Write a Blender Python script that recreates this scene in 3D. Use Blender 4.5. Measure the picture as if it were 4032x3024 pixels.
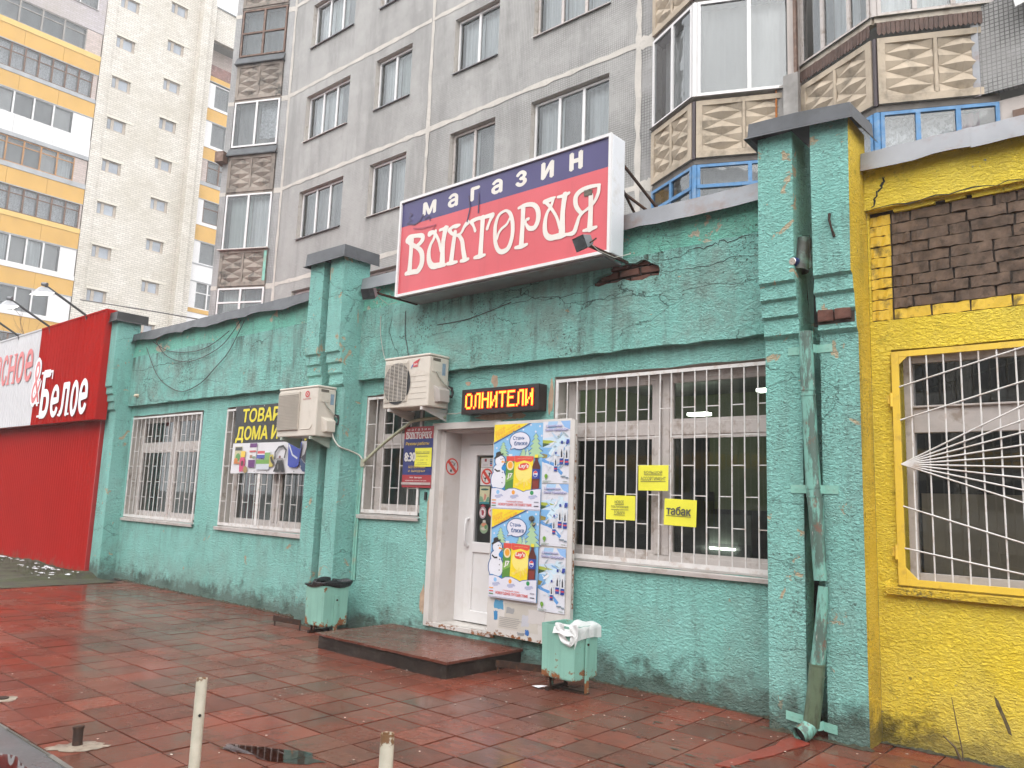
import bpy, bmesh, math, random
from mathutils import Vector, Matrix
from mathutils.geometry import tessellate_polygon
from math import sin, cos, pi, radians
random.seed(7)
for _o in list(bpy.data.objects): bpy.data.objects.remove(_o)
SC = bpy.context.scene
COL = SC.collection

# ------------------------------------------------------------------ camera
cd = bpy.data.cameras.new('camera'); cam = bpy.data.objects.new('camera', cd); COL.objects.link(cam)
YAW, PIT, ROL = radians(41.09), radians(8.415), radians(2.127)
_f = Vector((-sin(YAW)*cos(PIT), cos(YAW)*cos(PIT), sin(PIT)))
_r = Vector((cos(YAW), sin(YAW), 0)); _u = _r.cross(_f)
_R = _r*cos(ROL) + _u*sin(ROL); _U = _u*cos(ROL) - _r*sin(ROL)
cam.matrix_world = Matrix(((_R.x,_U.x,-_f.x,0),(_R.y,_U.y,-_f.y,-6.1),(_R.z,_U.z,-_f.z,1.555),(0,0,0,1)))
cd.sensor_width = 36; cd.lens = 36*3113/4032; cd.clip_start = .05; cd.clip_end = 3000
SC.camera = cam

# ------------------------------------------------------------------ sky, sun, exposure (overcast winter day)
W = bpy.data.worlds.new('World'); SC.world = W; W.use_nodes = True
wn = W.node_tree; wn.nodes.clear()
sky = wn.nodes.new('ShaderNodeTexSky'); sky.sky_type = 'NISHITA'; sky.sun_disc = False
SUN_EL, SUN_AZ = radians(48), radians(150)
sky.sun_elevation = SUN_EL; sky.sun_rotation = SUN_AZ
sky.air_density = 1.0; sky.dust_density = 5.0; sky.ozone_density = 1.0
bw = wn.nodes.new('ShaderNodeRGBToBW'); mx = wn.nodes.new('ShaderNodeMix'); mx.data_type = 'RGBA'
mx.inputs[0].default_value = .93
bg = wn.nodes.new('ShaderNodeBackground'); bg.inputs[1].default_value = .15
wo = wn.nodes.new('ShaderNodeOutputWorld')
wn.links.new(sky.outputs[0], bw.inputs[0]); wn.links.new(sky.outputs[0], mx.inputs[6]); wn.links.new(bw.outputs[0], mx.inputs[7])
ov = wn.nodes.new('ShaderNodeMix'); ov.data_type = 'RGBA'; ov.inputs[0].default_value = .9; ov.inputs[7].default_value = (6.6, 6.7, 6.9, 1)   # closed cloud cover over the clear-sky gradient
wn.links.new(mx.outputs[2], ov.inputs[6]); wn.links.new(ov.outputs[2], bg.inputs[0]); wn.links.new(bg.outputs[0], wo.inputs[0])
sl = bpy.data.lights.new('sun', 'SUN'); sl.energy = .6; sl.angle = radians(50); sl.color = (1, .97, .93)
so = bpy.data.objects.new('sun', sl); COL.objects.link(so)
_sd = Vector((sin(SUN_AZ)*cos(SUN_EL), cos(SUN_AZ)*cos(SUN_EL), sin(SUN_EL)))
so.rotation_euler = _sd.to_track_quat('Z', 'Y').to_euler(); so.location = (0, -20, 30)
vs = SC.view_settings; vs.view_transform = 'Standard'; vs.look = 'None'; vs.gamma = 1; vs.use_curve_mapping = False
vs.exposure = 1.45
SC.cycles.max_bounces = 8; SC.cycles.transparent_max_bounces = 12; SC.cycles.volume_bounces = 4
SC.cycles.caustics_reflective = False; SC.cycles.caustics_refractive = False

# ------------------------------------------------------------------ helpers
class Pl:                                   # a plane: u along, v up, d outward
    def __init__(s, o, u, n): s.o = Vector(o); s.u = Vector(u).normalized(); s.n = Vector(n).normalized()
    def __call__(s, u, v, d=0.): return s.o + s.u*u + Vector((0,0,v)) + s.n*d
F = Pl((0,0,0), (1,0,0), (0,-1,0))          # shop facade, u = world X
G6 = Pl((0,6,0), (1,0,0), (0,-1,0))         # panel block
T50 = Pl((-50,0,0), (0,1,0), (1,0,0))       # brick tower, u = world Y
GR = lambda u, v, d=0.: Vector((u, v, d))   # the ground

class MB:
    def __init__(s): s.v = []; s.f = []; s.m = []; s.smooth = []
    def face(s, pts, m=0, sm=False):
        i = len(s.v); s.v += [tuple(p) for p in pts]; s.f.append(tuple(range(i, i+len(pts)))); s.m.append(m); s.smooth.append(sm)
    def idx(s, pts, faces, m=0, sm=False):
        i = len(s.v); s.v += [tuple(p) for p in pts]
        for f in faces: s.f.append(tuple(i+k for k in f)); s.m.append(m); s.smooth.append(sm)
    def pbox(s, P, u0, u1, v0, v1, d0, d1, m=0, j=0.):
        R = (lambda: random.uniform(-j, j)) if j else (lambda: 0.)
        p = [P(u+R(), v+R(), d+R()) for d in (d0, d1) for v in (v0, v1) for u in (u0, u1)]
        s.idx(p, [(0,1,3,2),(4,6,7,5),(0,4,5,1),(2,3,7,6),(0,2,6,4),(1,5,7,3)], m)
        return s
    def box(s, x0, x1, y0, y1, z0, z1, m=0, j=0.): return s.pbox(F, x0, x1, z0, z1, -y1, -y0, m, j)
    def prism(s, P, pts, d0, d1, m=0, holes=(), back=True, ms=None):
        ms = m if ms is None else ms
        loops = [list(pts)] + [list(h) for h in holes]
        tri = tessellate_polygon([[Vector((a, b, 0)) for a, b in l] for l in loops])
        fl = [q for l in loops for q in l]
        s.idx([P(a, b, d1) for a, b in fl], tri, m)
        if d0 == d1: return s
        if back: s.idx([P(a, b, d0) for a, b in fl], tri, m)
        for l in loops:
            n = len(l)
            s.idx([P(a, b, d0) for a, b in l] + [P(a, b, d1) for a, b in l], [(i, (i+1) % n, n+(i+1) % n, n+i) for i in range(n)], ms)
        return s
    def tube(s, pts, r, n=6, m=0, caps=True, sm=True):
        pts = [Vector(p) for p in pts]; rs = r if isinstance(r, (list, tuple)) else [r]*len(pts)
        rings = []; prev = None
        for i, p in enumerate(pts):
            t = (pts[min(i+1, len(pts)-1)] - pts[max(i-1, 0)])
            t = t.normalized() if t.length > 1e-9 else Vector((0,0,1))
            a = (prev - t*prev.dot(t)) if prev is not None else t.orthogonal()
            if a.length < 1e-6: a = t.orthogonal()
            a.normalize(); b = t.cross(a); prev = a
            rings.append([p + (a*cos(2*pi*k/n) + b*sin(2*pi*k/n))*rs[i] for k in range(n)])
        vv = [q for rg in rings for q in rg]
        ff = [(i*n+k, i*n+(k+1) % n, (i+1)*n+(k+1) % n, (i+1)*n+k) for i in range(len(pts)-1) for k in range(n)]
        s.idx(vv, ff, m, sm)
        if caps:
            s.face(rings[0], m); s.face(rings[-1], m)
        return s
    def ribbon(s, P, pts, w, d, m=0, jit=0.):
        for i in range(len(pts)-1):
            pass
        L = []; Rr = []
        for i, (a, b) in enumerate(pts):
            a0, b0 = pts[max(i-1, 0)]; a1, b1 = pts[min(i+1, len(pts)-1)]
            tx, ty = a1-a0, b1-b0; l = math.hypot(tx, ty) or 1
            ww = (w[i] if isinstance(w, (list, tuple)) else w) * (1+random.uniform(-jit, jit))
            L.append((a-ty/l*ww, b+tx/l*ww)); Rr.append((a+ty/l*ww, b-tx/l*ww))
        n = len(pts)
        s.idx([P(a, b, d) for a, b in L] + [P(a, b, d) for a, b in Rr], [(i, i+1, n+i+1, n+i) for i in range(n-1)], m)
        return s
    def build(s, name, mats, parent=None, label=None, kind=None, bevel=0., recalc=True, cat=None, group=None):
        me = bpy.data.meshes.new(name); me.from_pydata(s.v, [], s.f)
        for mt in (mats if isinstance(mats, (list, tuple)) else [mats]): me.materials.append(mt)
        me.polygons.foreach_set('material_index', s.m); me.polygons.foreach_set('use_smooth', s.smooth)
        if recalc or bevel:
            bm = bmesh.new(); bm.from_mesh(me)
            if bevel: bmesh.ops.remove_doubles(bm, verts=bm.verts, dist=1e-5)
            bmesh.ops.recalc_face_normals(bm, faces=bm.faces); bm.to_mesh(me); bm.free()
        me.update()
        o = bpy.data.objects.new(name, me); COL.objects.link(o)
        if bevel:
            md = o.modifiers.new('bevel', 'BEVEL'); md.width = bevel; md.segments = 2; md.limit_method = 'ANGLE'; md.angle_limit = radians(40)
        tag(o, label, cat, group, kind)
        if parent is not None: adopt(o, parent)
        return o

def tag(o, label=None, cat=None, group=None, kind=None):
    if label: o['label'] = label
    if cat: o['category'] = cat
    if group: o['group'] = group
    if kind: o['kind'] = kind
    return o
def adopt(o, parent):
    o.parent = parent
    if parent.parent is None and parent.type == 'EMPTY': o.matrix_parent_inverse = Matrix.Translation(-parent.location)
def thing(name, label, cat, loc=(0,0,0), group=None, kind=None):
    e = bpy.data.objects.new(name, None); e.empty_display_size = .2; COL.objects.link(e); e.location = loc
    return tag(e, label, cat, group, kind)
def rnd(a, b): return random.uniform(a, b)

# ------------------------------------------------------------------ node material helpers
class N:
    def __init__(s, name):
        s.mat = bpy.data.materials.new(name); s.mat.use_nodes = True; s.t = s.mat.node_tree; s.t.nodes.clear()
        s.out = s.t.nodes.new('ShaderNodeOutputMaterial'); s._pos = None
    def n(s, typ, _inp=None, **kw):
        nd = s.t.nodes.new('ShaderNode'+typ)
        for k, v in kw.items(): setattr(nd, k, v)
        for k, v in (_inp or {}).items(): s.set(nd.inputs[k], v)
        return nd
    def set(s, sock, v):
        if isinstance(v, bpy.types.NodeSocket): s.t.links.new(v, sock)
        elif isinstance(v, (tuple, list)) and len(v) == 3 and sock.type == 'RGBA': sock.default_value = (*v, 1)
        else: sock.default_value = v
    def pos(s):
        if s._pos is None: s._pos = s.n('NewGeometry').outputs['Position']
        return s._pos
    def vec(s, sc, off=(0,0,0), src=None):
        return s.n('Mapping', {0: src or s.pos(), 'Location': off, 'Scale': sc}).outputs[0]
    def noise(s, scale, detail=4, rough=.55, vec=None, dist=0.):
        return s.n('TexNoise', {'Vector': vec or s.pos(), 'Scale': scale, 'Detail': detail, 'Roughness': rough, 'Distortion': dist}).outputs[0]
    def rng(s, x, a, b, c=0., d=1., smooth=False):
        nd = s.n('MapRange', {0: x, 1: a, 2: b, 3: c, 4: d}); nd.clamp = True
        if smooth: nd.interpolation_type = 'SMOOTHSTEP'
        return nd.outputs[0]
    def math(s, op, a, b=0., clamp=False):
        nd = s.n('Math', {0: a, 1: b}, operation=op); nd.use_clamp = clamp; return nd.outputs[0]
    def mix(s, f, a, b, blend='MIX'):
        nd = s.n('Mix', data_type='RGBA', blend_type=blend); s.set(nd.inputs[0], f); s.set(nd.inputs[6], a); s.set(nd.inputs[7], b); return nd.outputs[2]
    def xyz(s): return s.n('SeparateXYZ', {0: s.pos()}).outputs
    def bump(s, h, strength=.5, dist=.01, nrm=None):
        d = {'Height': h, 'Strength': strength, 'Distance': dist}
        if nrm is not None: d['Normal'] = nrm
        return s.n('Bump', d).outputs[0]
    def bsdf(s, **kw):
        nd = s.n('BsdfPrincipled')
        for k, v in kw.items(): s.set(nd.inputs[k.replace('_', ' ')], v)
        s.t.links.new(nd.outputs[0], s.out.inputs[0]); return nd

_mc = {}
def M(name, col, rough=.55, var=.12, vs=4., bump=0., bs=60., metal=0., spec=.5, dirt=None, dirtamt=0., ds=6., coat=0.):
    if name in _mc: return _mc[name]
    k = N(name); c2 = tuple(x*(1-var) for x in col); c1 = tuple(min(1, x*(1+var*.6)) for x in col)
    c = k.mix(k.rng(k.noise(vs, 5), .3, .7), c2, c1)
    if dirt: c = k.mix(k.math('MULTIPLY', k.rng(k.noise(ds, 9, .65), .52, .66), dirtamt), c, dirt)
    kw = dict(Base_Color=c, Roughness=k.rng(k.noise(vs*3, 3), .2, .8, max(.03, rough-.08), min(1, rough+.08)), Metallic=metal, Specular_IOR_Level=spec)
    if bump: kw['Normal'] = k.bump(k.noise(bs, 4), bump, .004)
    b = k.bsdf(**kw)
    if coat: b.inputs['Coat Weight'].default_value = coat
    _mc[name] = k.mat; return k.mat

def stucco(name, base, base2, grey, zones=(), mold=.5, moldcol=(.035,.04,.025), peel=(.50,.40,.27), peelat=.69, wash=.5, cracks=0., bstr=.8, olive=None, mottle_z=None):
    k = N(name); z = k.xyz()[2]
    c = k.mix(k.rng(k.noise(1.1, 6, .6), .35, .65), base, base2)
    c = k.mix(k.math('MULTIPLY', k.rng(k.noise(3.2, 8, .7), .5, .72), wash), c, grey)
    if mottle_z:                                                   # grimy washed band
        f = k.math('MULTIPLY', k.rng(z, mottle_z[0], mottle_z[0]+.15, 0, 1), k.rng(z, mottle_z[1]-.1, mottle_z[1], 1, 0))
        f = k.math('MULTIPLY', f, k.rng(k.noise(2.2, 9, .72), .46, .64))
        c = k.mix(k.math('MULTIPLY', f, mottle_z[2]), c, grey)
    if olive:
        c = k.mix(k.math('MULTIPLY', k.rng(k.noise(1.3, 6, .6, vec=k.vec((1,1,1), olive[1])), .5, .62), k.rng(z, olive[2], olive[3], 1, 0)), c, olive[0])
    gs = k.math('MULTIPLY', k.rng(k.noise(1, 7, .68, vec=k.vec((5.5, 5.5, .8), (2,9,4))), .52, .68), wash*.9)
    c = k.mix(gs, c, tuple(x*.62 for x in grey))
    fs = k.math('ADD', k.noise(42, 6, .75), k.math('MULTIPLY', k.noise(1.9, 5, .65, vec=k.vec((1,1,.7), (6,1,2))), .55))
    c = k.mix(k.math('MULTIPLY', k.rng(fs, .86, .98), min(1, wash*1.5)), c, (.06,.07,.055))
    st = k.noise(1, 5, .62, vec=k.vec((7, 7, .5)))
    st2 = k.noise(1, 7, .7, vec=k.vec((17, 17, 1.5), (3,1,2)))
    for zt, ln, am in zones:
        wob = k.math('MULTIPLY', k.math('SUBTRACT', k.noise(1, 3, .5, vec=k.vec((3.1, 3.1, .01), (zt,0,0))), .5), ln*1.6)
        f = k.math('MULTIPLY', k.rng(k.math('ADD', z, wob), zt-ln, zt, 0, 1), k.rng(z, zt, zt+.012, 1, 0))
        g = k.math('ADD', k.math('MULTIPLY', st, .62), k.math('MULTIPLY', st2, .38))
        g = k.math('MULTIPLY', k.rng(k.math('ADD', g, k.math('MULTIPLY', f, .10)), .55, .72), f)
        g = k.math('MULTIPLY', g, k.rng(k.noise(1.4, 4, .6, vec=k.vec((1,1,1), (1,8,zt))), .42, .62, .12, 1))
        c = k.mix(k.math('MULTIPLY', g, am, True), c, (.055,.06,.045))
    pe = k.noise(4.3, 10, .62, dist=.6)
    pm = k.rng(k.math('ADD', pe, k.math('MULTIPLY', k.noise(.8, 2), .12)), peelat+.06, peelat+.075)
    c = k.mix(pm, c, peel)
    sp = k.rng(k.math('ADD', k.noise(23, 6, .7), k.math('MULTIPLY', k.noise(1.7, 3), .25)), .77, .83)
    c = k.mix(k.math('MULTIPLY', sp, .7), c, (.07,.075,.06))
    cr = None
    if cracks:
        w = k.noise(2.2, 5, .6); w3 = k.n('TexNoise', {'Vector': k.pos(), 'Scale': 3.1, 'Detail': 6, 'Roughness': .62}).outputs['Color']
        pv = k.n('VectorMath', {0: k.vec((.9, .9, 3.0)), 1: k.n('VectorMath', {0: w3, 3: .55}, operation='SCALE').outputs[0]}, operation='ADD').outputs[0]
        vo = k.n('TexVoronoi', {'Vector': pv, 'Scale': .75}, feature='DISTANCE_TO_EDGE').outputs[0]
        msk = k.rng(k.noise(.9, 4, .6, vec=k.vec((1,1,1), (5,2,9))), .46, .56)
        cr = k.math('MULTIPLY', k.rng(vo, .002, .008, 1, 0), msk)
        c = k.mix(k.math('MULTIPLY', cr, cracks*.75), c, (.04,.055,.048))
    if mold:
        mz = k.rng(z, 0., mold, 1, 0)
        mn = k.math('ADD', k.noise(5, 10, .7), k.math('MULTIPLY', k.math('POWER', mz, 1.8), .45))
        c = k.mix(k.math('MULTIPLY', k.rng(mn, .60, .82), .9), c, moldcol)
        mw = k.math('ADD', k.noise(2.0, 6, .6, vec=k.vec((1,1,1), (7,0,0))), k.math('MULTIPLY', k.rng(z, 0., mold*1.9, 1, 0), .3))
        c = k.mix(k.math('MULTIPLY', k.rng(mw, .6, .8), .45), c, grey)
    h1 = k.noise(30, 4, .62, vec=k.vec((1, 1, 1.8)), dist=.8); h2 = k.noise(95, 3, .7); h3 = k.noise(7, 4)
    h = k.math('ADD', k.math('ADD', k.rng(h1, .42, .66), k.math('MULTIPLY', h2, .55)), k.math('MULTIPLY', h3, .9))
    c = k.mix(k.math('MULTIPLY', k.rng(h1, .50, .34), .16), c, (.05,.10,.08) if base[2] > base[0] else (.40,.27,.02))
    h = k.math('SUBTRACT', h, k.math('MULTIPLY', pm, .6))
    if cr is not None: h = k.math('SUBTRACT', h, k.math('MULTIPLY', cr, 1.5))
    k.bsdf(Base_Color=c, Roughness=.82, Specular_IOR_Level=.25, Normal=k.bump(h, bstr, .022))
    return k.mat

def rusty(name, col, rough=.45, rustat=.6, rustz=None, metal=0., rs=7., streak=False):
    k = N(name)
    c = k.mix(k.rng(k.noise(3, 6), .3, .7), tuple(x*.86 for x in col), tuple(min(1, x*1.06) for x in col))
    if streak: c = k.mix(k.math('MULTIPLY', k.rng(k.noise(1, 5, .6, vec=k.vec((22,22,1.2))), .5, .75), .5), c, tuple(x*.55 for x in col))
    n = k.noise(rs, 10, .68)
    if rustz: n = k.math('ADD', n, k.rng(k.xyz()[2], rustz[0], rustz[1], rustz[2], 0.))
    f = k.rng(n, rustat, rustat+.05)
    rc = k.mix(k.noise(20, 4), (.10,.035,.012), (.30,.11,.03))
    c = k.mix(f, c, rc)
    k.bsdf(Base_Color=c, Roughness=k.rng(f, 0, 1, rough, .9), Metallic=metal, Normal=k.bump(k.noise(70, 4), .15, .003))
    return k.mat

def glass(name, tint=(.8,.84,.83), refl=1.35, base=.04):
    k = N(name)
    fr = k.n('Fresnel', {'IOR': 1.5}).outputs[0]
    f = k.math('ADD', k.math('MULTIPLY', fr, refl), base, True)
    tr = k.n('BsdfTransparent', {0: tint}).outputs[0]
    gl = k.n('BsdfGlossy', {'Color': (.93,.96,.97), 'Roughness': .012, 'Normal': k.bump(k.noise(2.2, 2), .05, .02)}).outputs[0]
    ms = k.n('MixShader', {0: f, 1: tr, 2: gl}).outputs[0]
    k.t.links.new(ms, k.out.inputs[0]); return k.mat

def emis(name, col, st):
    k = N(name); e = k.n('Emission', {0: col, 1: st}); k.t.links.new(e.outputs[0], k.out.inputs[0]); return k.mat

def text_geo(body, bold=0., _c={}):
    if body in _c: return _c[body]
    cu = bpy.data.curves.new('lettering', 'FONT'); cu.body = body; cu.resolution_u = 3; cu.fill_mode = 'NONE'
    ob = bpy.data.objects.new('lettering', cu); COL.objects.link(ob)
    me = bpy.data.meshes.new_from_object(ob.evaluated_get(bpy.context.evaluated_depsgraph_get()))
    P_ = [(v.co.x, v.co.y) for v in me.vertices]; nb = {}
    for ed in me.edges: a, b = ed.vertices; nb.setdefault(a, []).append(b); nb.setdefault(b, []).append(a)
    bpy.data.objects.remove(ob); bpy.data.curves.remove(cu); bpy.data.meshes.remove(me)
    loops = []; seen = set()
    for s0 in sorted(nb):                                       # contours as closed loops, in vertex order
        if s0 in seen: continue
        lp = [s0]; seen.add(s0); cur_ = s0 + 1 if s0 + 1 in nb[s0] else nb[s0][0]
        while cur_ not in seen:
            lp.append(cur_); seen.add(cur_); nx = [q for q in nb[cur_] if q not in seen]
            if not nx: break
            cur_ = nx[0]
        loops.append([P_[i] for i in lp])
    ar = lambda l: sum(l[i][0]*l[(i+1) % len(l)][1]-l[(i+1) % len(l)][0]*l[i][1] for i in range(len(l)))/2
    loops = [l for l in loops if len(l) > 2]; sg_ = 1 if ar(max(loops, key=lambda l: abs(ar(l)))) > 0 else -1
    def inside(p, l):
        r = False
        for i in range(len(l)):
            (x0, y0), (x1, y1) = l[i], l[i-1]
            if (y0 > p[1]) != (y1 > p[1]) and p[0] < (x1-x0)*(p[1]-y0)/(y1-y0)+x0: r = not r
        return r
    outer = [l for l in loops if ar(l)*sg_ > 0]; holes = [l for l in loops if ar(l)*sg_ <= 0]
    vv = []; ff = []
    for l in outer:
        hs = [h for h in holes if inside(h[0], l)]; fl = l + [q for h in hs for q in h]
        for t in tessellate_polygon([[Vector((x, y, 0)) for x, y in q] for q in [l]+hs]): ff.append(tuple(len(vv)+i for i in t))
        vv += fl
    x0 = min(a for a, b in vv); x1 = max(a for a, b in vv); y0 = min(b for a, b in vv); y1 = max(b for a, b in vv)
    _c[body] = ([((a-x0)/(x1-x0), (b-y0)/(y1-y0)) for a, b in vv], ff)
    return _c[body]

class Print:                                 # flat print on a plane: every shape lies a hair proud of the one before
    def __init__(s, P, u0, u1, v0, v1, d=0., step=.00018, curl=None):
        s.P, s.u0, s.v0, s.w, s.h, s.d, s.step = P, u0, v0, u1-u0, v1-v0, d, step
        s.mb = MB(); s.mats = []; s.curl = curl
    def mi(s, mat):
        if mat not in s.mats: s.mats.append(mat)
        return s.mats.index(mat)
    def q(s, a, b):
        return s.P(s.u0+a*s.w, s.v0+b*s.h, s.d + (s.curl(a, b) if s.curl else 0))
    def nxt(s): s.d += s.step
    def poly(s, pts, mat):
        s.nxt(); m = s.mi(mat)
        if len(pts) <= 4: s.mb.face([s.q(a, b) for a, b in pts], m)
        else:
            tri = tessellate_polygon([[Vector((a, b, 0)) for a, b in pts]]); s.mb.idx([s.q(a, b) for a, b in pts], tri, m)
    def rect(s, a0, b0, a1, b1, mat): s.poly([(a0,b0),(a1,b0),(a1,b1),(a0,b1)], mat)
    def ell(s, a, b, ra, rb, mat, n=20, rot=0.):
        s.poly([(a+ra*cos(2*pi*i/n)*cos(rot)-rb*sin(2*pi*i/n)*sin(rot), b+rb*sin(2*pi*i/n)*cos(rot)+ra*cos(2*pi*i/n)*sin(rot)) for i in range(n)], mat)
    def line(s, pts, w, mat, asp=1.):
        s.nxt(); m = s.mi(mat); n = len(pts); L = []; R = []
        for i, (a, b) in enumerate(pts):
            a0, b0 = pts[max(i-1,0)]; a1, b1 = pts[min(i+1,n-1)]; tx, ty = (a1-a0)*s.w, (b1-b0)*s.h; l = math.hypot(tx, ty) or 1
            L.append(s.q(a-ty/l*w/s.w, b+tx/l*w/s.h)); R.append(s.q(a+ty/l*w/s.w, b-tx/l*w/s.h))
        s.mb.idx(L+R, [(i, i+1, n+i+1, n+i) for i in range(n-1)], m)
    def text(s, body, a0, b0, a1, b1, mat, bold=.02, shear=0., rot=0.):
        m = s.mi(mat); vv, ff = text_geo(body); W_, H_ = (a1-a0)*s.w, (b1-b0)*s.h
        e = bold*H_*1.3; offs = [(0,0)] if bold < .015 else ([(-e,0),(e,0)] if H_ < .03 else [(-e,0),(e,0),(0,e*.7),(0,-e*.7)])
        if len(offs) > 1: W_ -= 2*e
        for ox, oy in offs:
            s.nxt(); o = []; N_ = (s.P(0,0,1)-s.P(0,0,0))
            for x, y in vv:
                X = x*W_ + shear*(y-.5)*H_ + ox + (e if len(offs) > 1 else 0); Y = y*H_ + oy
                X, Y = X*cos(rot)-Y*sin(rot), X*sin(rot)+Y*cos(rot)
                o.append(s.q(a0+X/s.w, b0+Y/s.h))
            for fc in ff:                                  # every facet a hair apart, so no two of a glyph share a plane
                dj = rnd(0, s.step*.45); s.mb.face([o[i_]+N_*dj for i_ in fc], m)
    def build(s, name, **kw): return s.mb.build(name, s.mats, recalc=False, **kw)
def ink(r, g, b, rough=.45):
    r, g, b = r*.82, g*.82, b*.82
    return M('print_%.2f_%.2f_%.2f' % (r, g, b), (r, g, b), rough, .05, 6.)

# ------------------------------------------------------------------ materials
TEAL, TEAL2, TGREY = (.245,.565,.495), (.295,.625,.56), (.24,.365,.32)
m_teal = stucco('teal_stucco', TEAL, TEAL2, TGREY, mold=.5, wash=.34, zones=((2.96,.5,.5),(1.03,.7,.55)))
m_teal_up = stucco('teal_stucco_grimy', TEAL, TEAL2, TGREY, zones=((3.85,.75,1.),(3.84,.30,.9),(3.3,.4,.5)), mold=0, wash=.8, cracks=1., mottle_z=(2.9,3.84,.85))
m_teal_par = stucco('teal_parapet', (.19,.55,.43), (.24,.61,.49), TGREY, mold=0, peel=(.56,.50,.38), peelat=.585, wash=.5, cracks=.4)
m_teal_pil = stucco('teal_pilaster', TEAL, TEAL2, TGREY, mold=.6, peelat=.625, peel=(.52,.44,.30), wash=.42, cracks=.6)
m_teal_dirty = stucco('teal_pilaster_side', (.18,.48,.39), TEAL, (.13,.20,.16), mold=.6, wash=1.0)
m_yel = stucco('yellow_stucco', (.88,.65,.045), (.92,.72,.10), (.66,.52,.13), mold=.42, moldcol=(.06,.05,.02), peel=(.42,.40,.33), peelat=.70, wash=.16, zones=((3.0,.35,.35),), olive=((.50,.38,.03),(2.4,3,1),.35,.85))
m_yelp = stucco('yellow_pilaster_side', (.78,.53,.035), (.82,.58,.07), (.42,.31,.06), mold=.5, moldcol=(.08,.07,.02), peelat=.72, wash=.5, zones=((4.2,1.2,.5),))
m_flash = M('zinc_flashing', (.085,.088,.095), .42, .3, 2.5, .25, 18, metal=.35, dirt=(.05,.05,.05), dirtamt=.6)
m_flash2 = M('zinc_flashing_dull', (.27,.275,.29), .5, .2, 2.5, .2, 15, metal=.25, dirt=(.20,.085,.035), dirtamt=.5, ds=2.2)
m_white = M('white_paint', (.56,.52,.495), .5, .1, 5, .1, 50, dirt=(.35,.29,.24), dirtamt=.55)
m_whitewood = M('old_white_wood', (.48,.435,.41), .6, .16, 6, .25, 40, dirt=(.22,.17,.13), dirtamt=.75)
m_pvc = M('white_plastic', (.66,.645,.64), .35, .04, 3, dirt=(.5,.47,.42), dirtamt=.25)
m_bar = M('white_bar_paint', (.62,.60,.58), .45, .1, 9, dirt=(.30,.16,.07), dirtamt=.4, ds=14)
m_reveal = M('white_plaster', (.48,.445,.405), .75, .14, 6, .5, 30, dirt=(.24,.20,.16), dirtamt=.7)
m_dark = M('dark_void', (.012,.011,.010), .9, .2)
m_room = M('shop_inner_wall', (.15,.175,.085), .8, .1)
m_room2 = M('dim_inner_wall', (.16,.165,.15), .8, .2)
m_glass = glass('window_glass', (.80,.84,.81), .9, .015)
m_glass2 = glass('flat_glass', (.86,.89,.90), 1.15, .035)
m_steel = rusty('white_steel_paint', (.55,.52,.49), .42, .70, (.22,.36,.2), rs=16)
m_rust = rusty('rusty_steel', (.55,.52,.48), .5, .50, None, rs=22)
m_darkrust = M('dark_rusty_iron', (.036,.019,.013), .75, .45, 14, .3, 60, spec=.25, dirt=(.12,.045,.015), dirtamt=.6, ds=25)
m_acw = M('beige_casing', (.56,.505,.435), .42, .06, 3, dirt=(.33,.27,.21), dirtamt=.35)
m_acg = M('casing_grille', (.44,.39,.33), .5, .1, 4)
m_black = M('black_plastic', (.015,.015,.016), .45, .2)
m_cable = M('grey_cable', (.42,.42,.37), .5, .1)
m_bwire = M('dark_cable', (.06,.065,.06), .6, .2)
m_brick = M('bare_brick', (.125,.083,.058), .9, .5, 11, 1., 32, dirt=(.05,.035,.025), dirtamt=.85, ds=15)
m_brickd = M('dark_mortar', (.05,.038,.03), .95, .4, 14, .8, 40)
m_brickr = M('red_broken_brick', (.12,.05,.035), .9, .45, 12, .9, 45)
m_ybrick = M('yellow_painted_brick', (.68,.45,.04), .7, .22, 9, .9, 40, dirt=(.07,.055,.02), dirtamt=.8, ds=9)
m_binp = rusty('bin_paint', (.22,.44,.36), .45, .62, (.08,.24,.2), rs=9, streak=True)
k = N('downpipe_paint'); c = k.mix(k.noise(3,5), (.10,.26,.21), (.19,.42,.35)); f = k.rng(k.noise(1,8,.72,vec=k.vec((16,16,3.2))), .46, .54); c = k.mix(k.math('MULTIPLY', f, .85), c, (.055,.075,.06)); f2 = k.rng(k.noise(1,8,.7,vec=k.vec((24,24,7),(3,3,3))), .64, .67); c = k.mix(f2, c, (.42,.40,.36))
c = k.mix(k.math('MULTIPLY', k.rng(k.noise(6,8,.7), .58, .64), .8), c, (.16,.07,.045)); k.bsdf(Base_Color=c, Roughness=.45, Normal=k.bump(k.noise(50,4), .25, .004)); m_pipe = k.mat
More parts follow.
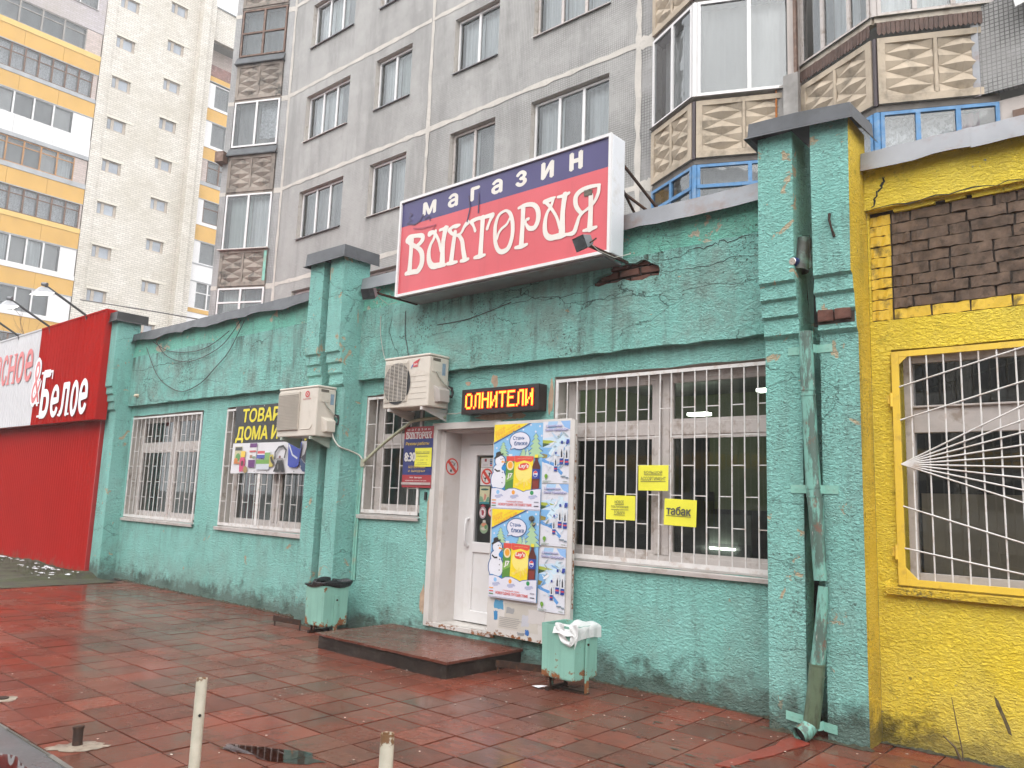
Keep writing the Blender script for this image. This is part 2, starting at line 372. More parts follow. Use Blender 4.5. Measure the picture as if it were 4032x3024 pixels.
# ================================================================== ground
def wet_tile():
    k = N('wet_red_tile')
    oi = k.n('ObjectInfo').outputs['Random']; isl = k.n('NewGeometry').outputs['Random Per Island']
    r = k.math('FRACT', k.math('ADD', k.math('MULTIPLY', oi, 7.31), k.math('MULTIPLY', isl, 3.17)))
    c = k.mix(r, (.115,.033,.020), (.205,.053,.032))
    c = k.mix(k.rng(k.math('FRACT', k.math('MULTIPLY', r, 9.7)), .55, 1, 0, .7), c, (.105,.055,.038))
    big = k.noise(.55, 5, .6)
    c = k.mix(k.rng(big, .42, .66, 0, .6), c, (.082,.042,.029))
    c = k.mix(k.math('MULTIPLY', k.rng(k.noise(3.5, 9, .7), .5, .68), .5), c, (.05,.034,.026))
    c = k.mix(k.math('MULTIPLY', k.rng(k.noise(13, 7, .7), .56, .7), .35), c, (.17,.072,.052))
    br = k.n('TexBrick', {'Vector': k.vec((1,1,1)), 'Color1': (1,1,1), 'Color2': (.62,.62,.62), 'Mortar': (.8,.8,.8), 'Scale': 1.0, 'Mortar Size': .003, 'Brick Width': .103, 'Row Height': .052}).outputs[0]
    pat = k.rng(k.noise(.45, 3, .5, vec=k.vec((1,1,1), (4,1,0))), .50, .56)
    c = k.mix(k.math('MULTIPLY', pat, .75), c, k.mix(1., c, br, 'MULTIPLY'))
    wet = k.rng(k.noise(.9, 6, .62, vec=k.vec((1,1,1), (0,3,5))), .34, .62)
    grain = k.noise(160, 3)
    rough = k.math('ADD', k.math('MULTIPLY', wet, -.26), k.math('ADD', k.math('MULTIPLY', grain, .10), .33))
    b = k.math('ADD', k.math('MULTIPLY', grain, .35), k.noise(25, 4))
    k.bsdf(Base_Color=c, Roughness=rough, Specular_IOR_Level=.17, Normal=k.bump(b, k.rng(wet, 0, 1, .22, .06), .006))
    return k.mat
m_tile = wet_tile()
m_bed = M('joint_dirt', (.018,.016,.012), .7, .4, 10, .3, 40)
def asphalt():
    k = N('wet_asphalt')
    c = k.mix(k.noise(3, 6), (.055,.055,.058), (.10,.10,.102)); c = k.mix(k.rng(k.noise(90, 4), .55, .75), c, (.16,.155,.15))
    k.bsdf(Base_Color=c, Roughness=k.rng(k.noise(1.4, 5), .35, .65, .18, .5), Normal=k.bump(k.noise(120, 3), .3, .006)); return k.mat
m_asph = asphalt()
mb = MB(); mb.face([(-400,-400,-.03),(400,-400,-.03),(400,400,-.03),(-400,400,-.03)])
mb.build('ground', M('wet_ground', (.07,.065,.06), .5, .3, 1.5), kind='structure')
mb = MB(); mb.face([(-60,-30,-.012),(30,-30,-.012),(30,-4.13,-.012),(-60,-4.13,-.012)])
mb.build('road', m_asph, kind='structure')
mb = MB(); mb.face([(-14.1,-4.125,-.009),(2.4,-4.125,-.009),(2.4,.3,-.009),(-14.1,.3,-.009)])
pave = mb.build('pavement', m_bed, kind='structure')
# paving tiles, 30 cm, one object each for those that show largest
TP = .3085
def tile_mesh(n):
    b = MB(); h = TP/2-.0062; e = .0016
    pt = lambda s, z: [(-s,-s,z),(s,-s,z),(s,s,z),(-s,s,z)]
    jt = lambda ps: [(x+rnd(-.0022,.0022), y+rnd(-.0022,.0022), z) for x, y, z in ps]
    b.idx(jt(pt(h-e, 0)) + jt(pt(h, -e)) + pt(h, -.028), [(0,1,2,3)] + [(i,(i+1)%4,4+(i+1)%4,4+i) for i in range(4)] + [(4+i,4+(i+1)%4,8+(i+1)%4,8+i) for i in range(4)])
    me = bpy.data.meshes.new('paving_tile'); me.from_pydata(b.v, [], [tuple(reversed(f)) for f in b.f])
    bm = bmesh.new(); bm.from_mesh(me); bmesh.ops.recalc_face_normals(bm, faces=bm.faces); bm.to_mesh(me); bm.free()
    me.materials.append(m_tile); return me
tms = [tile_mesh(i) for i in range(6)]
cells = []
for i in range(-36, 20):
    for j in range(-14, 1):
        x = -3.24 + (i+.5)*TP; y = -.265 + (j+.5)*TP
        if x < -13.85 or x > 2.1 or y > .02 or y < -4.125-.10: continue
        if -6.95 < x < -5.1 and y > -.95 and not (x > -5.25): continue    # under the door step
        d = math.hypot(x, y+6.1)
        a = math.degrees(math.atan2(-x, y+6.1))
        vis = 5 < a < 76
        cells.append((d if vis else d+100, x, y))
cells.sort()
stuffv = MB()
for n, (d, x, y) in enumerate(cells):
    rz = rnd(-.006, .006); tl = Matrix.Translation((x+rnd(-.002,.002), y+rnd(-.002,.002), rnd(-.0025,.0015))) @ Matrix.Rotation(rz, 4, 'Z') @ Matrix.Rotation(rnd(-.006,.006), 4, 'X') @ Matrix.Rotation(rnd(-.006,.006), 4, 'Y')
    me = tms[n % 6]
    if y-TP/2 < -4.13:                                          # last row, cut along the road
        hi = y+TP/2; sc_ = (hi+4.128)/TP
        if sc_ < .1: continue
        tl = Matrix.Translation((0, (hi-4.128)/2-y, 0)) @ tl @ Matrix.Diagonal((1, sc_, 1, 1))
    if n < 295:
        o = bpy.data.objects.new('paving_tile', me); COL.objects.link(o); o.parent = pave; o.matrix_local = tl
    else:
        stuffv.idx([tl @ v.co for v in me.vertices], [tuple(p.vertices) for p in me.polygons])
o = stuffv.build('far_paving_tiles', m_tile, pave, kind='stuff', recalc=False)
# painted red drain strip below the downpipe
mb = MB(); mb.prism(GR, [(-2.27,-.40),(-2.12,-.46),(-2.13,-.56),(-2.17,-.72),(-2.19,-.9),(-2.25,-1.1),(-2.28,-1.34),(-2.37,-1.36),(-2.33,-1.1),(-2.30,-.85),(-2.27,-.68),(-2.29,-.55)], .001, .006)
mb.build('drain_channel', M('red_drain_paint', (.22,.04,.025), .35, .25, 8, .2, 60), pave)
# concrete edge under the cut asphalt line
mb = MB()
for i in range(45):
    x = -13.8 + i*.36; mb.box(x, x+.355, -4.145+rnd(-.006,.006), -4.126, -.03, -.004+rnd(-.004,.002), j=.004)
mb.build('pavement_edge', M('edge_mortar', (.11,.10,.085), .7, .3, 9, .5, 40), pave, kind='stuff')
# puddles
def puddle(cx, cy, pts, z=.0035):
    b = MB(); b.face([(cx+a, cy+c, z) for a, c in pts])
    return b
def blob(rx, ry, n=30, j=.34, rot=0.):
    ph = [rnd(0, 6.28) for _ in range(3)]; o = []
    for i in range(n):
        t = 2*pi*i/n; r = 1 + j*(sin(2*t+ph[0])*.5 + sin(3*t+ph[1])*.4 + sin(5*t+ph[2])*.3 + sin(9*t+ph[0])*.2)
        a, b = rx*r*cos(t), ry*r*sin(t); o.append((a*cos(rot)-b*sin(rot), a*sin(rot)+b*cos(rot)))
    return o
k = N('rain_water'); fr = k.n('Fresnel', {'IOR': 1.33}).outputs[0]
tr = k.n('BsdfTransparent', {0: (.55,.5,.47)}).outputs[0]; gl = k.n('BsdfGlossy', {'Color': (1,1,1), 'Roughness': .01}).outputs[0]
k.t.links.new(k.n('MixShader', {0: k.math('ADD', k.math('MULTIPLY', fr, 1.1), .02), 1: tr, 2: gl}).outputs[0], k.out.inputs[0]); m_water = k.mat
for cx, cy, rx, ry, ro in ((-4.32,-3.20,.36,.10,.45),(-5.14,-4.40,.26,.12,.1)):
    puddle(cx, cy, blob(rx, ry, rot=ro)).build('puddle', m_water, kind='structure')

# ================================================================== turquoise shop
shop = thing('shop_building', 'long turquoise stuccoed single-storey shop with three pilasters and barred windows', 'building', (-8.4,0,0))
WIN = [(-14.10,-11.65,1.03,2.78), (-10.95,-8.62,1.03,2.78), (-7.66,-6.62,1.33,2.77), (-4.76,-2.50,1.03,2.78)]
def rectp(u0, u1, v0, v1, j=0.): return [(u0+rnd(-j,j),v0+rnd(-j,j)),(u1+rnd(-j,j),v0+rnd(-j,j)),(u1+rnd(-j,j),v1+rnd(-j,j)),(u0+rnd(-j,j),v1+rnd(-j,j))]
def ragged(u0, u1, v0, v1, j=.012, n=7):
    o = []
    for (a0, b0), (a1, b1) in (((u0,v0),(u1,v0)),((u1,v0),(u1,v1)),((u1,v1),(u0,v1)),((u0,v1),(u0,v0))):
        for i in range(n): o.append((a0+(a1-a0)*i/n+rnd(-j,j), b0+(b1-b0)*i/n+rnd(-j,j)))
    return o
DOOR = (-6.43,-5.45,.21,2.36)
mb = MB()
mb.prism(F, [(-15.1,0),(-1.95,0),(-1.95,2.985),(-15.1,2.985)], -.42, 0, holes=[ragged(*w, j=.008) for w in WIN] + [rectp(*DOOR)], ms=1)
mb.build('wall', [m_teal, m_reveal], shop)
HOLE = [(-4.275,3.667),(-4.24,3.69),(-4.17,3.705),(-4.095,3.712),(-4.085,3.745),(-4.06,3.782),(-3.98,3.765),(-3.88,3.778),(-3.80,3.76),(-3.73,3.785),(-3.688,3.776),(-3.63,3.735),(-3.555,3.70),(-3.54,3.65),(-3.55,3.61),(-3.64,3.615),(-3.72,3.592),(-3.84,3.60),(-3.93,3.63),(-4.0,3.61),(-4.11,3.615),(-4.2,3.60),(-4.27,3.62)]
def band(u0, u1, m=m_teal_up, holes=()):
    b = MB(); n = max(3, int((u1-u0)/.16))
    bot = [(u0+(u1-u0)*i/n, 2.955+rnd(-.010,.010)) for i in range(n+1)]; top = [(u1-(u1-u0)*i/n, 3.828+rnd(-.008,.008)) for i in range(n+1)]
    b.prism(F, bot+top, .004, .08, holes=holes, ms=0); return b.build('frieze', m, shop)
band(-14.28,-8.46); band(-7.77,-2.47, holes=[HOLE])
for u0, u1 in ((-14.28,-8.46),(-7.77,-2.47)):
    b = MB(); b.prism(F, [(u0,3.8285),(u1,3.8285),(u1,4.15),(u0,4.15)], .004, .062); b.build('parapet', m_teal_par, shop)
    b = MB(); b.pbox(F, u0, u1, 2.986, 4.15, -.4, .003); b.build('parapet_backing', m_teal, shop)
    # flashing in lengths, lower edge wavy
    L = u1-u0; nseg = 3 if L > 5.5 else 3
    for i in range(nseg):
        a0 = u0+L*i/nseg+.003; a1 = u0+L*(i+1)/nseg+.012; b = MB(); n = 10; dd = .115+.004*(i % 2)
        top = [(a0+(a1-a0)*k_/n, 4.238+rnd(-.004,.004)) for k_ in range(n+1)]; bot = [(a0+(a1-a0)*k_/n, 4.082+rnd(-.011,.008)+(.02*sin(k_)+.012 if u0 < -10 else 0)) for k_ in range(n+1)]
        for k_ in range(n):
            b.face([F(*bot[k_], dd+.018), F(*bot[k_+1], dd+.018), F(*top[k_+1], dd), F(*top[k_], dd)]); b.face([F(*top[k_], dd), F(*top[k_+1], dd), F(top[k_+1][0], 4.262, -.30), F(top[k_][0], 4.262, -.30)])
            b.face([F(*bot[k_], dd+.018), F(*bot[k_+1], dd+.018), F(bot[k_+1][0], bot[k_+1][1]-.012, dd+.045), F(bot[k_][0], bot[k_][1]-.012, dd+.045)])
        b.build('parapet_flashing', m_flash if u0 < -10 else m_flash2, shop, recalc=False)
# bare bricks where the step of the right pilaster has broken away
b = MB(); b.pbox(F, -2.064,-1.80, 2.925,3.055,.30,.3125); b.build('hole_mortar', m_brickd, shop)
for a0, a1 in ((-2.055,-1.945),(-1.935,-1.825)):
    b = MB(); b.pbox(F, a0,a1,2.945,3.03,.30,.335+rnd(0,.008), j=.006); b.build('brick', m_brickr, shop, bevel=.006)
# roof
b = MB(); b.box(-15.0,-2.0,.30,5.9,3.95,4.1); b.build('roof', M('roofing_felt', (.06,.06,.06), .8, .3, 2), shop)
# broken hole with bricks
b = MB(); b.pbox(F, -4.32,-3.5, 3.56,3.82, .0045,.012); b.build('hole_mortar', m_brickd, shop)
for r in range(3):
    for c_ in range(4):
        u = -4.32 + c_*.225 + (r % 2)*.11; b = MB(); b.pbox(F, u, u+.20, 3.585+r*.078, 3.585+r*.078+.062, .01, .028+rnd(0,.026), j=.008); b.build('brick', m_brickr, shop, bevel=.006)
# cracks: thin open splits in the render
m_crack = M('crack_dirt', (.022,.026,.022), .9, .4)
def crack(pts, w=.006, d=.0815, sub=5, par=shop, m=None):
    o = []
    for (a0,b0),(a1,b1) in zip(pts, pts[1:]):
        for i in range(sub): t = i/sub; o.append((a0+(a1-a0)*t+rnd(-.012,.012), b0+(b1-b0)*t+rnd(-.016,.016)))
    o.append(pts[-1]); n = len(o)
    w *= .62
    b = MB(); b.ribbon(F, o, [w*.5*(.35+rnd(.2,1.)*sin(pi*min(1,(i+.6)/n))) for i in range(n)], d); b.build('crack', m or m_crack, par, recalc=False)
for p_, w in (([(-14.2,3.60),(-13.71,3.56),(-13.51,3.59),(-13.07,3.61),(-12.59,3.59),(-12.22,3.6),(-11.49,3.6)],.012),([(-13.88,3.4),(-13.36,3.38),(-13.21,3.33),(-12.67,3.36),(-12.53,3.3)],.009),
    ([(-12.43,3.25),(-12.19,3.28),(-11.57,3.25),(-11.28,3.2),(-11.0,3.15)],.007),([(-4.25,3.64),(-4.35,3.58),(-4.66,3.57),(-4.97,3.6),(-5.22,3.59),(-5.6,3.56)],.010),([(-5.57,3.51),(-5.46,3.44),(-5.33,3.41),(-5.21,3.36)],.009),
    ([(-4.53,3.49),(-4.23,3.47),(-4.01,3.49),(-3.81,3.5)],.006),([(-3.54,3.65),(-3.33,3.62),(-3.05,3.6),(-2.86,3.64),(-2.5,3.63)],.010),([(-3.54,3.74),(-3.29,3.75),(-3.25,3.79),(-3.07,3.77),(-2.96,3.80),(-2.77,3.80),(-2.55,3.81)],.013),
    ([(-3.4,3.42),(-3.1,3.45),(-2.8,3.41),(-2.5,3.44)],.005),([(-7.2,3.75),(-7.22,3.5),(-7.12,3.3),(-7.05,3.22)],.014)):
    crack(p_, w)
crack([(-6.1,2.84),(-5.8,2.86),(-5.6,2.83),(-5.2,2.85)], .006, .0015)
# flaked patches of plaster round the door
for cx, cz, rx, rz in ((-5.56,2.80,.045,.07),(-5.55,2.42,.27,.035),(-5.95,2.80,.035,.025),(-6.47,1.35,.03,.22),(-6.5,.45,.035,.16),(-4.80,2.58,.03,.17),(-5.22,2.42,.08,.04)):
    b = MB(); b.prism(F, [(cx+a, cz+c) for a, c in blob(rx, rz, 18, .3)], .0002, .0022, back=False); b.build('bare_plaster', M('bare_plaster', (.42,.30,.21), .85, .3, 12, .5, 50), shop)
# pilasters
def pil_strip(b, u0, u1, m, ms, jit=.006):
    prof = [(0,-.03),(.27,-.03),(.27,2.855),(.31,2.885),(.31,3.005),(.34,3.025),(.34,3.135),(.37,3.155),(.37,3.262),(.40,3.283),(.40,4.46),(0,4.46)]
    A = [F(u0+rnd(-jit,jit), z, d) for d, z in prof]; B_ = [F(u1+rnd(-jit,jit), z, d) for d, z in prof]
    tri = tessellate_polygon([[Vector((d, z, 0)) for d, z in prof]]); n = len(prof)
    b.idx(A, tri, ms); b.idx(B_, tri, ms)
    b.idx(A+B_, [(i,(i+1) % n, n+(i+1) % n, n+i) for i in range(n)], m)
def pilaster(u0, g0, g1, u1, capm, side=None, deep=.1, mats=None):
    b = MB(); pil_strip(b, u0, g0, 0, 0); pil_strip(b, g1, u1, 0, 0)
    p = b.build('pilaster', [m_teal_pil], shop)
    if side: pass
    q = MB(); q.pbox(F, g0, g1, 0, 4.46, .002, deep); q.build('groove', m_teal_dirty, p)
    c_ = MB(); dd = .445
    def cap_quad(pts): c_.face(pts)
    e = .045; zt, zb = 4.60, 4.445
    ring = lambda z, g, r=0.: [F(u0-e-g, z+rnd(-r,r), -.1), F(u0-e-g, z+rnd(-r,r), dd+g), F((u0+u1)/2, z+rnd(-r,r), dd+g), F(u1+e+g, z+rnd(-r,r), dd+g), F(u1+e+g, z+rnd(-r,r), -.1)]
    a, b2, c2 = ring(zt, 0, .006), ring(zb, .008, .008), ring(zb-.016, .032, .01)
    for i in range(4):
        c_.face([a[i], a[i+1], b2[i+1], b2[i]]); c_.face([b2[i], b2[i+1], c2[i+1], c2[i]])
    c_.face(a); c_.build('pilaster_cap', capm, p, recalc=False)
    return p
pilaster(-15.15,-14.74,-14.60,-14.20, M('dark_flashing', (.045,.045,.045), .5, .4, 3, .3, 15, metal=.2))
pilaster(-8.47,-8.19,-8.045,-7.77, m_flash)
# right-hand pilaster: two halves with the open joint between the houses
b = MB(); pil_strip(b, -2.48,-2.205, 0, 0); pr_ = b.build('pilaster', [m_teal_pil], shop)
c_ = MB(); e = .05
P1 = [F(-2.53,4.598,-.2),F(-2.53,4.592,.45),F(-2.14,4.575,.45),F(-1.752,4.535,.45),F(-1.745,4.56,-.05)]
P2 = [F(-2.54,4.48,-.2),F(-2.535,4.478,.462),F(-2.14,4.448,.462),F(-1.748,4.415,.462),F(-1.735,4.43,-.05)]
P3 = [F(-2.59,4.455,-.2),F(-2.56,4.46,.482),F(-2.14,4.432,.482),F(-1.73,4.40,.482),F(-1.69,4.38,-.05)]
for i in range(4): c_.face([P1[i],P1[i+1],P2[i+1],P2[i]]); c_.face([P2[i],P2[i+1],P3[i+1],P3[i]])
c_.face(P1); c_.build('pilaster_cap', m_flash, pr_, recalc=False)
b = MB(); b.pbox(F, -2.207,-2.065, -.02, 4.45, -.45,-.40); b.build('joint_void', m_dark, shop)
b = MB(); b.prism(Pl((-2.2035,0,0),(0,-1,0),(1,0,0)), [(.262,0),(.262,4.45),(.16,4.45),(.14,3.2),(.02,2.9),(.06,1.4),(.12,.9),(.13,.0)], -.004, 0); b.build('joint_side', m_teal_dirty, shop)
b = MB(); b.pbox(F, -2.2065,-2.2045, 0, 4.45, -.40,.262); b.build('joint_void', m_dark, shop)

# windows ----------------------------------------------------------------
def shop_window(w, mull, trans, d=-.14, pane_m=None, two=True, sill=True):
    u0, u1, v0, v1 = w; b = MB(); t = .055
    ins = (u0+.10, u1-.06, v0+.05, v1-.035); a0, a1, c0, c1 = ins
    b.pbox(F, a0-.03, a0+t, c0, c1, d-.06, d); b.pbox(F, a1-t, a1+.03, c0, c1, d-.06, d)
    b.pbox(F, a0+t, a1-t, c0, c0+t, d-.06, d-.002); b.pbox(F, a0+t, a1-t, c1-t, c1, d-.06, d-.002)
    cols = []; x = a0+t
    for m in mull:
        b.pbox(F, m-.075, m-.012, c0+t, c1-t, d-.05, d+.006); b.pbox(F, m+.012, m+.075, c0+t, c1-t, d-.05, d+.006); b.pbox(F, m-.012, m+.012, c0+t, c1-t, d-.05, d-.012)
        cols.append((x, m-.075)); x = m+.075
    cols.append((x, a1-t))
    for i, (p0, p1) in enumerate(cols): b.pbox(F, p0, p1, trans-.055, trans+.055, d-.05, d+.002)
    fr = b.build('window', m_whitewood, shop, bevel=.004)
    for p0, p1 in cols:
        for q0, q1 in ((c0+t, trans-.055), (trans+.055, c1-t)):
            s = MB(); g = .032
            s.prism(F, rectp(p0, p1, q0, q1), d-.045, d-.006, holes=[rectp(p0+g, p1-g, q0+g, q1-g)]); s.build('sash', m_whitewood, fr)
            s = MB(); s.face([F(p0+g-.004,q0+g-.004,d-.028),F(p1-g+.004,q0+g-.004,d-.028),F(p1-g+.004,q1-g+.004,d-.028),F(p0+g-.004,q1-g+.004,d-.028)]); s.build('pane', m_glass, fr, recalc=False)
    s = MB(); s.idx([F(u0-.03+0,v0-.045,.035),F(u1+.02,v0-.045+rnd(-.01,.01),.035),F(u1+.02,v0-.005,.045),F(u0-.03,v0,.045),F(u0-.03,v0+.012,-.12),F(u1+.02,v0+.012,-.12)],[(0,1,2,3),(3,2,5,4)])
    s.build('sill', m_white, fr, recalc=False)
    return fr
def grille(w, n, rungs, d=.012, first=0., lower=None, part='window_grille'):
    u0, u1, v0, v1 = w; b = MB(); a0, a1, c0, c1 = u0+.03, u1-.02, v0+.025, v1-.03
    b.pbox(F, a0, a0+.03, c0, c1, d-.006, d+.006); b.pbox(F, a1-.03, a1, c0, c1, d-.006, d+.006)
    b.pbox(F, a0+.03, a1-.03, c0, c0+.04, d-.006, d+.008); b.pbox(F, a0+.03, a1-.03, c1-.03, c1, d-.006, d+.006)
    g = b.build(part, m_bar, shop); us = [a0+.03+(a1-a0-.06)*(i+1)/(n+1) for i in range(n)]
    me = None
    for u in us:
        s = MB(); s.pbox(F, -.0045, .0045, 0, c1-c0-.07, d-.006, d+.004)
        if me is None: o = s.build('bar', m_bar, g); me = o.data
        else: o = bpy.data.objects.new('bar', me); COL.objects.link(o); o.parent = g
        o.location = (u, 0, c0+.04); o.rotation_euler = (0, rnd(-.003,.003), 0)
    r = MB(); allu = [a0+.015]+us+[a1-.015]
    for lv, z in enumerate(rungs):
        for i in range(len(allu)-1):
            if (i+lv) % 2 == 0: r.pbox(F, allu[i], allu[i+1], z-.004, z+.004, d-.005, d+.003)
    r.build('rungs', m_bar, g, kind='stuff'); return g
def blind(fr, w):
    kf = 60; b = MB(); L = [(w[0]-.05+(w[1]-w[0]+.1)*i/kf, .03*sin(i*1.3)) for i in range(kf+1)]
    b.idx([F(u,w[2]-.1,-.62+o_) for u, o_ in L]+[F(u,w[3]+.1,-.62+o_) for u, o_ in L], [(i,i+1,kf+2+i,kf+1+i) for i in range(kf)], 0, True)
    b.build('curtain', M('grey_green_blind', (.21,.235,.215), .9, .25, 1.2), fr, recalc=False)
RUN = (2.41,2.163,1.91,1.655,1.40)
f_ = shop_window(WIN[0], [-12.80], 2.235); blind(f_, WIN[0]); grille(WIN[0], 15, (2.41,2.163,1.91,1.655,1.40))
f_ = shop_window(WIN[1], [-9.70], 2.235); blind(f_, WIN[1]); grille(WIN[1], 14, (2.41,2.163,1.91,1.655,1.40))
f_ = shop_window(WIN[2], [], 2.215); blind(f_, WIN[2]); grille(WIN[2], 5, (2.41,2.163,1.91,1.655))
shop_window(WIN[3], [-3.63], 2.245); grille(WIN[3], 18, RUN)
# left flush white strip of the fixed casement in window two
b = MB(); b.pbox(F, -9.93,-9.87, 1.09, 1.80, .02,.03); b.build('banner_post', m_bar, shop)

# interior ---------------------------------------------------------------
b = MB(); b.box(-14.8,-2.55,4.6,4.65,.1,2.95,1); b.box(-14.8,-2.55,.43,4.6,.06,.10,2); b.box(-14.8,-2.55,.43,4.6,2.93,2.98,1)
b.box(-14.85,-14.8,.43,4.6,.1,2.95,1); b.box(-5.30,-5.22,.43,4.6,.1,2.93,0); b.box(-2.55,-2.5,.43,4.6,.1,2.93,0); b.box(-5.22,-2.55,2.7,2.76,.1,2.93,0); b.box(-8.5,-8.4,.43,4.6,.1,2.93,1)
b.build('interior', [m_room, m_room2, M('inner_floor', (.12,.11,.10), .5, .2)], shop)
m_tube = emis('lit_tube', (.92,1.,.86), 5.)
for x, y, z, l in ((-3.22,1.5,2.735,.10),(-4.62,1.9,2.56,.10),(-4.08,1.7,2.55,.12),(-4.4,1.1,2.88,.5)):
    b = MB(); b.box(x-l, x+l, y-.05, y+.05, z, z+.03); b.build('ceiling_light', m_tube, shop)
b = MB(); b.box(-4.20,-3.62,1.55,1.60,1.14,1.16); b.build('counter_light', m_tube, shop)
m_cab = M('dark_cabinet', (.04,.043,.042), .35, .3)
b = MB(); b.box(-4.45,-3.45,1.62,2.2,.1,1.55); b.box(-4.44,-3.46,1.615,1.625,1.2,1.5, 1); b.build('counter', [m_cab, M('chill_glass', (.12,.13,.12), .2, .3)], shop)
b = MB(); b.box(-5.15,-4.4,2.3,2.69,.1,1.75); b.box(-3.4,-2.75,2.35,2.69,.1,1.7); b.box(-5.15,-3.78,1.0,1.35,.1,2.35); b.build('shelf_rack', m_cab, shop)
for i in range(16):
    u = -5.1+.05*i+rnd(-.01,.01); b = MB(); b.box(u, u+.035, 2.25,2.29, 1.62 if i % 3 else 1.3, (1.62 if i % 3 else 1.3)+rnd(.12,.24)); b.build('bottle', M('dim_goods_%d' % (i % 4), [(.2,.05,.03),(.05,.12,.2),(.25,.22,.08),(.1,.14,.06)][i % 4], .4, .2), shop)

# entrance -----------------------------------------------------------------
u0, u1, v0, v1 = DOOR
b = MB(); b.pbox(F, u0-.02, u0+.055, v0-.01, v1+.02, -.05, .02); b.pbox(F, u1-.05, u1+.02, v0-.01, v1+.02, -.05, .02); b.pbox(F, u0+.055, u1-.05, v1-.05, v1+.02, -.05, .021); b.pbox(F, u0+.055, u1-.05, v0-.01, v0+.03, -.05, .018)
b.build('door_frame', m_steel, shop)
b = MB(); b.pbox(F, u0+.10, u0+.125, v0+.02, v1-.06, -.30, -.05); b.pbox(F, u1-.06, u1-.03, v0+.02, v1-.06, -.30, -.05); b.pbox(F, u0+.10, u1-.06, v1-.075, v1-.05, -.30, -.05); b.pbox(F, u0+.055,u0+.10, v0+.03,v1-.05,-.06,-.045)
b.build('door_reveal', M('reveal_board', (.54,.50,.475), .45, .06, 2, dirt=(.4,.33,.27), dirtamt=.35), shop)
b = MB()
for i in range(4): b.pbox(F, u0+.10+i*.21, u0+.306+i*.21, v0+.0, v0+.03, -.32, -.04)
b.build('threshold_tiles', M('threshold_tile', (.55,.52,.48), .2, .12, 3), shop)
ul, ur = -6.31,-5.36
b = MB(); b.pbox(F, ul, ul+.14, .245, 2.30, -.36, -.30); b.pbox(F, ul+.14, ur, 2.16, 2.30, -.36, -.30); b.build('inner_door_frame', m_pvc, shop, bevel=.004)
b = MB(); a0, a1 = ul+.145, ur-.02
b.prism(F, rectp(a0, a1, .25, 2.155), -.35, -.285, holes=[rectp(a0+.115, a1-.115, 1.10, 2.04), rectp(a0+.115, a1-.115, .375, .99)])
dr = b.build('entrance_door', m_pvc, shop, bevel=.006)
b = MB(); b.pbox(F, a0+.11, a1-.11, .37, .995, -.33,-.305); b.build('door_panel', m_pvc, dr)
b = MB(); b.face([F(a0+.11,1.095,-.315),F(a1-.11,1.095,-.315),F(a1-.11,2.045,-.315),F(a0+.11,2.045,-.315)]); b.build('pane', m_glass2, dr, recalc=False)
b = MB(); b.tube([F(a0+.045,1.05,-.285),F(a0+.05,1.06,-.235),F(a0+.05,1.12,-.22),F(a0+.05,1.28,-.22),F(a0+.05,1.34,-.235),F(a0+.045,1.35,-.285)], .014, 8); b.build('handle', m_pvc, dr)
# steel outer door folded back against the wall
SD = (-5.45,-4.425,.25,2.34)
b = MB(); b.pbox(F, SD[0], SD[1], SD[2], SD[3], .058, .098); b.pbox(F, SD[0]+.97, SD[1]-.0, SD[2]+.001, SD[3]-.001, .098, .103); b.pbox(F, SD[0]+.01, SD[1]-.05, SD[3], SD[3]+.014, .05, .09)
sdoor = b.build('steel_door', m_steel, shop, label='white painted steel outer door with rusty lower edge, folded back')
b = MB(); b.tube([F(-4.89,1.395,.098),F(-4.89,1.395,.125),F(-4.89,1.395,.15)], [.012,.03,.024], 10); b.tube([F(-4.85,1.36,.098),F(-4.87,1.33,.14)], .014, 6); b.build('knob', M('dull_brass', (.16,.13,.09), .4, .2, metal=.6), sdoor)
b = MB(); b.prism(F, [(SD[0]+i*.0513, SD[2]+.002) for i in range(21)] + [(SD[1]-i*.0513, SD[2]+.012+rnd(0,.035)) for i in range(21)], .0985, .1005, back=False); b.build('rust_edge', m_rust, sdoor)
for z in (.5,1.45,2.1):
    b = MB(); b.tube([F(-5.46,z-.05,.075),F(-5.46,z+.05,.075)], .012, 8); b.build('hinge', m_steel, sdoor)
b = MB(); b.pbox(F, -4.422,-4.419, .6,2.2,.07,.09)
b.build('door_bolt_strip', m_rust, sdoor)
# bell box
b = MB(); b.pbox(F, -6.535,-6.505,1.53,1.62,.0,.025); b.build('door_bell', m_black, shop, bevel=.004)
b = MB(); b.tube([F(-13.84,3.12,.08),F(-13.84,3.12,.13),F(-13.84,3.10,.14)], [.035,.03,.02], 8); b.build('bracket_insulator', M('beige_porcelain', (.5,.42,.3), .4, .1), shop)
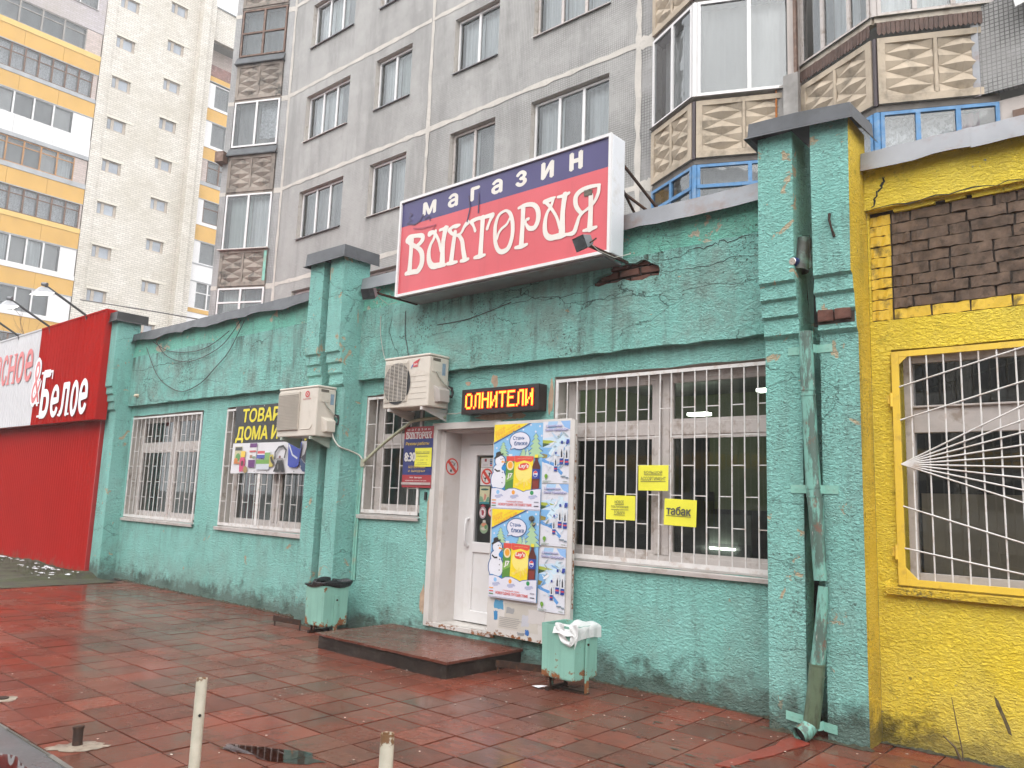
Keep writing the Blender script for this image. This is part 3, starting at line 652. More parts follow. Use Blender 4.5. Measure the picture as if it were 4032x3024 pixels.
# ================================================================== things on and around the shop
LETTERS = [(-1.245,0.179,0.0268,-1.249,-0.023,0.0234,-1.255,-0.198,0.0288),(-1.311,-0.207,0.0179,-1.219,-0.204,0.0221,-1.116,-0.212,0.0218),(-1.313,0.184,0.0293,-1.279,0.214,0.0225,-1.176,0.212,0.0178,-1.077,0.192,0.0219,-1.064,0.149,0.0241,-1.096,0.114,0.0197,-1.146,0.094,0.0154),(-1.313,0.184,0.0248,-1.24,0.123,0.0201,-1.138,0.064,0.0198,-1.066,-0.011,0.0261,-1.057,-0.128,0.0282,-1.107,-0.201,0.0261,-1.167,-0.213,0.0175),(-0.952,0.189,0.0259,-0.891,0.194,0.0172,-0.84,0.142,0.0149,-0.796,0.07,0.0148,-0.759,-0.041,0.0147),(-0.859,0.202,0.015,-0.88,0.122,0.015,-0.927,0.06,0.0161,-0.951,-0.024,0.0215,-0.938,-0.123,0.0257,-0.879,-0.191,0.0276,-0.772,-0.199,0.023),(-0.704,0.199,0.0273,-0.731,0.04,0.0231,-0.73,-0.185,0.0312),(-0.791,0.199,0.0127,-0.676,0.207,0.0146),(-0.893,-0.195,0.0149,-0.784,-0.204,0.021,-0.685,-0.21,0.0145),(-0.553,0.126,0.0205,-0.572,-0.007,0.0226,-0.592,-0.196,0.0246),(-0.648,-0.206,0.0144,-0.582,-0.208,0.0184,-0.507,-0.21,0.0121),(-0.643,0.169,0.0208,-0.6,0.122,0.0145,-0.532,0.091,0.0123,-0.466,0.064,0.0122),(-0.643,0.169,0.0187,-0.59,0.195,0.0145,-0.534,0.192,0.0185,-0.488,0.196,0.0102),(-0.369,0.198,0.0221,-0.413,0.166,0.0162,-0.455,0.107,0.0122,-0.504,0.082,0.0102),(-0.504,0.089,0.0122,-0.444,0.016,0.0202,-0.419,-0.087,0.0221,-0.389,-0.197,0.024),(-0.443,-0.211,0.0141,-0.389,-0.211,0.018,-0.335,-0.207,0.0119),(-0.315,0.194,0.02,-0.244,0.209,0.0159,-0.133,0.206,0.0156,-0.012,0.206,0.0192),(-0.31,0.189,0.02,-0.28,0.139,0.0119,-0.254,0.083,0.0138),(-0.016,0.2,0.0212,-0.052,0.142,0.0135,-0.082,0.072,0.0155),(-0.151,0.203,0.0235,-0.157,0.014,0.0214,-0.163,-0.195,0.0252),(-0.245,-0.21,0.0137,-0.175,-0.209,0.0194,-0.101,-0.206,0.0115),(0.138,0.21,0.0113,0.072,0.181,0.0133,0.033,0.091,0.0172,0.03,-0.024,0.019,0.048,-0.125,0.0189,0.094,-0.199,0.0188,0.158,-0.217,0.0205,0.226,-0.185,0.0203,0.266,-0.07,0.0184,0.264,0.059,0.0185,0.23,0.16,0.0168,0.178,0.207,0.0113,0.138,0.21,0.0113),(0.224,0.119,0.0093,0.185,0.062,0.0112,0.12,0.03,0.0113,0.08,-0.011,0.0113,0.062,-0.069,0.0095),(0.397,0.202,0.0219,0.397,0.029,0.02,0.389,-0.199,0.0235),(0.315,-0.207,0.0128,0.392,-0.209,0.018,0.463,-0.2,0.0107),(0.337,0.199,0.011,0.429,0.211,0.0164,0.528,0.191,0.0179,0.586,0.124,0.0213,0.594,0.028,0.0212,0.554,-0.045,0.0195,0.483,-0.04,0.0179,0.441,0.01,0.0108),(0.438,0.007,0.009,0.44,0.052,0.0108,0.471,0.058,0.0126),(0.668,0.188,0.0176,0.74,0.196,0.0174,0.793,0.206,0.0087),(0.684,0.181,0.014,0.751,0.107,0.0122,0.822,0.001,0.012,0.864,-0.115,0.0119),(0.778,0.2,0.0121,0.75,0.125,0.013,0.7,0.059,0.014,0.681,-0.046,0.0192,0.696,-0.143,0.0208,0.759,-0.192,0.0224,0.855,-0.19,0.0204),(0.915,0.202,0.0238,0.895,0.047,0.0204,0.891,-0.166,0.0287),(0.83,0.2,0.0103,0.897,0.197,0.0137,0.963,0.209,0.0118),(0.762,-0.196,0.0137,0.874,-0.199,0.0203,0.954,-0.194,0.01),(1.218,0.125,0.0196,1.219,-0.024,0.0195,1.213,-0.198,0.0226),(1.143,-0.199,0.0098,1.213,-0.198,0.0161,1.285,-0.193,0.0112),(1.313,0.204,0.0113,1.202,0.213,0.0147,1.096,0.196,0.0183,1.044,0.148,0.02,1.05,0.064,0.0183,1.099,-0.007,0.0149,1.138,-0.022,0.0098),(1.306,0.203,0.0129,1.301,0.135,0.0145,1.258,0.056,0.0129,1.18,0.002,0.0114,1.1,-0.028,0.0099),(1.138,-0.019,0.0098,1.09,-0.056,0.0132,1.063,-0.126,0.0165,1.03,-0.194,0.0182,0.958,-0.198,0.0117)]                        # strokes of the shop name: x, z, half width ... from the middle of the sign
def letters(b, P, cu, cv, sc, d, step, m, wmul=1.):
    for st in LETTERS:
        pts = [(st[i], st[i+1], st[i+2]*wmul) for i in range(0, len(st), 3)]
        ss = []                                    # Catmull-Rom
        for i in range(len(pts)-1):
            p0, p1, p2, p3 = pts[max(i-1,0)], pts[i], pts[i+1], pts[min(i+2,len(pts)-1)]
            for t in (0,.25,.5,.75):
                ss.append(tuple(.5*(2*p1[k]+(p2[k]-p0[k])*t+(2*p0[k]-5*p1[k]+4*p2[k]-p3[k])*t*t+(3*p1[k]-p0[k]-3*p2[k]+p3[k])*t**3) for k in range(3)))
        ss.append(pts[-1]); d += step
        L = []; R = []; n = len(ss)
        for i, (x, z, w) in enumerate(ss):
            x0, z0, _ = ss[max(i-1,0)]; x1, z1, _ = ss[min(i+1,n-1)]; tx, tz = x1-x0, z1-z0; l = math.hypot(tx, tz) or 1
            w = max(w, .006*wmul); L.append(P(cu+(x-tz/l*w)*sc, cv+(z+tx/l*w)*sc, d)); R.append(P(cu+(x+tz/l*w)*sc, cv+(z-tx/l*w)*sc, d))
        b.idx(L+R, [(i,i+1,n+i+1,n+i) for i in range(n-1)], m)
        for x, z, w in (ss[0], ss[-1]):
            d += step; b.face([P(cu+(x+w*cos(k*pi/6))*sc, cv+(z+w*sin(k*pi/6))*sc, d) for k in range(12)], m)
    return d
# --- big light box sign
sg = thing('shop_sign', 'large red and blue light box sign with white shop name lettering above the entrance', 'sign', (-5.3,-.3,3.79))
X0, X1, Z0, Z1 = -6.765,-3.855,3.785,4.925
b = MB(); b.pbox(F, X0, X1, Z0, Z1, .19, .40); sgb = b.build('sign_casing', M('white_sign_casing', (.60,.61,.63), .4, .06, 2, dirt=(.4,.36,.3), dirtamt=.5, ds=4), sg, bevel=.012)
b = MB(); f = .03
b.prism(F, rectp(X0, X1, Z0, Z1), .4005, .424, holes=[rectp(X0+f, X1-f, Z0+f, Z1-f)]); b.build('sign_frame', m_pvc, sg)
m_sblue = M('sign_blue', (.045,.035,.135), .35, .1, 3); k = N('sign_red')
c = k.mix(k.rng(k.noise(1.5,5), .35,.65), (.52,.066,.080), (.58,.083,.10)); c = k.mix(k.math('MULTIPLY', k.rng(k.noise(1,5,.6,vec=k.vec((9,9,.7))), .55,.75), .35), c, (.40,.055,.065)); k.bsdf(Base_Color=c, Roughness=.38); m_sred = k.mat
m_slet = M('sign_cream', (.66,.62,.565), .4, .06, 4, dirt=(.6,.45,.4), dirtamt=.25)
pr = Print(F, X0+f, X1-f, Z0+f, Z1-f, .402, .00012)
pr.rect(0,0,1,1, m_sred); pr.rect(0,(4.61-Z0-f)/(Z1-Z0-2*f),1,1, m_sblue)
def su(x): return (x-X0-f)/(X1-X0-2*f)
def sv(z): return (z-Z0-f)/(Z1-Z0-2*f)
for ch, a0, a1, hh in (('м',-6.39,-6.175,.128),('а',-5.99,-5.835,.128),('г',-5.65,-5.515,.128),('а',-5.35,-5.195,.132),('з',-5.02,-4.87,.140),('и',-4.69,-4.53,.148),('н',-4.345,-4.185,.155)):
    pr.text(ch, su(a0), sv(4.69-.01), su(a1), sv(4.69-.01+hh+.012), m_slet, bold=.062)
pr.d = letters(pr.mb, F, -5.3, 4.25, 1., pr.d, .000025, pr.mi(m_slet), 1.34)
m_graf = M('marker_ink', (.05,.03,.08), .5, .2); m_graf2 = M('faded_ink', (.40,.06,.10), .5, .2)
for g in ([(-6.60,4.753),(-6.552,4.727),(-6.613,4.696),(-6.557,4.661),(-6.64,4.634),(-6.51,4.60),(-6.43,4.62)],[(-6.43,4.62),(-6.371,4.688),(-6.335,4.621),(-6.276,4.653),(-6.251,4.589)],[(-5.669,4.746),(-5.642,4.60),(-5.679,4.454)],[(-5.522,4.739),(-5.518,4.517)]):
    pr.line([(su(x), sv(z)) for x, z in g], .009, m_graf)
pr.line([(su(x), sv(z)) for x, z in ((-6.528,4.558),(-6.379,4.528),(-6.156,4.525),(-6.212,4.479))], .008, m_graf2)
pr.poly([(su(-4.163),sv(4.442)),(su(-4.066),sv(4.431)),(su(-4.068),sv(4.375)),(su(-4.161),sv(4.383))], M('tape_patch', (.10,.085,.06), .6, .5, 30))
pr.build('sign_face', parent=sg)
for p_, q_, r_ in (((-3.95,4.8,.19),(-3.62,4.24,-.1),.016),((-3.9,4.5,.19),(-3.9,4.27,-.1),.014),((-5.3,4.8,.19),(-5.1,4.25,-.1),.016),((-6.6,4.8,.19),(-6.4,4.25,-.1),.016),((-3.9,4.45,.19),(-3.72,4.27,.0),.014)):
    b = MB(); b.tube([F(*p_),F(*q_)], r_, 4); b.build('sign_strut', m_darkrust, sg)
b = MB(); b.pbox(F, -6.7,-3.95, 3.765, 3.784, .085,.38); b.build('sign_gutter', m_flash2, sg)
for u in (-6.3,-5.3,-4.4):
    b = MB(); b.pbox(F, u-.02,u+.02,3.80,3.84,.085,.19); b.build('sign_bracket', m_darkrust, sg)
# --- two floodlights on arms under the sign
def floodlight(u, lab, yaw, broken):
    t = thing('floodlight', lab, 'floodlight', (u,-.3,3.78), 'small floodlights under the big sign')
    b = MB(); b.pbox(F, u-.014, u+.014, 3.755, 3.775, .12, .74); b.build('arm', m_darkrust, t)
    def L(a, bb, c): # local: a along X, bb outward, c up
        x = a*cos(yaw)-bb*sin(yaw); y = a*sin(yaw)+bb*cos(yaw); return F(u+x, 3.765+c, .80+y)
    b = MB(); tilt = -.45
    def Q(a, c, d): return L(a, d*cos(tilt)-c*sin(tilt), c*cos(tilt)+d*sin(tilt)+(-.02 if not broken else .01))
    b.idx([Q(-.085,-.06,.05),Q(.085,-.06,.05),Q(.085,.06,.05),Q(-.085,.06,.05),Q(-.055,-.04,-.05),Q(.055,-.04,-.05),Q(.055,.04,-.05),Q(-.055,.04,-.05)],[(4,5,6,7),(0,1,5,4),(1,2,6,5),(2,3,7,6),(3,0,4,7)])
    b.build('lamp_housing', M('grey_cast', (.20,.205,.215), .45, .2, metal=.3), t, bevel=.006)
    b = MB(); b.face([Q(-.078,-.053,.051),Q(.078,-.053,.051),Q(.078,.053,.051),Q(-.078,.053,.051)]); b.build('lamp_glass', m_glass2, t, recalc=False)
    b = MB(); b.tube([L(-.09,0,-.02),L(-.09,-.06,.03),L(0,-.08,.03),L(.09,-.06,.03),L(.09,0,-.02)], .007, 5); b.build('lamp_yoke', m_darkrust, t)
    b = MB(); b.tube([L(0,-.05,.02),L(.05,-.12,-.06),L(.03,-.3,-.08),L(0,-.5,0)], .004, 5); b.build('lamp_cord', m_cable, t)
floodlight(-3.86, 'grey floodlight on a thin arm at the right lower corner of the big sign', .35, True)
floodlight(-6.72, 'grey floodlight with dark glass at the left lower corner of the big sign', -.25, False)

# --- air conditioners
def fanbody(b, u0, u1, v0, v1, d): pass
def aircon(name, u0, u1, v0, v1, d0, d1, lab, style):
    t = thing(name, lab, 'air conditioner', (u0, -d0, v0), 'outdoor air conditioner units on the facade')
    b = MB(); b.pbox(F, u0, u1, v0, v1-.03, d0, d1); b.pbox(F, u0-.006, u1+.006, v1-.0295, v1, d0-.003, d1+.006); c = b.build('casing', m_acw, t, bevel=.012)
    W_, H = u1-u0, v1-v0
    if style == 2:
        cu, cv, r = u0+.335*W_-.02, v0+.47*H, .222
        b = MB(); b.prism(F, rectp(u0+.02, u0+.545*W_, v0+.06, v1-.055), d1+.001, d1+.006); b.build('fan_plate', m_acw, c)
        b = MB(); n = 36; b.face([F(cu+r*cos(2*pi*i/n), cv+r*1.05*sin(2*pi*i/n), d1+.0072) for i in range(n)]); b.build('fan_opening', m_black, c, recalc=False)
        b = MB()
        for i in range(3):
            a = 2*pi*i/3+.4; b.face([F(cu+.04*cos(a), cv+.04*sin(a), d1+.009), F(cu+r*.9*cos(a+.1), cv+r*.9*sin(a+.1), d1+.009), F(cu+r*.92*cos(a+.75), cv+r*.92*sin(a+.75), d1+.011), F(cu+.05*cos(a+.9), cv+.05*sin(a+.9), d1+.011)])
        b.build('fan_blade', M('fan_grey', (.11,.11,.12), .5, .2), c, recalc=False)
        b = MB(); z = v0+.075
        while z < v1-.07:
            b.pbox(F, u0+.025, u0+.545*W_-.006, z-.0025, z+.0025, d1+.013, d1+.017); z += .0155
        for i in range(5): x = u0+.11+i*.072; b.pbox(F, x-.002, x+.002, v0+.07, v1-.065, d1+.012, d1+.0165)
        b.build('fan_guard', m_acw, c, kind='stuff')
        for i in range(5):
            z = v0+.085+i*.062; b = MB(); b.pbox(F, u0+.58*W_, u1-.04, z, z+.006, d1, d1+.0025); b.build('vent_slot', m_acg, c)
        pr = Print(F, u0+.60*W_, u0+.80*W_, v1-.16, v1-.05, d1+.003)
        pr.poly([(0,.0),(.25,.35),(.3,.62),(.1,.35)], ink(.03,.07,.35)); pr.poly([(.25,.2),(.75,.2),(.78,.62),(1,1),(.6,.85),(.25,.66)], ink(.55,.05,.06)); pr.text('avt', .3,.35,.72,.58, ink(.8,.75,.72)); pr.build('maker_emblem', parent=c)
    else:
        b = MB(); b.prism(F, rectp(u0+.015, u0+.57*W_, v0+.075, v1-.06), d1+.001, d1+.018); b.build('louvre_panel', m_acg, c, bevel=.006)
        b = MB(); z = v0+.09
        while z < v1-.08:
            b.pbox(F, u0+.02, u0+.565*W_, z-.004, z+.003, d1+.018, d1+.026); z += .0185
        b.build('louvre', m_acg, c, kind='stuff')
        b = MB(); b.tube([F(u0+.62*W_,v0+.085,d1+.001),F(u1-.11,v0+.085,d1+.001),F(u1-.08,v0+.115,d1+.001),F(u1-.08,v0+.135,d1+.001)], .006, 5); b.build('casing_rib', m_acw, c)
        pr = Print(F, u0+.64*W_, u0+.86*W_, v1-.17, v1-.06, d1+.003)
        pr.ell(.5,.62,.26,.36, ink(.55,.04,.05)); pr.ell(.5,.62,.13,.2, m_acw); pr.rect(.44,.5,.56,.74, ink(.55,.04,.05)); pr.text('DANTEX', .02,.02,.98,.17, ink(.5,.04,.06), bold=.02); pr.build('maker_emblem', parent=c)
    S = Pl((u1,0,0), (0,1,0), (1,0,0))              # right flank: u = world Y
    y0, y1 = -d1, -d0
    b = MB(); b.pbox(S, y0+.05, y0+.16, v1-.075, v1-.045, 0, .004); b.build('hand_slot', M('slot_shadow_plastic', (.12,.10,.08), .6, .1), c)
    b = MB(); b.pbox(S, y0+.04, y0+.17, v1-.20, v1-.09, .0005, .006); b.build('connection_cover', m_acw, c, bevel=.003)
    b = MB(); b.pbox(S, y0+.19, y0+.24, v1-.22, v1-.09, .0005, .002); b.build('rating_label', M('blue_label', (.22,.30,.38), .5, .2, 40), c)
    b = MB(); b.idx([S(y0+.10,v0+.05,0),S(y1-.015,v0+.05,0),S(y1-.015,v0+.225,0),S(y0+.07,v0+.235,0),S(y0+.13,v0+.06,.05),S(y1-.02,v0+.06,.055),S(y1-.02,v0+.19,.055),S(y0+.12,v0+.19,.05)],[(4,5,6,7),(0,1,5,4),(1,2,6,5),(2,3,7,6),(3,0,4,7)]); b.build('valve_cover', m_acw if style == 1 else M('grey_cover', (.40,.36,.33), .45, .1), c, bevel=.006)
    b = MB(); b.tube([S(y0+.10,v1-.19,.008),S(y0+.13,v1-.24,.02),S(y0+.20,v1-.31,.03),S(y1-.01,v1-.36,.04),S(y1+.02,v1-.37,.03)], .008, 6); b.build('cable', m_cable, c)
    b = MB(); b.tube([S(y1-.03,v1-.34,.03),S(y1+.015,v1-.35,.045),S(y1+.03,v1-.40,.05),S(y1+.02,v1-.45,.04),S(y1-.01,v1-.44,.03)], .016, 7); b.build('insulated_pipe', m_black, c)
    for u in (u0+.10, u1-.10):
        b = MB(); b.pbox(F, u-.016, u+.016, v0-.035, v0-.003, 0 if style == 2 else .27, d1-.0); b.pbox(F, u-.016, u+.016, v0-.04, v0+.32, .0 if style == 2 else .272, .012 if style == 2 else .284)
        wd = 0 if style == 2 else .27
        b.prism(Pl((u,0,0),(0,-1,0),(1,0,0)), [(wd,v0-.005),(d1-.02,v0-.005),(d1-.02,v0-.03),(wd,v0-.13)], -.003,.003); b.build('bracket', m_teal_br if style == 1 else m_steel, t)
m_teal_br = rusty('bracket_paint', (.40,.45,.38), .45, .62)
aircon('air_conditioner', -6.90,-6.165,2.525,3.10,.095,.385, 'cream air conditioner with a round fan grille over the narrow barred window', 2)
aircon('air_conditioner', -8.70,-7.895,2.235,2.845,.295,.565, 'beige air conditioner with slatted louvre panel on the middle pilaster', 1)

# --- running LED text display
t = thing('led_display', 'black running text display with glowing red and yellow letters above the door', 'led display', (-5.35,0,2.45))
b = MB(); b.pbox(F, -5.905,-4.845, 2.445, 2.71, .01, .135); lc = b.build('display_case', M('display_case_black', (.02,.014,.014), .35, .3, spec=.5), t, bevel=.004)
b = MB(); b.pbox(F, -5.855,-4.895, 2.49, 2.675, .1352, .137); b.build('display_lens', M('dark_red_lens', (.05,.006,.006), .25, .1), lc)
GL = {'О':".###.|#...#|#...#|#...#|#...#|#...#|#...#|.###.",'Л':"..###|.#..#|.#..#|.#..#|.#..#|.#..#|.#..#|#...#",'Н':"#...#|#...#|#...#|#####|#...#|#...#|#...#|#...#",'И':"#...#|#...#|#..##|#..##|#.#.#|##..#|##..#|#...#",'Т':"#####|..#..|..#..|..#..|..#..|..#..|..#..|..#..",'Е':"#####|#....|#....|####.|#....|#....|#....|#####"}
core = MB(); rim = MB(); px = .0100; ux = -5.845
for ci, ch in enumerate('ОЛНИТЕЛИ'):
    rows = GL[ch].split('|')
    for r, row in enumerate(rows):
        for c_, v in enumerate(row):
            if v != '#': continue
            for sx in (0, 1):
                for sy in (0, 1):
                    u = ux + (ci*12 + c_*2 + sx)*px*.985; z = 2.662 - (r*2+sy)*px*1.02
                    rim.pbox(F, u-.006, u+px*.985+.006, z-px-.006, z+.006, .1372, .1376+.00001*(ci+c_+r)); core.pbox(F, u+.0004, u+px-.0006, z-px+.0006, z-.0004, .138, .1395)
rim.build('led_halo', emis('led_halo_red', (1,.008,.002), 1.0), lc, kind='stuff'); core.build('led_core', emis('led_amber', (1,.50,.06), 1.0), lc, kind='stuff')  # halo round the red diodes drawn as a glowing rim, burnt-out centres as amber
b = MB(); b.tube([F(-5.9,2.50,.03),F(-6.05,2.47,.05),F(-6.2,2.475,.05)], .006, 6); b.build('power_cord', m_cable, t)

# --- opening hours board with note
pr = Print(F, -6.905,-6.42,1.665,2.352,.032,.0003)
R_, B_, Wh, Gd = ink(.38,.03,.04), ink(.02,.03,.16), ink(.72,.68,.66), ink(.62,.42,.10)
pr.rect(0,0,1,1,B_); pr.rect(0,.80,1,1,R_); pr.rect(0,0,1,.205,R_); pr.text('м а г а з и н',.10,.935,.88,.968,Wh,.03)
pr.d = letters(pr.mb, F, -6.658, 2.252, .163, pr.d, .00005, pr.mi(Wh), 1.6)
pr.text('"Режим работы:"',.08,.68,.88,.745,Gd,.03,.15); pr.text('8:30',.06,.43,.45,.57,Wh,.05); pr.text('БЕЗ ПЕРЕРЫВА',.22,.315,.80,.355,Gd,.03); pr.text('И  ВЫХОДНЫХ',.22,.245,.80,.285,Gd,.03)
pr.text('ООО «Виктория»',.28,.145,.70,.175,Wh,.03); pr.text('юридический и фактический адрес:',.14,.10,.87,.125,Wh,.02); pr.rect(0,.045,1,.085,ink(.45,.36,.34)); pr.rect(.3,.055,.7,.075,ink(.55,.48,.46))
hb = pr.build('opening_hours_board', label='narrow red and blue opening hours board left of the entrance', cat='sign')
b = MB(); b.pbox(F, -6.904,-6.421,1.666,2.351,.018,.0315); b.build('board_back', m_white, hb)
YP = ink(.86,.82,.06); TK = ink(.10,.10,.08)
def paper(u0, u1, v0, v1, d, lab, lines, name='paper_notice', tilt=0.):
    P = Pl((0,0,0),(1,0,0),(0,-1,0)); cu, cv = (u0+u1)/2, (v0+v1)/2
    PP = lambda u, v, dd=0.: F(cu+(u-cu)*cos(tilt)-(v-cv)*sin(tilt), cv+(u-cu)*sin(tilt)+(v-cv)*cos(tilt), dd)
    pr = Print(PP, u0, u1, v0, v1, d, .0003)
    n = 6
    for i in range(n): pr.mb.face([PP(u0+(u1-u0)*a, v0+(v1-v0)*c, d+.004*sin(a*5+cv*9)*(1-c)) for a, c in ((i/n,0),((i+1)/n,0),((i+1)/n,1),(i/n,1))], pr.mi(YP))
    pr.d += .0045
    for tx, a0, b0, a1, b1, bo, ul in lines:
        pr.text(tx, a0, b0, a1, b1, TK, bo)
        if ul: pr.rect(a0, b0-.05, a1, b0-.03, TK)
    return pr.build(name, label=lab, cat='paper notice', group='yellow paper notices')
paper(-6.704,-6.429,1.898,2.108,.040,'small yellow typed note taped over the opening hours board',[('МАГАЗИН «ВИКТОРИЯ»',.08,.74,.88,.82,.01,1),('РЕЖИМ РАБОТЫ',.15,.52,.80,.59,.0,0),('С 8.30 ДО 22.00',.14,.32,.80,.39,.0,0),('БЕЗ ПЕРЕРЫВА',.2,.18,.76,.23,.0,0),('И ВЫХОДНЫХ',.10,.08,.9,.13,.0,0)])
paper(-3.772,-3.470,1.690,1.912,.022,'yellow window notice reading БОЛЬШОЙ АССОРТИМЕНТ, highest of three',[('БОЛЬШОЙ',.20,.66,.80,.80,.012,1),('АССОРТИМЕНТ',.09,.40,.92,.54,.012,1)])
paper(-4.106,-3.800,1.424,1.640,.022,'yellow window notice reading НОВОЕ ПОСТУПЛЕНИЕ ТОВАРА, left of the other two',[('НОВОЕ',.30,.67,.62,.80,.012,1),('поступление',.18,.46,.78,.58,.0,1),('ТОВАРА',.28,.24,.66,.37,.012,1)])
paper(-3.508,-3.203,1.398,1.622,.022,'yellow window notice reading табак in big letters',[('табак',.07,.40,.84,.72,.035,1)],tilt=-.03)

# --- banner on window two
pr = Print(F, -10.665,-8.62,1.80,2.775,.024,.0006)
n = 8
BK, WB = ink(.012,.012,.014), ink(.74,.72,.74); YL = ink(.86,.72,.02)
pr.rect(.005,.445,1,1,BK); pr.poly([(0,0),(.25,.012),(.5,.0),(.75,.012),(1,0),(1,.445),(0,.448)],WB)
pr.text('ТОВАРЫ ДЛЯ',.10,.72,1.03,.95,YL,.035,.12); pr.text('ДОМА И САДА',.03,.46,.99,.69,YL,.035,.12)
def bc(x0,y0,x1,y1,m): pr.rect(x0,y0,x1,y1,m)
bc(.04,.14,.135,.40,ink(.55,.5,.3)); bc(.045,.34,.13,.39,ink(.05,.05,.05)); pr.ell(.09,.24,.03,.06,ink(.10,.28,.06)); pr.ell(.07,.19,.025,.04,ink(.6,.2,.03)); bc(.045,.145,.13,.165,ink(.6,.18,.05))
pr.poly([(.12,.03),(.185,.03),(.19,.20),(.175,.24),(.135,.24),(.118,.2)],ink(.62,.05,.16)); bc(.13,.24,.185,.33,ink(.85,.55,.05)); pr.ell(.155,.15,.018,.04,ink(.12,.03,.03)); pr.ell(.20,.06,.028,.05,ink(.38,.27,.10))
bc(.235,.09,.325,.43,ink(.72,.7,.7)); bc(.235,.38,.325,.44,ink(.13,.02,.16)); bc(.235,.09,.32,.2,ink(.13,.02,.16)); bc(.24,.31,.32,.335,ink(.55,.08,.08)); bc(.25,.23,.28,.27,ink(.35,.18,.1)); bc(.285,.22,.32,.25,ink(.2,.3,.2))
bc(.34,.22,.44,.27,ink(.05,.06,.35)); bc(.345,.285,.435,.325,ink(.6,.08,.09)); bc(.345,.27,.435,.285,ink(.8,.8,.82)); bc(.34,.14,.50,.2,ink(.16,.36,.06)); bc(.34,.06,.5,.14,ink(.62,.66,.72)); bc(.44,.2,.5,.3,ink(.2,.4,.12)); bc(.5,.10,.545,.27,ink(.55,.45,.08))
bc(.44,.3,.5,.32,ink(.8,.8,.82))
pr.poly([(.555,.03),(.69,.03),(.655,.2),(.60,.2)],ink(.02,.018,.018)); pr.ell(.625,.205,.04,.018,ink(.3,.28,.27)); pr.ell(.625,.235,.012,.02,ink(.15,.03,.03)); pr.line([(.56,.14),(.53,.19),(.52,.24)],.022,ink(.03,.025,.025)); pr.line([(.57,.2),(.565,.3),(.60,.37),(.65,.385),(.69,.33),(.68,.22)],.016,ink(.03,.028,.026)); pr.ell(.612,.1,.005,.04,ink(.3,.28,.27))
pr.poly([(.71,.42),(.86,.42),(.845,.12),(.82,.09),(.75,.09),(.725,.12)],ink(.02,.05,.40)); pr.ell(.785,.42,.078,.022,ink(.04,.10,.55)); pr.line([(.72,.40),(.77,.26),(.83,.21)],.012,ink(.68,.70,.78))
for i in range(5): pr.line([(.90+.012*i,.2),(.915+.018*i,.28+.02*(i % 3)),(.93+.02*i,.34+.025*((i+1) % 3))],.020,ink(.02,.02,.03))
pr.poly([(.87,.22),(.93,.3),(1,.33),(1,.06),(.95,.08),(.93,.14)],ink(.02,.02,.035)); 
for i in range(3): pr.line([(.86+.01*i,.2-.05*i),(.90,.13-.035*i),(.955,.09-.02*i)],.024,ink(.04,.08,.20))
for i in range(7): pr.ell(.02+i*.157,.035+.0*i,.006,.012,ink(.3,.3,.3))
for i in range(6): pr.ell(.04+i*.18,.975,.005,.011,ink(.35,.35,.35))
for q_ in range(len(pr.mb.v)):                                        # slack ripples
    x, y, z = pr.mb.v[q_]; pr.mb.v[q_] = (x, y-.006*sin((z-1.8)*9), z)
pr.build('banner', label='black and white banner with yellow ТОВАРЫ lettering over household goods, on barred window', cat='banner')

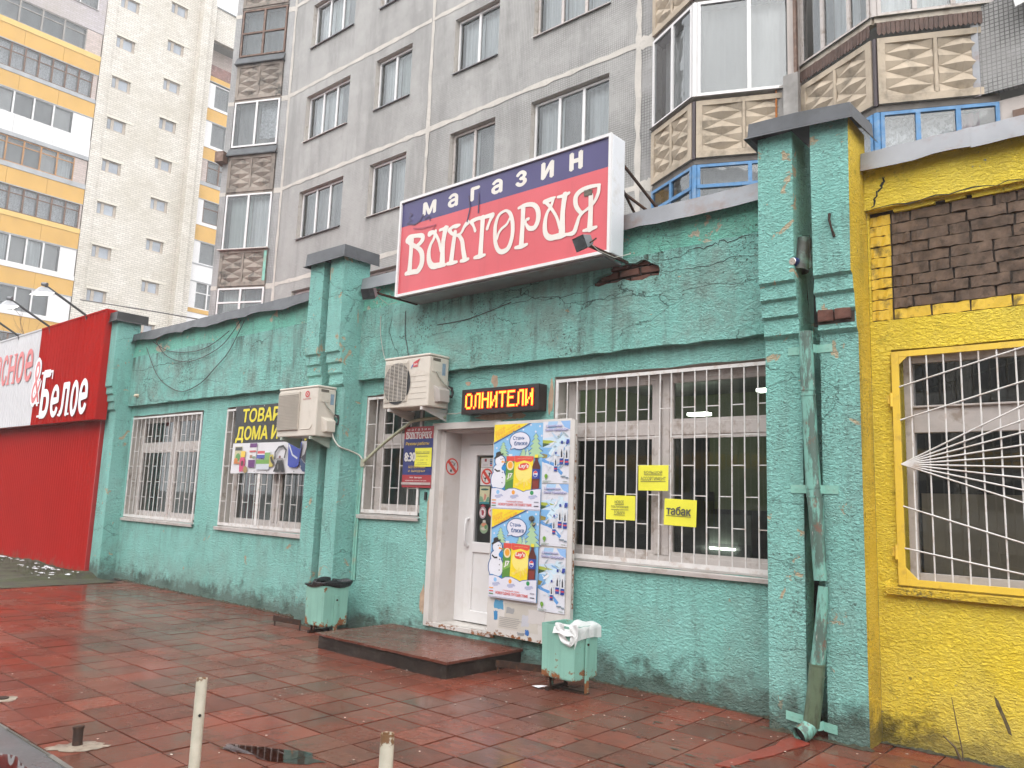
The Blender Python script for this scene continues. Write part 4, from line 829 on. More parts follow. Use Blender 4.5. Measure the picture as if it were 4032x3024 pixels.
# --- posters on the outer door
SK, ED = ink(.24,.50,.78), ink(.05,.12,.30); LG = ink(.42,.62,.36); PW = ink(.74,.73,.82); OR = ink(.85,.36,.05); RD = ink(.72,.08,.06); YE = ink(.90,.68,.02)
def firtree(pr, cx, y0, y1, w, m):
    L = []; n = 5
    for i in range(n):
        t = i/n; L += [(w*(1-t)*.55, y0+(y1-y0)*t), (w*(1-t*.9), y0+(y1-y0)*(t+.05))]
    L = [(0,y0)] + L; pts = [(cx+a, b_) for a, b_ in L] + [(cx,y1)] + [(cx-a, b_) for a, b_ in reversed(L[1:])]
    pr.poly([(cx+(a-cx)*1.12, b_+.004) for a, b_ in pts], ED); pr.poly(pts, m)
def advert(u0, u1, v0, v1, d, lab, curl=None):
    pr = Print(F, u0, u1, v0, v1, d, .00016, curl)
    n = 8
    for i in range(n): pr.mb.face([pr.q(i/n,0), pr.q((i+1)/n,0), pr.q((i+1)/n,1), pr.q(i/n,1)], pr.mi(SK))
    for a, b_ in ((.6,.93),(.75,.98),(.93,.96),(.97,.85),(.28,.82),(.06,.72),(.85,.9),(.35,.7)): pr.ell(a, b_, .018, .012, PW, 8)
    firtree(pr,.2,.62,.79,.13,LG); firtree(pr,.62,.62,.72,.08,LG); firtree(pr,.86,.60,.88,.17,LG); firtree(pr,.7,.62,.71,.05,ink(.5,.68,.5))
    pr.poly([(0,1),(.77,1),(.72,.985),(.42,.898),(.40,.905),(.38,.885),(0,.765)], ED); pr.poly([(0,1),(.71,1),(.42,.912),(.40,.92),(.385,.90),(0,.785)], YE)
    for tx, x, y, w, h in (('ПОЛУЧИ',.03,.885,.22,.03),('ПРИЗ',.05,.845,.2,.04),('на сайте',.27,.925,.22,.02),('СТАНЬБЛИЖЕ.РФ',.07,.805,.52,.034)): pr.text(tx, x, y, x+w, y+h, OR, .03, 0, .40)
    pr.ell(.54,.80,.215,.108,ED); pr.poly([(.38,.74),(.34,.695),(.46,.715)],ED); pr.ell(.54,.80,.20,.098,PW); pr.poly([(.39,.745),(.36,.705),(.47,.72)],PW)
    pr.text('Стань',.40,.81,.64,.855,ED,.03); pr.text('ближе!',.43,.745,.70,.795,ED,.03)
    BL = ink(.02,.25,.60); DK = ink(.02,.02,.03)
    for g, m in ((.02,ED),(0,ink(.78,.78,.84))):                     # plain snowman in a hat
        pr.ell(.13,.34,.155+g,.125+g*.6,m); pr.ell(.13,.46,.115+g,.065+g*.6,m); pr.ell(.15,.565,.10+g,.062+g*.6,m)
    pr.poly([(.03,.585),(.22,.645),(.21,.66),(.17,.648),(.16,.675),(.10,.675),(.06,.66),(.06,.625),(.02,.60)],DK)
    pr.poly([(.19,.57),(.30,.545),(.18,.545)],OR); pr.ell(.17,.585,.010,.008,DK,8); pr.ell(.21,.59,.010,.008,DK,8); pr.ell(.26,.482,.075,.034,BL); pr.ell(.06,.235,.06,.022,BL); pr.ell(.25,.225,.065,.025,BL)
    for i in range(3): pr.ell(.21,.43-.06*i,.010,.008,DK,8)
    pr.line([(.04,.47),(.10,.445),(.16,.45)],.008,DK)
    pr.poly([(.275,.21),(.44,.21),(.455,.62),(.285,.62)],ink(.10,.27,.04)); pr.rect(.29,.56,.455,.62,RD); pr.rect(.33,.62,.405,.645,ink(.7,.7,.72)); pr.ell(.37,.51,.075,.055,ink(.85,.7,.45)); pr.ell(.37,.515,.05,.04,ink(.88,.38,.03)); pr.poly([(.28,.4),(.45,.40),(.45,.36),(.28,.31)],ink(.22,.42,.08)); pr.text('J7',.315,.35,.42,.42,ink(.82,.78,.76),.05,.15)
    pr.poly([(.44,.2),(.80,.2),(.84,.615),(.46,.625)],YE); pr.poly([(.46,.625),(.84,.615),(.835,.575),(.79,.55),(.65,.57),(.50,.545),(.46,.56)],RD); pr.ell(.65,.44,.17,.12,ink(.90,.76,.20)); pr.ell(.64,.50,.125,.052,ink(.88,.70,.05)); pr.ell(.645,.497,.115,.042,RD,20,.12); pr.text("Lay's",.55,.475,.745,.528,ink(.85,.82,.78),.045,.1); pr.text('новогодний принц',.52,.585,.80,.60,ink(.85,.6,.3),.01)
    for i in range(6): pr.ell(.52+.05*i,.29+.02*(i % 3),.04,.018,ink(.88,.62 if i % 2 else .72,.12),10,.5*i)
    pr.poly([(.82,.2),(.96,.2),(.975,.50),(.925,.57),(.925,.6),(.87,.6),(.87,.57),(.82,.50)],ink(.10,.02,.015)); pr.rect(.865,.60,.93,.635,ink(.88,.72,.04)); pr.rect(.82,.36,.973,.47,ink(.02,.05,.30)); pr.ell(.885,.415,.045,.036,ink(.8,.8,.84)); pr.poly([(.845,.42),(.925,.425),(.91,.445),(.87,.45)],ink(.65,.04,.05)); pr.poly([(.85,.41),(.92,.405),(.90,.385),(.865,.385)],ink(.03,.06,.4)); pr.poly([(.84,.22),(.95,.22),(.95,.34),(.84,.34)],ink(.22,.03,.02))
    sc = [(0,0),(1,0),(1,.245),(.92,.24),(.82,.232),(.72,.222),(.66,.205),(.60,.222),(.48,.245),(.36,.24),(.28,.215),(.2,.235),(.1,.245),(0,.24)]
    pr.poly([(a, b_+.008) for a, b_ in sc], ED); pr.poly(sc, PW)
    for x, m in ((.14,ink(.25,.5,.8)),(.46,OR),(.83,ink(.04,.30,.10))): pr.ell(x,.20,.035,.025,m,14); pr.line([(x-.06,.155),(x+.09,.172)],.006,ink(.42,.44,.62)); pr.line([(x-.06,.143),(x+.11,.16)],.006,ink(.45,.47,.64)); pr.line([(x-.03,.133),(x+.06,.143)],.006,ink(.45,.47,.64))
    pr.text('ГЛАВНЫЙ ПРИЗ -',.32,.085,.66,.105,RD,.02); pr.text('НОВОГОДНЕЕ ПУТЕШЕСТВИЕ',.16,.04,.84,.075,RD,.025)
    for x, y, m in ((.02,.1,OR),(.02,.065,RD),(.02,.035,ink(.1,.25,.12)),(.88,.09,ink(.3,.3,.35)),(.88,.045,ink(.12,.12,.15))): pr.rect(x,y,x+.09,y+.012,m)
    pr.line([(.01,.015),(.99,.012)],.004,ink(.5,.5,.6)); pr.build('poster', label=lab, cat='poster', group='winter drinks and crisps posters on the steel door')
wv = lambda am, ph: (lambda a, b_: am*(1+sin(a*7+ph)*sin(b_*9+ph)))
advert(-5.440,-4.800,1.470,2.322,.1045,'light blue winter advert poster with snowman, upper of two on the steel door')
advert(-5.414,-4.805,.612,1.472,.1185,'light blue winter advert poster with snowman, lower of two on the steel door')
def water(u0, u1, v0, v1, d, lab, ph):
    pr = Print(F, u0, u1, v0, v1, d, .00014); n = 8
    IV, LB, MB_ = ink(.72,.72,.78), ink(.40,.60,.82), ink(.12,.33,.68)
    for i in range(n): pr.mb.face([pr.q(i/n,0), pr.q((i+1)/n,0), pr.q((i+1)/n,1), pr.q(i/n,1)], pr.mi(IV))
    pr.poly([(.2,1),(.55,1),(.5,.9),(.3,.86),(.15,.92)],LB); pr.poly([(.65,1),(1,1),(1,.86),(.8,.9)],ink(.28,.48,.80)); pr.poly([(0,.55),(1,.6),(1,.72),(.5,.76),(0,.72)],ink(.58,.72,.86)); pr.poly([(0,.62),(.35,.655),(.55,.66),(.3,.69),(0,.70)],ink(.42,.48,.06)); pr.poly([(0,.58),(.3,.635),(.0,.65)],ink(.05,.10,.05)); pr.poly([(0,.36),(.25,.42),(.45,.5),(.4,.57),(0,.58)],ink(.20,.44,.74)); pr.poly([(.0,.40),(.18,.41),(.2,.46),(.0,.48)],ink(.30,.24,.05)); pr.line([(0,.38),(.2,.33),(.4,.31),(.6,.22),(.75,.15)],.016,MB_); pr.poly([(0,.34),(.3,.30),(.5,.26),(.62,.19),(.4,.2),(0,.3)],IV)
    pr.line([(.3,.45),(.45,.55),(.6,.62),(.72,.72),(.74,.8)],.03,ink(.62,.78,.88)); pr.line([(.6,.5),(.75,.54),(.95,.6)],.05,ink(.70,.76,.82))
    q_ = random.Random(int(ph*10)+3)
    for i in range(46):
        x, y = q_.uniform(.02,.98), q_.uniform(.22,.80); w_ = q_.uniform(.02,.13); c_ = q_.choice(((.75,.78,.84),(.45,.62,.80),(.22,.42,.70),(.62,.72,.80),(.35,.45,.50),(.80,.80,.84),(.30,.36,.30))); a_ = q_.uniform(-.5,.9)
        pr.ell(x, y, w_, w_*q_.uniform(.06,.2), ink(*c_), 8, a_) if .05 < x-w_ and x+w_ < .97 else None
    def bot(x, y, s):
        pr.rect(x-.06*s,y,x+.06*s,y+.26*s,ink(.70,.72,.76)); pr.rect(x-.06*s,y,x+.06*s,y+.085*s,ink(.02,.06,.30)); pr.rect(x-.055*s,y+.035*s,x+.055*s,y+.055*s,ink(.6,.06,.08)); pr.poly([(x-.025*s,y+.10*s),(x+.025*s,y+.10*s),(x+.02*s,y+.17*s),(x,y+.22*s),(x-.025*s,y+.17*s)],ink(.03,.03,.035)); pr.rect(x-.03*s,y+.29*s,x+.03*s,y+.33*s,ink(.03,.05,.30))
    bot(.52,.19,.95); bot(.73,.30,1.15); bot(.92,.29,1.15)
    pr.rect(.90,.64,1,.70,ink(.04,.07,.36)); pr.ell(.18,.115,.06,.035,ink(.16,.36,.03)); pr.rect(.165,.055,.195,.1,ink(.16,.36,.03))
    for x, y, w in ((.06,.03,.3),(.06,.015,.2),(.8,.03,.16),(.72,.10,.18),(.9,.08,.1)): pr.rect(x,y,x+w,y+.010 if y < .05 else y+.022,ink(.2,.26,.32) if y > .05 else ink(.35,.42,.35))
    LV, DV = ink(.60,.60,.80), ink(.10,.09,.30)
    for dx, m in ((.008,DV),(0,LV)): pr.text('Целебная',.12+dx,.905-dx,.72+dx,.95-dx,m,.04); pr.text('сила природы',.10+dx,.84-dx,.94+dx,.885-dx,m,.04)
    pr.build('poster', label=lab, cat='poster', group='mineral water posters on the steel door')
water(-4.804,-4.477,1.736,2.330,.1046,'pale blue mineral water poster, top of three on the steel door',0)
water(-4.801,-4.478,1.150,1.730,.1050,'pale blue mineral water poster, middle of three beside the brass knob',1.1)
water(-4.806,-4.488,.545,1.132,.1054,'pale blue mineral water poster, lowest of three, curling at its bottom',2.3)
# scraps of old notices on the bare lower part of the door
for i, (u, v, w, h, c_) in enumerate(((-5.36,.50,.12,.09,(.10,.34,.55)),(-5.22,.42,.45,.16,(.56,.52,.46)),(-5.36,.40,.05,.08,(.05,.25,.5)),(-5.30,.33,.5,.10,(.60,.56,.50)),(-5.2,.47,.10,.06,(.35,.35,.35)),(-5.0,.38,.1,.1,(.55,.55,.6)),(-4.95,.30,.04,.05,(.04,.16,.45)),(-5.05,.29,.09,.03,(.3,.3,.3)),(-4.92,.42,.2,.12,(.62,.58,.56)))):
    b = MB(); b.prism(F, ragged(u, u+w, v, v+h, .008, 4), .0985, .0990+i*.0003, back=False); b.build('torn_paper', ink(*c_), sdoor)
for i in range(6):
    b = MB(); b.pbox(F, -5.28, -5.02+rnd(-.08,.04), .345+i*.017, .350+i*.017, .1024, .1026); b.build('print_line', ink(.35,.33,.32), sdoor)

# --- stickers on the door and its reveal
RR = Pl((u_rev:=DOOR[0]+.1255,0,0),(0,1,0),(1,0,0))
pr = Print(RR, .065,.265,1.815,2.005,.001,.0003); pr.ell(.5,.5,.5,.5,ink(.70,.06,.04)); pr.ell(.5,.5,.41,.41,ink(.66,.62,.60)); pr.line([(.38,.22),(.66,.72)],.014,ink(.55,.53,.52)); pr.ell(.42,.26,.07,.08,ink(.03,.03,.03)); pr.line([(.62,.55),(.72,.72)],.008,ink(.2,.2,.2)); pr.line([(.35,.75),(.5,.78),(.6,.7)],.006,ink(.25,.25,.25)); pr.line([(.20,.80),(.80,.20)],.018,ink(.70,.06,.04))
pr.build('no_smoking_sticker', label='round red no smoking sticker on the white door reveal', cat='sticker')
dd = -.284; dg = -.314
pr = Print(F,-5.999,-5.824,1.912,2.013,dg,.0003); pr.rect(0,0,1,1,ink(.74,.72,.72)); pr.rect(.28,.6,.46,.92,ink(.35,.05,.06)); [pr.rect(.15,.1+.1*i,.6,.14+.1*i,ink(.5,.5,.5)) for i in range(3)]; [pr.rect(.74,.12+.2*i,.94,.28+.2*i,ink(*((.6,.1,.1),(.1,.15,.4),(.15,.15,.18),(.3,.4,.6))[i])) for i in range(4)]
pr.build('info_sticker', label='small white sticker with a red crest, topmost on the door glass', cat='sticker')
pr = Print(F,-6.003,-5.812,1.715,1.908,dg,.0003); pr.rect(0,0,1,1,ink(.76,.74,.72)); pr.ell(.5,.5,.46,.46,ink(.70,.06,.04)); pr.ell(.5,.5,.36,.36,ink(.76,.74,.72)); K_ = ink(.02,.02,.02)
pr.poly([(.28,.42),(.62,.50),(.66,.62),(.60,.68),(.72,.72),(.80,.66),(.74,.60),(.70,.46),(.66,.22),(.61,.22),(.58,.40),(.42,.36),(.40,.20),(.34,.20),(.34,.36),(.26,.38),(.22,.52),(.25,.52)],K_); pr.line([(.20,.82),(.80,.18)],.018,ink(.70,.06,.04))
pr.build('no_dogs_sticker', label='white square no dogs sticker with red ring on the door glass', cat='sticker')
pr = Print(F,-6.004,-5.858,1.512,1.702,dg,.0003); pr.rect(0,0,1,1,ink(.62,.60,.38)); pr.rect(0,0,1,.12,ink(.03,.22,.25)); pr.ell(.5,.83,.4,.06,ink(.04,.12,.10)); pr.poly([(.4,.2),(.62,.25),(.7,.5),(.5,.62),(.45,.4)],ink(.6,.25,.2)); pr.poly([(0,.15),(.45,.12),(.3,.4),(.05,.45)],ink(.2,.38,.24)); pr.poly([(.6,.12),(1,.15),(.95,.42),(.8,.4)],ink(.16,.34,.24))
pr.build('shop_leaflet', label='small yellow and green leaflet stuck below the no dogs sticker', cat='sticker')
pr = Print(F,-6.0,-5.895,1.355,1.505,dg,.0003); pr.ell(.5,.42,.48,.42,ink(.72,.70,.72)); pr.ell(.5,.42,.44,.38,ink(.35,.04,.07)); pr.ell(.5,.42,.38,.33,ink(.72,.7,.7)); pr.poly([(.35,.25),(.6,.2),(.72,.45),(.62,.6),(.3,.62)],ink(.35,.04,.07)); pr.poly([(.05,.86),(.95,.86),(.5,1.02)],ink(.5,.04,.07))
pr.build('push_sticker', label='oval white and red hand sticker under a red triangle, on the door glass', cat='sticker')
pr = Print(F,-5.87,-5.775,1.378,1.485,dg,.0003); pr.ell(.5,.5,.5,.5,ink(.68,.06,.06)); pr.ell(.5,.5,.4,.4,ink(.72,.66,.66)); pr.rect(.25,.48,.75,.52,ink(.6,.08,.08)); pr.line([(.3,.6),(.5,.68),(.7,.6)],.005,ink(.6,.08,.08))
pr.build('round_red_sticker', label='small round red rimmed sticker at the right of the door glass', cat='sticker')
pr = Print(F,-5.984,-5.858,1.195,1.338,dg,.0003); pr.ell(.5,.42,.48,.42,ink(.25,.36,.22)); pr.rect(.32,.82,.68,1,ink(.5,.52,.46)); pr.ell(.5,.66,.3,.14,ink(.62,.22,.12)); pr.ell(.48,.36,.34,.12,ink(.58,.52,.42)); pr.ell(.7,.5,.15,.16,ink(.1,.25,.1))
pr.build('jar_sticker', label='sticker shaped like a green jar low on the door glass', cat='sticker')

# --- door step
st = thing('door_step', 'low dark stone step with red tiled top in front of the entrance', 'step', (-5.8,-.5,0))
b = MB(); b.box(-6.93,-5.07,-1.015,-.005,-.03,.128); stb = b.build('step_base', M('dark_wet_stone', (.026,.018,.014), .55, .5, 5, .5, 30, spec=.2, dirt=(.07,.055,.045), dirtamt=.5), st, bevel=.006)
for i in range(3):
    b = MB(); us = (-6.955,-6.33,-5.69,-5.045); n = 9
    pts = [(us[i]+.003+(us[i+1]-us[i]-.006)*q_/n, -1.04+rnd(-.006,.012)) for q_ in range(n+1)] + [(us[i+1]-.003,-.006),(us[i]+.003,-.006)]
    b.prism(GR, pts, .129, .150+i*.0012); b.build('step_slab', M('red_step_slab', (.125,.042,.028), .28, .35, 2.5, .12, 60, spec=.2), st)
# --- boot scrapers
def scraper(x0, y0, x1, y1, lab):
    t = thing('boot_scraper', lab, 'boot scraper', ((x0+x1)/2,(y0+y1)/2,0), 'iron boot scrapers beside the step')
    v = Vector((x1-x0,y1-y0,0)); l = v.length; P = Pl((x0,y0,0), v, v.orthogonal() if False else (v.y,-v.x,0))
    b = MB(); b.pbox(P, 0, l, .055, .115, -.005,.005); b.build('blade', m_darkrust, t)
    for u in (.01, l-.03): b = MB(); b.pbox(P, u, u+.02, -.02,.06,-.012,-.0055); b.build('leg', m_darkrust, t)
scraper(-4.98,-.47,-4.50,-.30, 'rusty iron boot scraper bar between the step and the right bin'); scraper(-8.40,-.60,-7.92,-.55, 'rusty iron boot scraper bar left of the step in front of the pilaster')
# --- litter bins
def bin_(x0, x1, y0, y1, z0, z1, lab):
    t = thing('litter_bin', lab, 'litter bin', ((x0+x1)/2,(y0+y1)/2,0), 'square metal litter bins')
    w = .006; b = MB(); tp = .012
    o = [(x0,y0),(x1,y0),(x1,y1),(x0,y1)]; A = [Vector((x,y,z0)) for x,y in o]; cx, cy = (x0+x1)/2,(y0+y1)/2
    B_ = [Vector((x+tp*(1 if x > cx else -1), y+tp*(1 if y > cy else -1), z1)) for x,y in o]
    I = [Vector((x-w*(1 if x > cx else -1), y-w*(1 if y > cy else -1), z)) for z in (z1-.001,z0+.01) for x,y in [(p.x,p.y) for p in B_]]
    b.idx(A+B_+I, [(0,1,2,3)]+[(i,(i+1)%4,4+(i+1)%4,4+i) for i in range(4)]+[(4+i,4+(i+1)%4,8+(i+1)%4,8+i) for i in range(4)]+[(8+i,8+(i+1)%4,12+(i+1)%4,12+i) for i in range(4)]+[(12,13,14,15)])
    bd = b.build('bin_body', m_binp, t)
    ym = (y0+y1)/2
    for x in (x0-.02, x1+.02):
        b = MB(); b.box(x-.006 if x < cx else x-.006, x+.006, ym-.025, ym+.025, .012, z1-.10); b.build('leg', m_binp, t, bevel=.002)
        b = MB(); b.tube([(x-.015,ym,z1-.15),(x+.015,ym,z1-.15)], .011, 6); b.build('bolt', m_darkrust, t)
    b = MB(); b.box(x0-.03,x1+.03,ym-.03,ym+.03,.0,.012); b.box(x0+.02,x0+.05,ym-.14,ym+.14,.0,.03); b.build('foot_bar', m_darkrust, t)
    for yy in (y0+.05, y1-.05):
        b = MB(); b.box(x0+.03,x0+.045,yy,yy+.02,.012,z0-.001); b.build('stay', m_darkrust, t)
    return t
bin_(-4.29,-3.965,-.655,-.345,.118,.548, 'square green litter bin with a white carrier bag, right of the door')
bin_(-7.76,-7.44,-.60,-.29,.10,.535, 'square green litter bin with a black liner, below the middle pilaster')
def bag_sheet(name, rimfn, mat, lab, cat, n=40, rows=9):
    b = MB(); R = [[rimfn(i/n, r/(rows-1)) for i in range(n)] for r in range(rows)]
    v = [p for rr in R for p in rr]; b.idx(v, [(r*n+i, r*n+(i+1)%n, (r+1)*n+(i+1)%n, (r+1)*n+i) for r in range(rows-1) for i in range(n)], 0, True)
    return b.build(name, mat, label=lab, cat=cat)
def sqr(t, x0, x1, y0, y1):
    t = (t % 1)*4; s = int(t); f = t-s
    return ((x0+(x1-x0)*f, y0),(x1, y0+(y1-y0)*f),(x1-(x1-x0)*f, y1),(x0, y1-(y1-y0)*f))[s]
kb = N('black_bag_film'); kb.bsdf(Base_Color=(.012,.012,.014), Roughness=.28, Normal=kb.bump(kb.noise(30,4), .6, .02)); 
def rim1(t, r):
    g = .012+.018*math.sin(r*pi); x, y = sqr(t,-7.77-g,-7.43+g,-.61-g,-.28+g); cx, cy = -7.6,-.445
    q = r*1.0; xx = cx+(x-cx)*(1 if r > .35 else .90+.28*r); yy = cy+(y-cy)*(1 if r > .35 else .90+.28*r)
    z = .565+.02*sin(t*31)+.012*sin(t*57) if r < .2 else (.60+.016*sin(t*25) if r < .45 else .60-(r-.45)*(.11+.03*sin(t*19)))
    if t < .12 or t > .90: z = min(z,.555) ; 
    return (xx, yy, z-.01)
bag_sheet('bin_liner', rim1, kb.mat, 'black plastic liner folded over the rim of the left bin', 'bin liner')
kw = N('white_bag_film'); kw.bsdf(Base_Color=(.60,.61,.60), Roughness=.4, Alpha=.93, Normal=kw.bump(kw.noise(30,4), .5, .012)); m_bag = kw.mat
bg = thing('carrier_bag', 'white plastic carrier bag hanging over the rim of the right bin', 'plastic bag', (-4.05,-.45,.55))
def patch(fn, nu, nv, name):
    b = MB(); b.idx([fn(i/(nu-1), j/(nv-1)) for j in range(nv) for i in range(nu)], [(j*nu+i, j*nu+i+1, (j+1)*nu+i+1, (j+1)*nu+i) for j in range(nv-1) for i in range(nu-1)], 0, True); return b.build(name, m_bag, bg, recalc=False)
def lip(a, c):                                     # thin film lying crumpled over the right part of the rim
    x = -4.17+.245*a; y = -.685+.37*c
    z = .553+.007*sin(a*7+c*4)*sin(c*6+a*3)+.003*sin(c*15+a*9)+.008*(1-abs(2*c-1)) - .05*(1-a)*max(0, 1-abs(2*c-1)*1.6)
    if a > .86: z -= (a-.86)*.75; x = -3.940+.004*sin(c*20)+.01*(a-.86)
    if c < .08: z -= (.08-c)*.9; y -= .004
    return (x, y, z)
patch(lip, 26, 24, 'bag_mouth')
def strap(p, m_, q, w):
    def f(a, c):
        P_, M_, Q_ = Vector(p), Vector(m_), Vector(q); B_ = P_*(1-c)**2+M_*2*c*(1-c)+Q_*c*c; T_ = (M_-P_)*(1-c)+(Q_-M_)*c
        sd = T_.normalized().cross(Vector((0,-1,0))); ww = w*(1.25-.75*c)
        r = B_+sd*(a-.5)*ww; return (r.x, r.y-.005-.006*sin(a*7+c*11), r.z)
    return f
patch(strap((-4.10,-.672,.565),(-4.11,-.675,.45),(-3.985,-.678,.405),.075), 8, 18, 'bag_handle'); patch(strap((-3.965,-.672,.565),(-3.925,-.676,.45),(-4.005,-.680,.405),.07), 8, 18, 'bag_handle')

# --- posts along the kerb line
kp = N('white_post_paint'); z = kp.xyz()[2]; c = kp.mix(kp.rng(kp.noise(14,6),.35,.65),(.42,.385,.30),(.52,.48,.39)); f = kp.rng(kp.math('ADD', kp.noise(30,8,.7), kp.rng(z,.585,.625,0,.26)), .66,.70); c = kp.mix(f, c, (.16,.08,.035)); c = kp.mix(kp.rng(kp.noise(11,5,.6,vec=kp.vec((1,1,1),(2,1,7))),.70,.72), c, (.6,.42,.05)); kp.bsdf(Base_Color=c, Roughness=.5, Normal=kp.bump(kp.noise(60,4),.15,.003)); m_post = kp.mat
def post(x, y, h, r, lab, lean=0.):
    b = MB(); n = 20; top = []
    t = thing('bollard', lab, 'bollard', (x,y,0), 'white painted pipe posts by the road')
    b = MB(); b.tube([(x,y,-.02),(x+lean*h,y,h)], r, n, caps=False); b.tube([(x+lean*h,y,h),(x,y,.1)], r*.82, n, caps=False)
    ro = [(x+lean*h+r*cos(2*pi*i/n), y+r*sin(2*pi*i/n), h) for i in range(n)]; ri = [(x+lean*h+r*.82*cos(2*pi*i/n), y+r*.82*sin(2*pi*i/n), h-.001) for i in range(n)]
    b.idx(ro+ri, [(i,(i+1)%n,n+(i+1)%n,n+i) for i in range(n)]); b.build('post', m_post, t)
    b = MB(); b.face([(x+lean*h+r*.80*cos(2*pi*i/n), y+r*.80*sin(2*pi*i/n), h-.02) for i in range(n)]); b.build('post_filling', M('post_rust_fill', (.42,.30,.2), .7, .6, 60), t, recalc=False)
    b = MB(); b.tube([(x+.9*r,y-.3*r,h*.72),(x+1.06*r,y-.36*r,h*.72)], .008, 6); b.build('bolt_hole', m_dark, t)
post(-3.872,-3.95,.615,.027,'taller white painted pipe post with rusty open top, nearer the step'); post(-2.444,-3.95,.648,.027,'white pipe post with a yellow paint spot, to the right of the other post', -.005)
t = thing('post_stub', 'sawn off rusty pipe stub on a pale concrete patch by the road', 'post stub', (-5.24,-3.96,0))
b = MB(); b.tube([(-5.24,-3.96,0),(-5.245,-3.96,.03),(-5.26,-3.955,.10)], [.030,.028,.028], 12, caps=False); b.tube([(-5.26,-3.955,.09),(-5.262,-3.955,.105)], .033, 12); b.build('stub_pipe', m_darkrust, t)
b = MB(); b.prism(GR, [(-5.20+.10*cos(2*pi*i/26)*rnd(.72,1.15)+.06*sin(2*pi*i/26), -3.97+.15*sin(2*pi*i/26)*rnd(.75,1.15)) for i in range(26)], .0005,.0035); b.build('concrete_patch', M('pale_concrete', (.25,.20,.15), .7, .4, 9, .5, 50, dirt=(.10,.04,.03), dirtamt=1., ds=12), t)
b = MB(); b.prism(GR, [(-6.66+.09*cos(2*pi*i/22)*rnd(.72,1.15), -3.93+.09*sin(2*pi*i/22)*rnd(.75,1.15)) for i in range(22)], .0005,.0035); b.tube([(-6.68,-3.93,.0),(-6.68,-3.93,.012)], .04, 12, m=1); b.build('post_remnant', [M('pale_concrete', (.42,.38,.31)), m_darkrust], label='pale concrete patch with a cut off pipe flush in the pavement', cat='post stub')
# --- downpipe in the joint of the right pilaster
dp = thing('downpipe', 'battered turquoise rain downpipe in the joint of the right pilaster', 'downpipe', (-2.15,-.33,0))
def seg(pts, r, name='pipe_section', m=None, caps=False, n=18): b = MB(); b.tube(pts, r, n, caps=caps); return b.build(name, m or m_pipe, dp)
Q = lambda u, z, d=.315: F(u, z, d)
seg([Q(-2.17,3.62,.27),Q(-2.175,3.55,.28),Q(-2.185,3.42,.30),Q(-2.19,3.36,.31)], [.055,.060,.062,.064], m=M('dark_worn_pipe', (.05,.055,.045), .6, .6, 9, .3, 40, dirt=(.16,.32,.26), dirtamt=.6))
b = MB(); b.prism(F, [(-2.255,3.36),(-2.225,3.60),(-2.20,3.63),(-2.215,3.45),(-2.235,3.34),(-2.245,3.28)], .28,.292); b.prism(F, [(-2.12,3.64),(-2.105,3.38),(-2.14,3.37),(-2.155,3.42)], .29,.30); b.build('torn_funnel', M('dark_worn_pipe', (.05,.055,.045)), dp)
seg([Q(-2.152,2.885),Q(-2.145,2.45)], [.052,.052]); seg([Q(-2.145,2.455),Q(-2.118,1.72)], [.050,.054]); seg([Q(-2.118,1.715),Q(-2.105,1.62),Q(-2.10,1.45),Q(-2.08,1.08)], [.052,.054,.050,.046])
for z, u, r in ((2.84,-2.151,.055),(2.44,-2.144,.055),(2.40,-2.143,.055),(1.66,-2.11,.057)): seg([Q(u,z),Q(u,z+.012)], [r,r], 'pipe_ring')
k = N('mossy_pipe'); c = k.mix(k.noise(5,7,.7), (.045,.065,.032), (.13,.18,.115)); c = k.mix(k.math('MULTIPLY', k.rng(k.noise(1,7,.7,vec=k.vec((18,18,4))), .5, .62), .8), c, (.035,.045,.025)); c = k.mix(k.rng(k.noise(13,6,.7,vec=k.vec((1,1,1),(3,0,0))), .68, .70), c, (.55,.6,.55)); k.bsdf(Base_Color=c, Roughness=.35, Normal=k.bump(k.noise(40,4), .3, .004)); m_mossp = k.mat
seg([Q(-2.065,1.04,.30),Q(-2.10,.60,.315),Q(-2.112,.50,.32)], [.036,.047,.052]); seg([Q(-2.112,.505,.32),Q(-2.135,.26,.33),Q(-2.155,.09,.345)], [.054,.056,.056], m=m_mossp)
for z, u in ((.50,-2.112),(.42,-2.118)): seg([Q(u,z,.32),Q(u,z+.010,.32)], [.059,.059], 'pipe_ring', m_mossp)
seg([Q(-2.155,.10,.345),Q(-2.175,.06,.38),Q(-2.205,.035,.44)], [.055,.057,.058], 'pipe_outlet'); b = MB(); b.tube([Q(-2.19,.048,.41),Q(-2.196,.043,.42)], .050, 16); b.build('outlet_void', m_dark, dp)
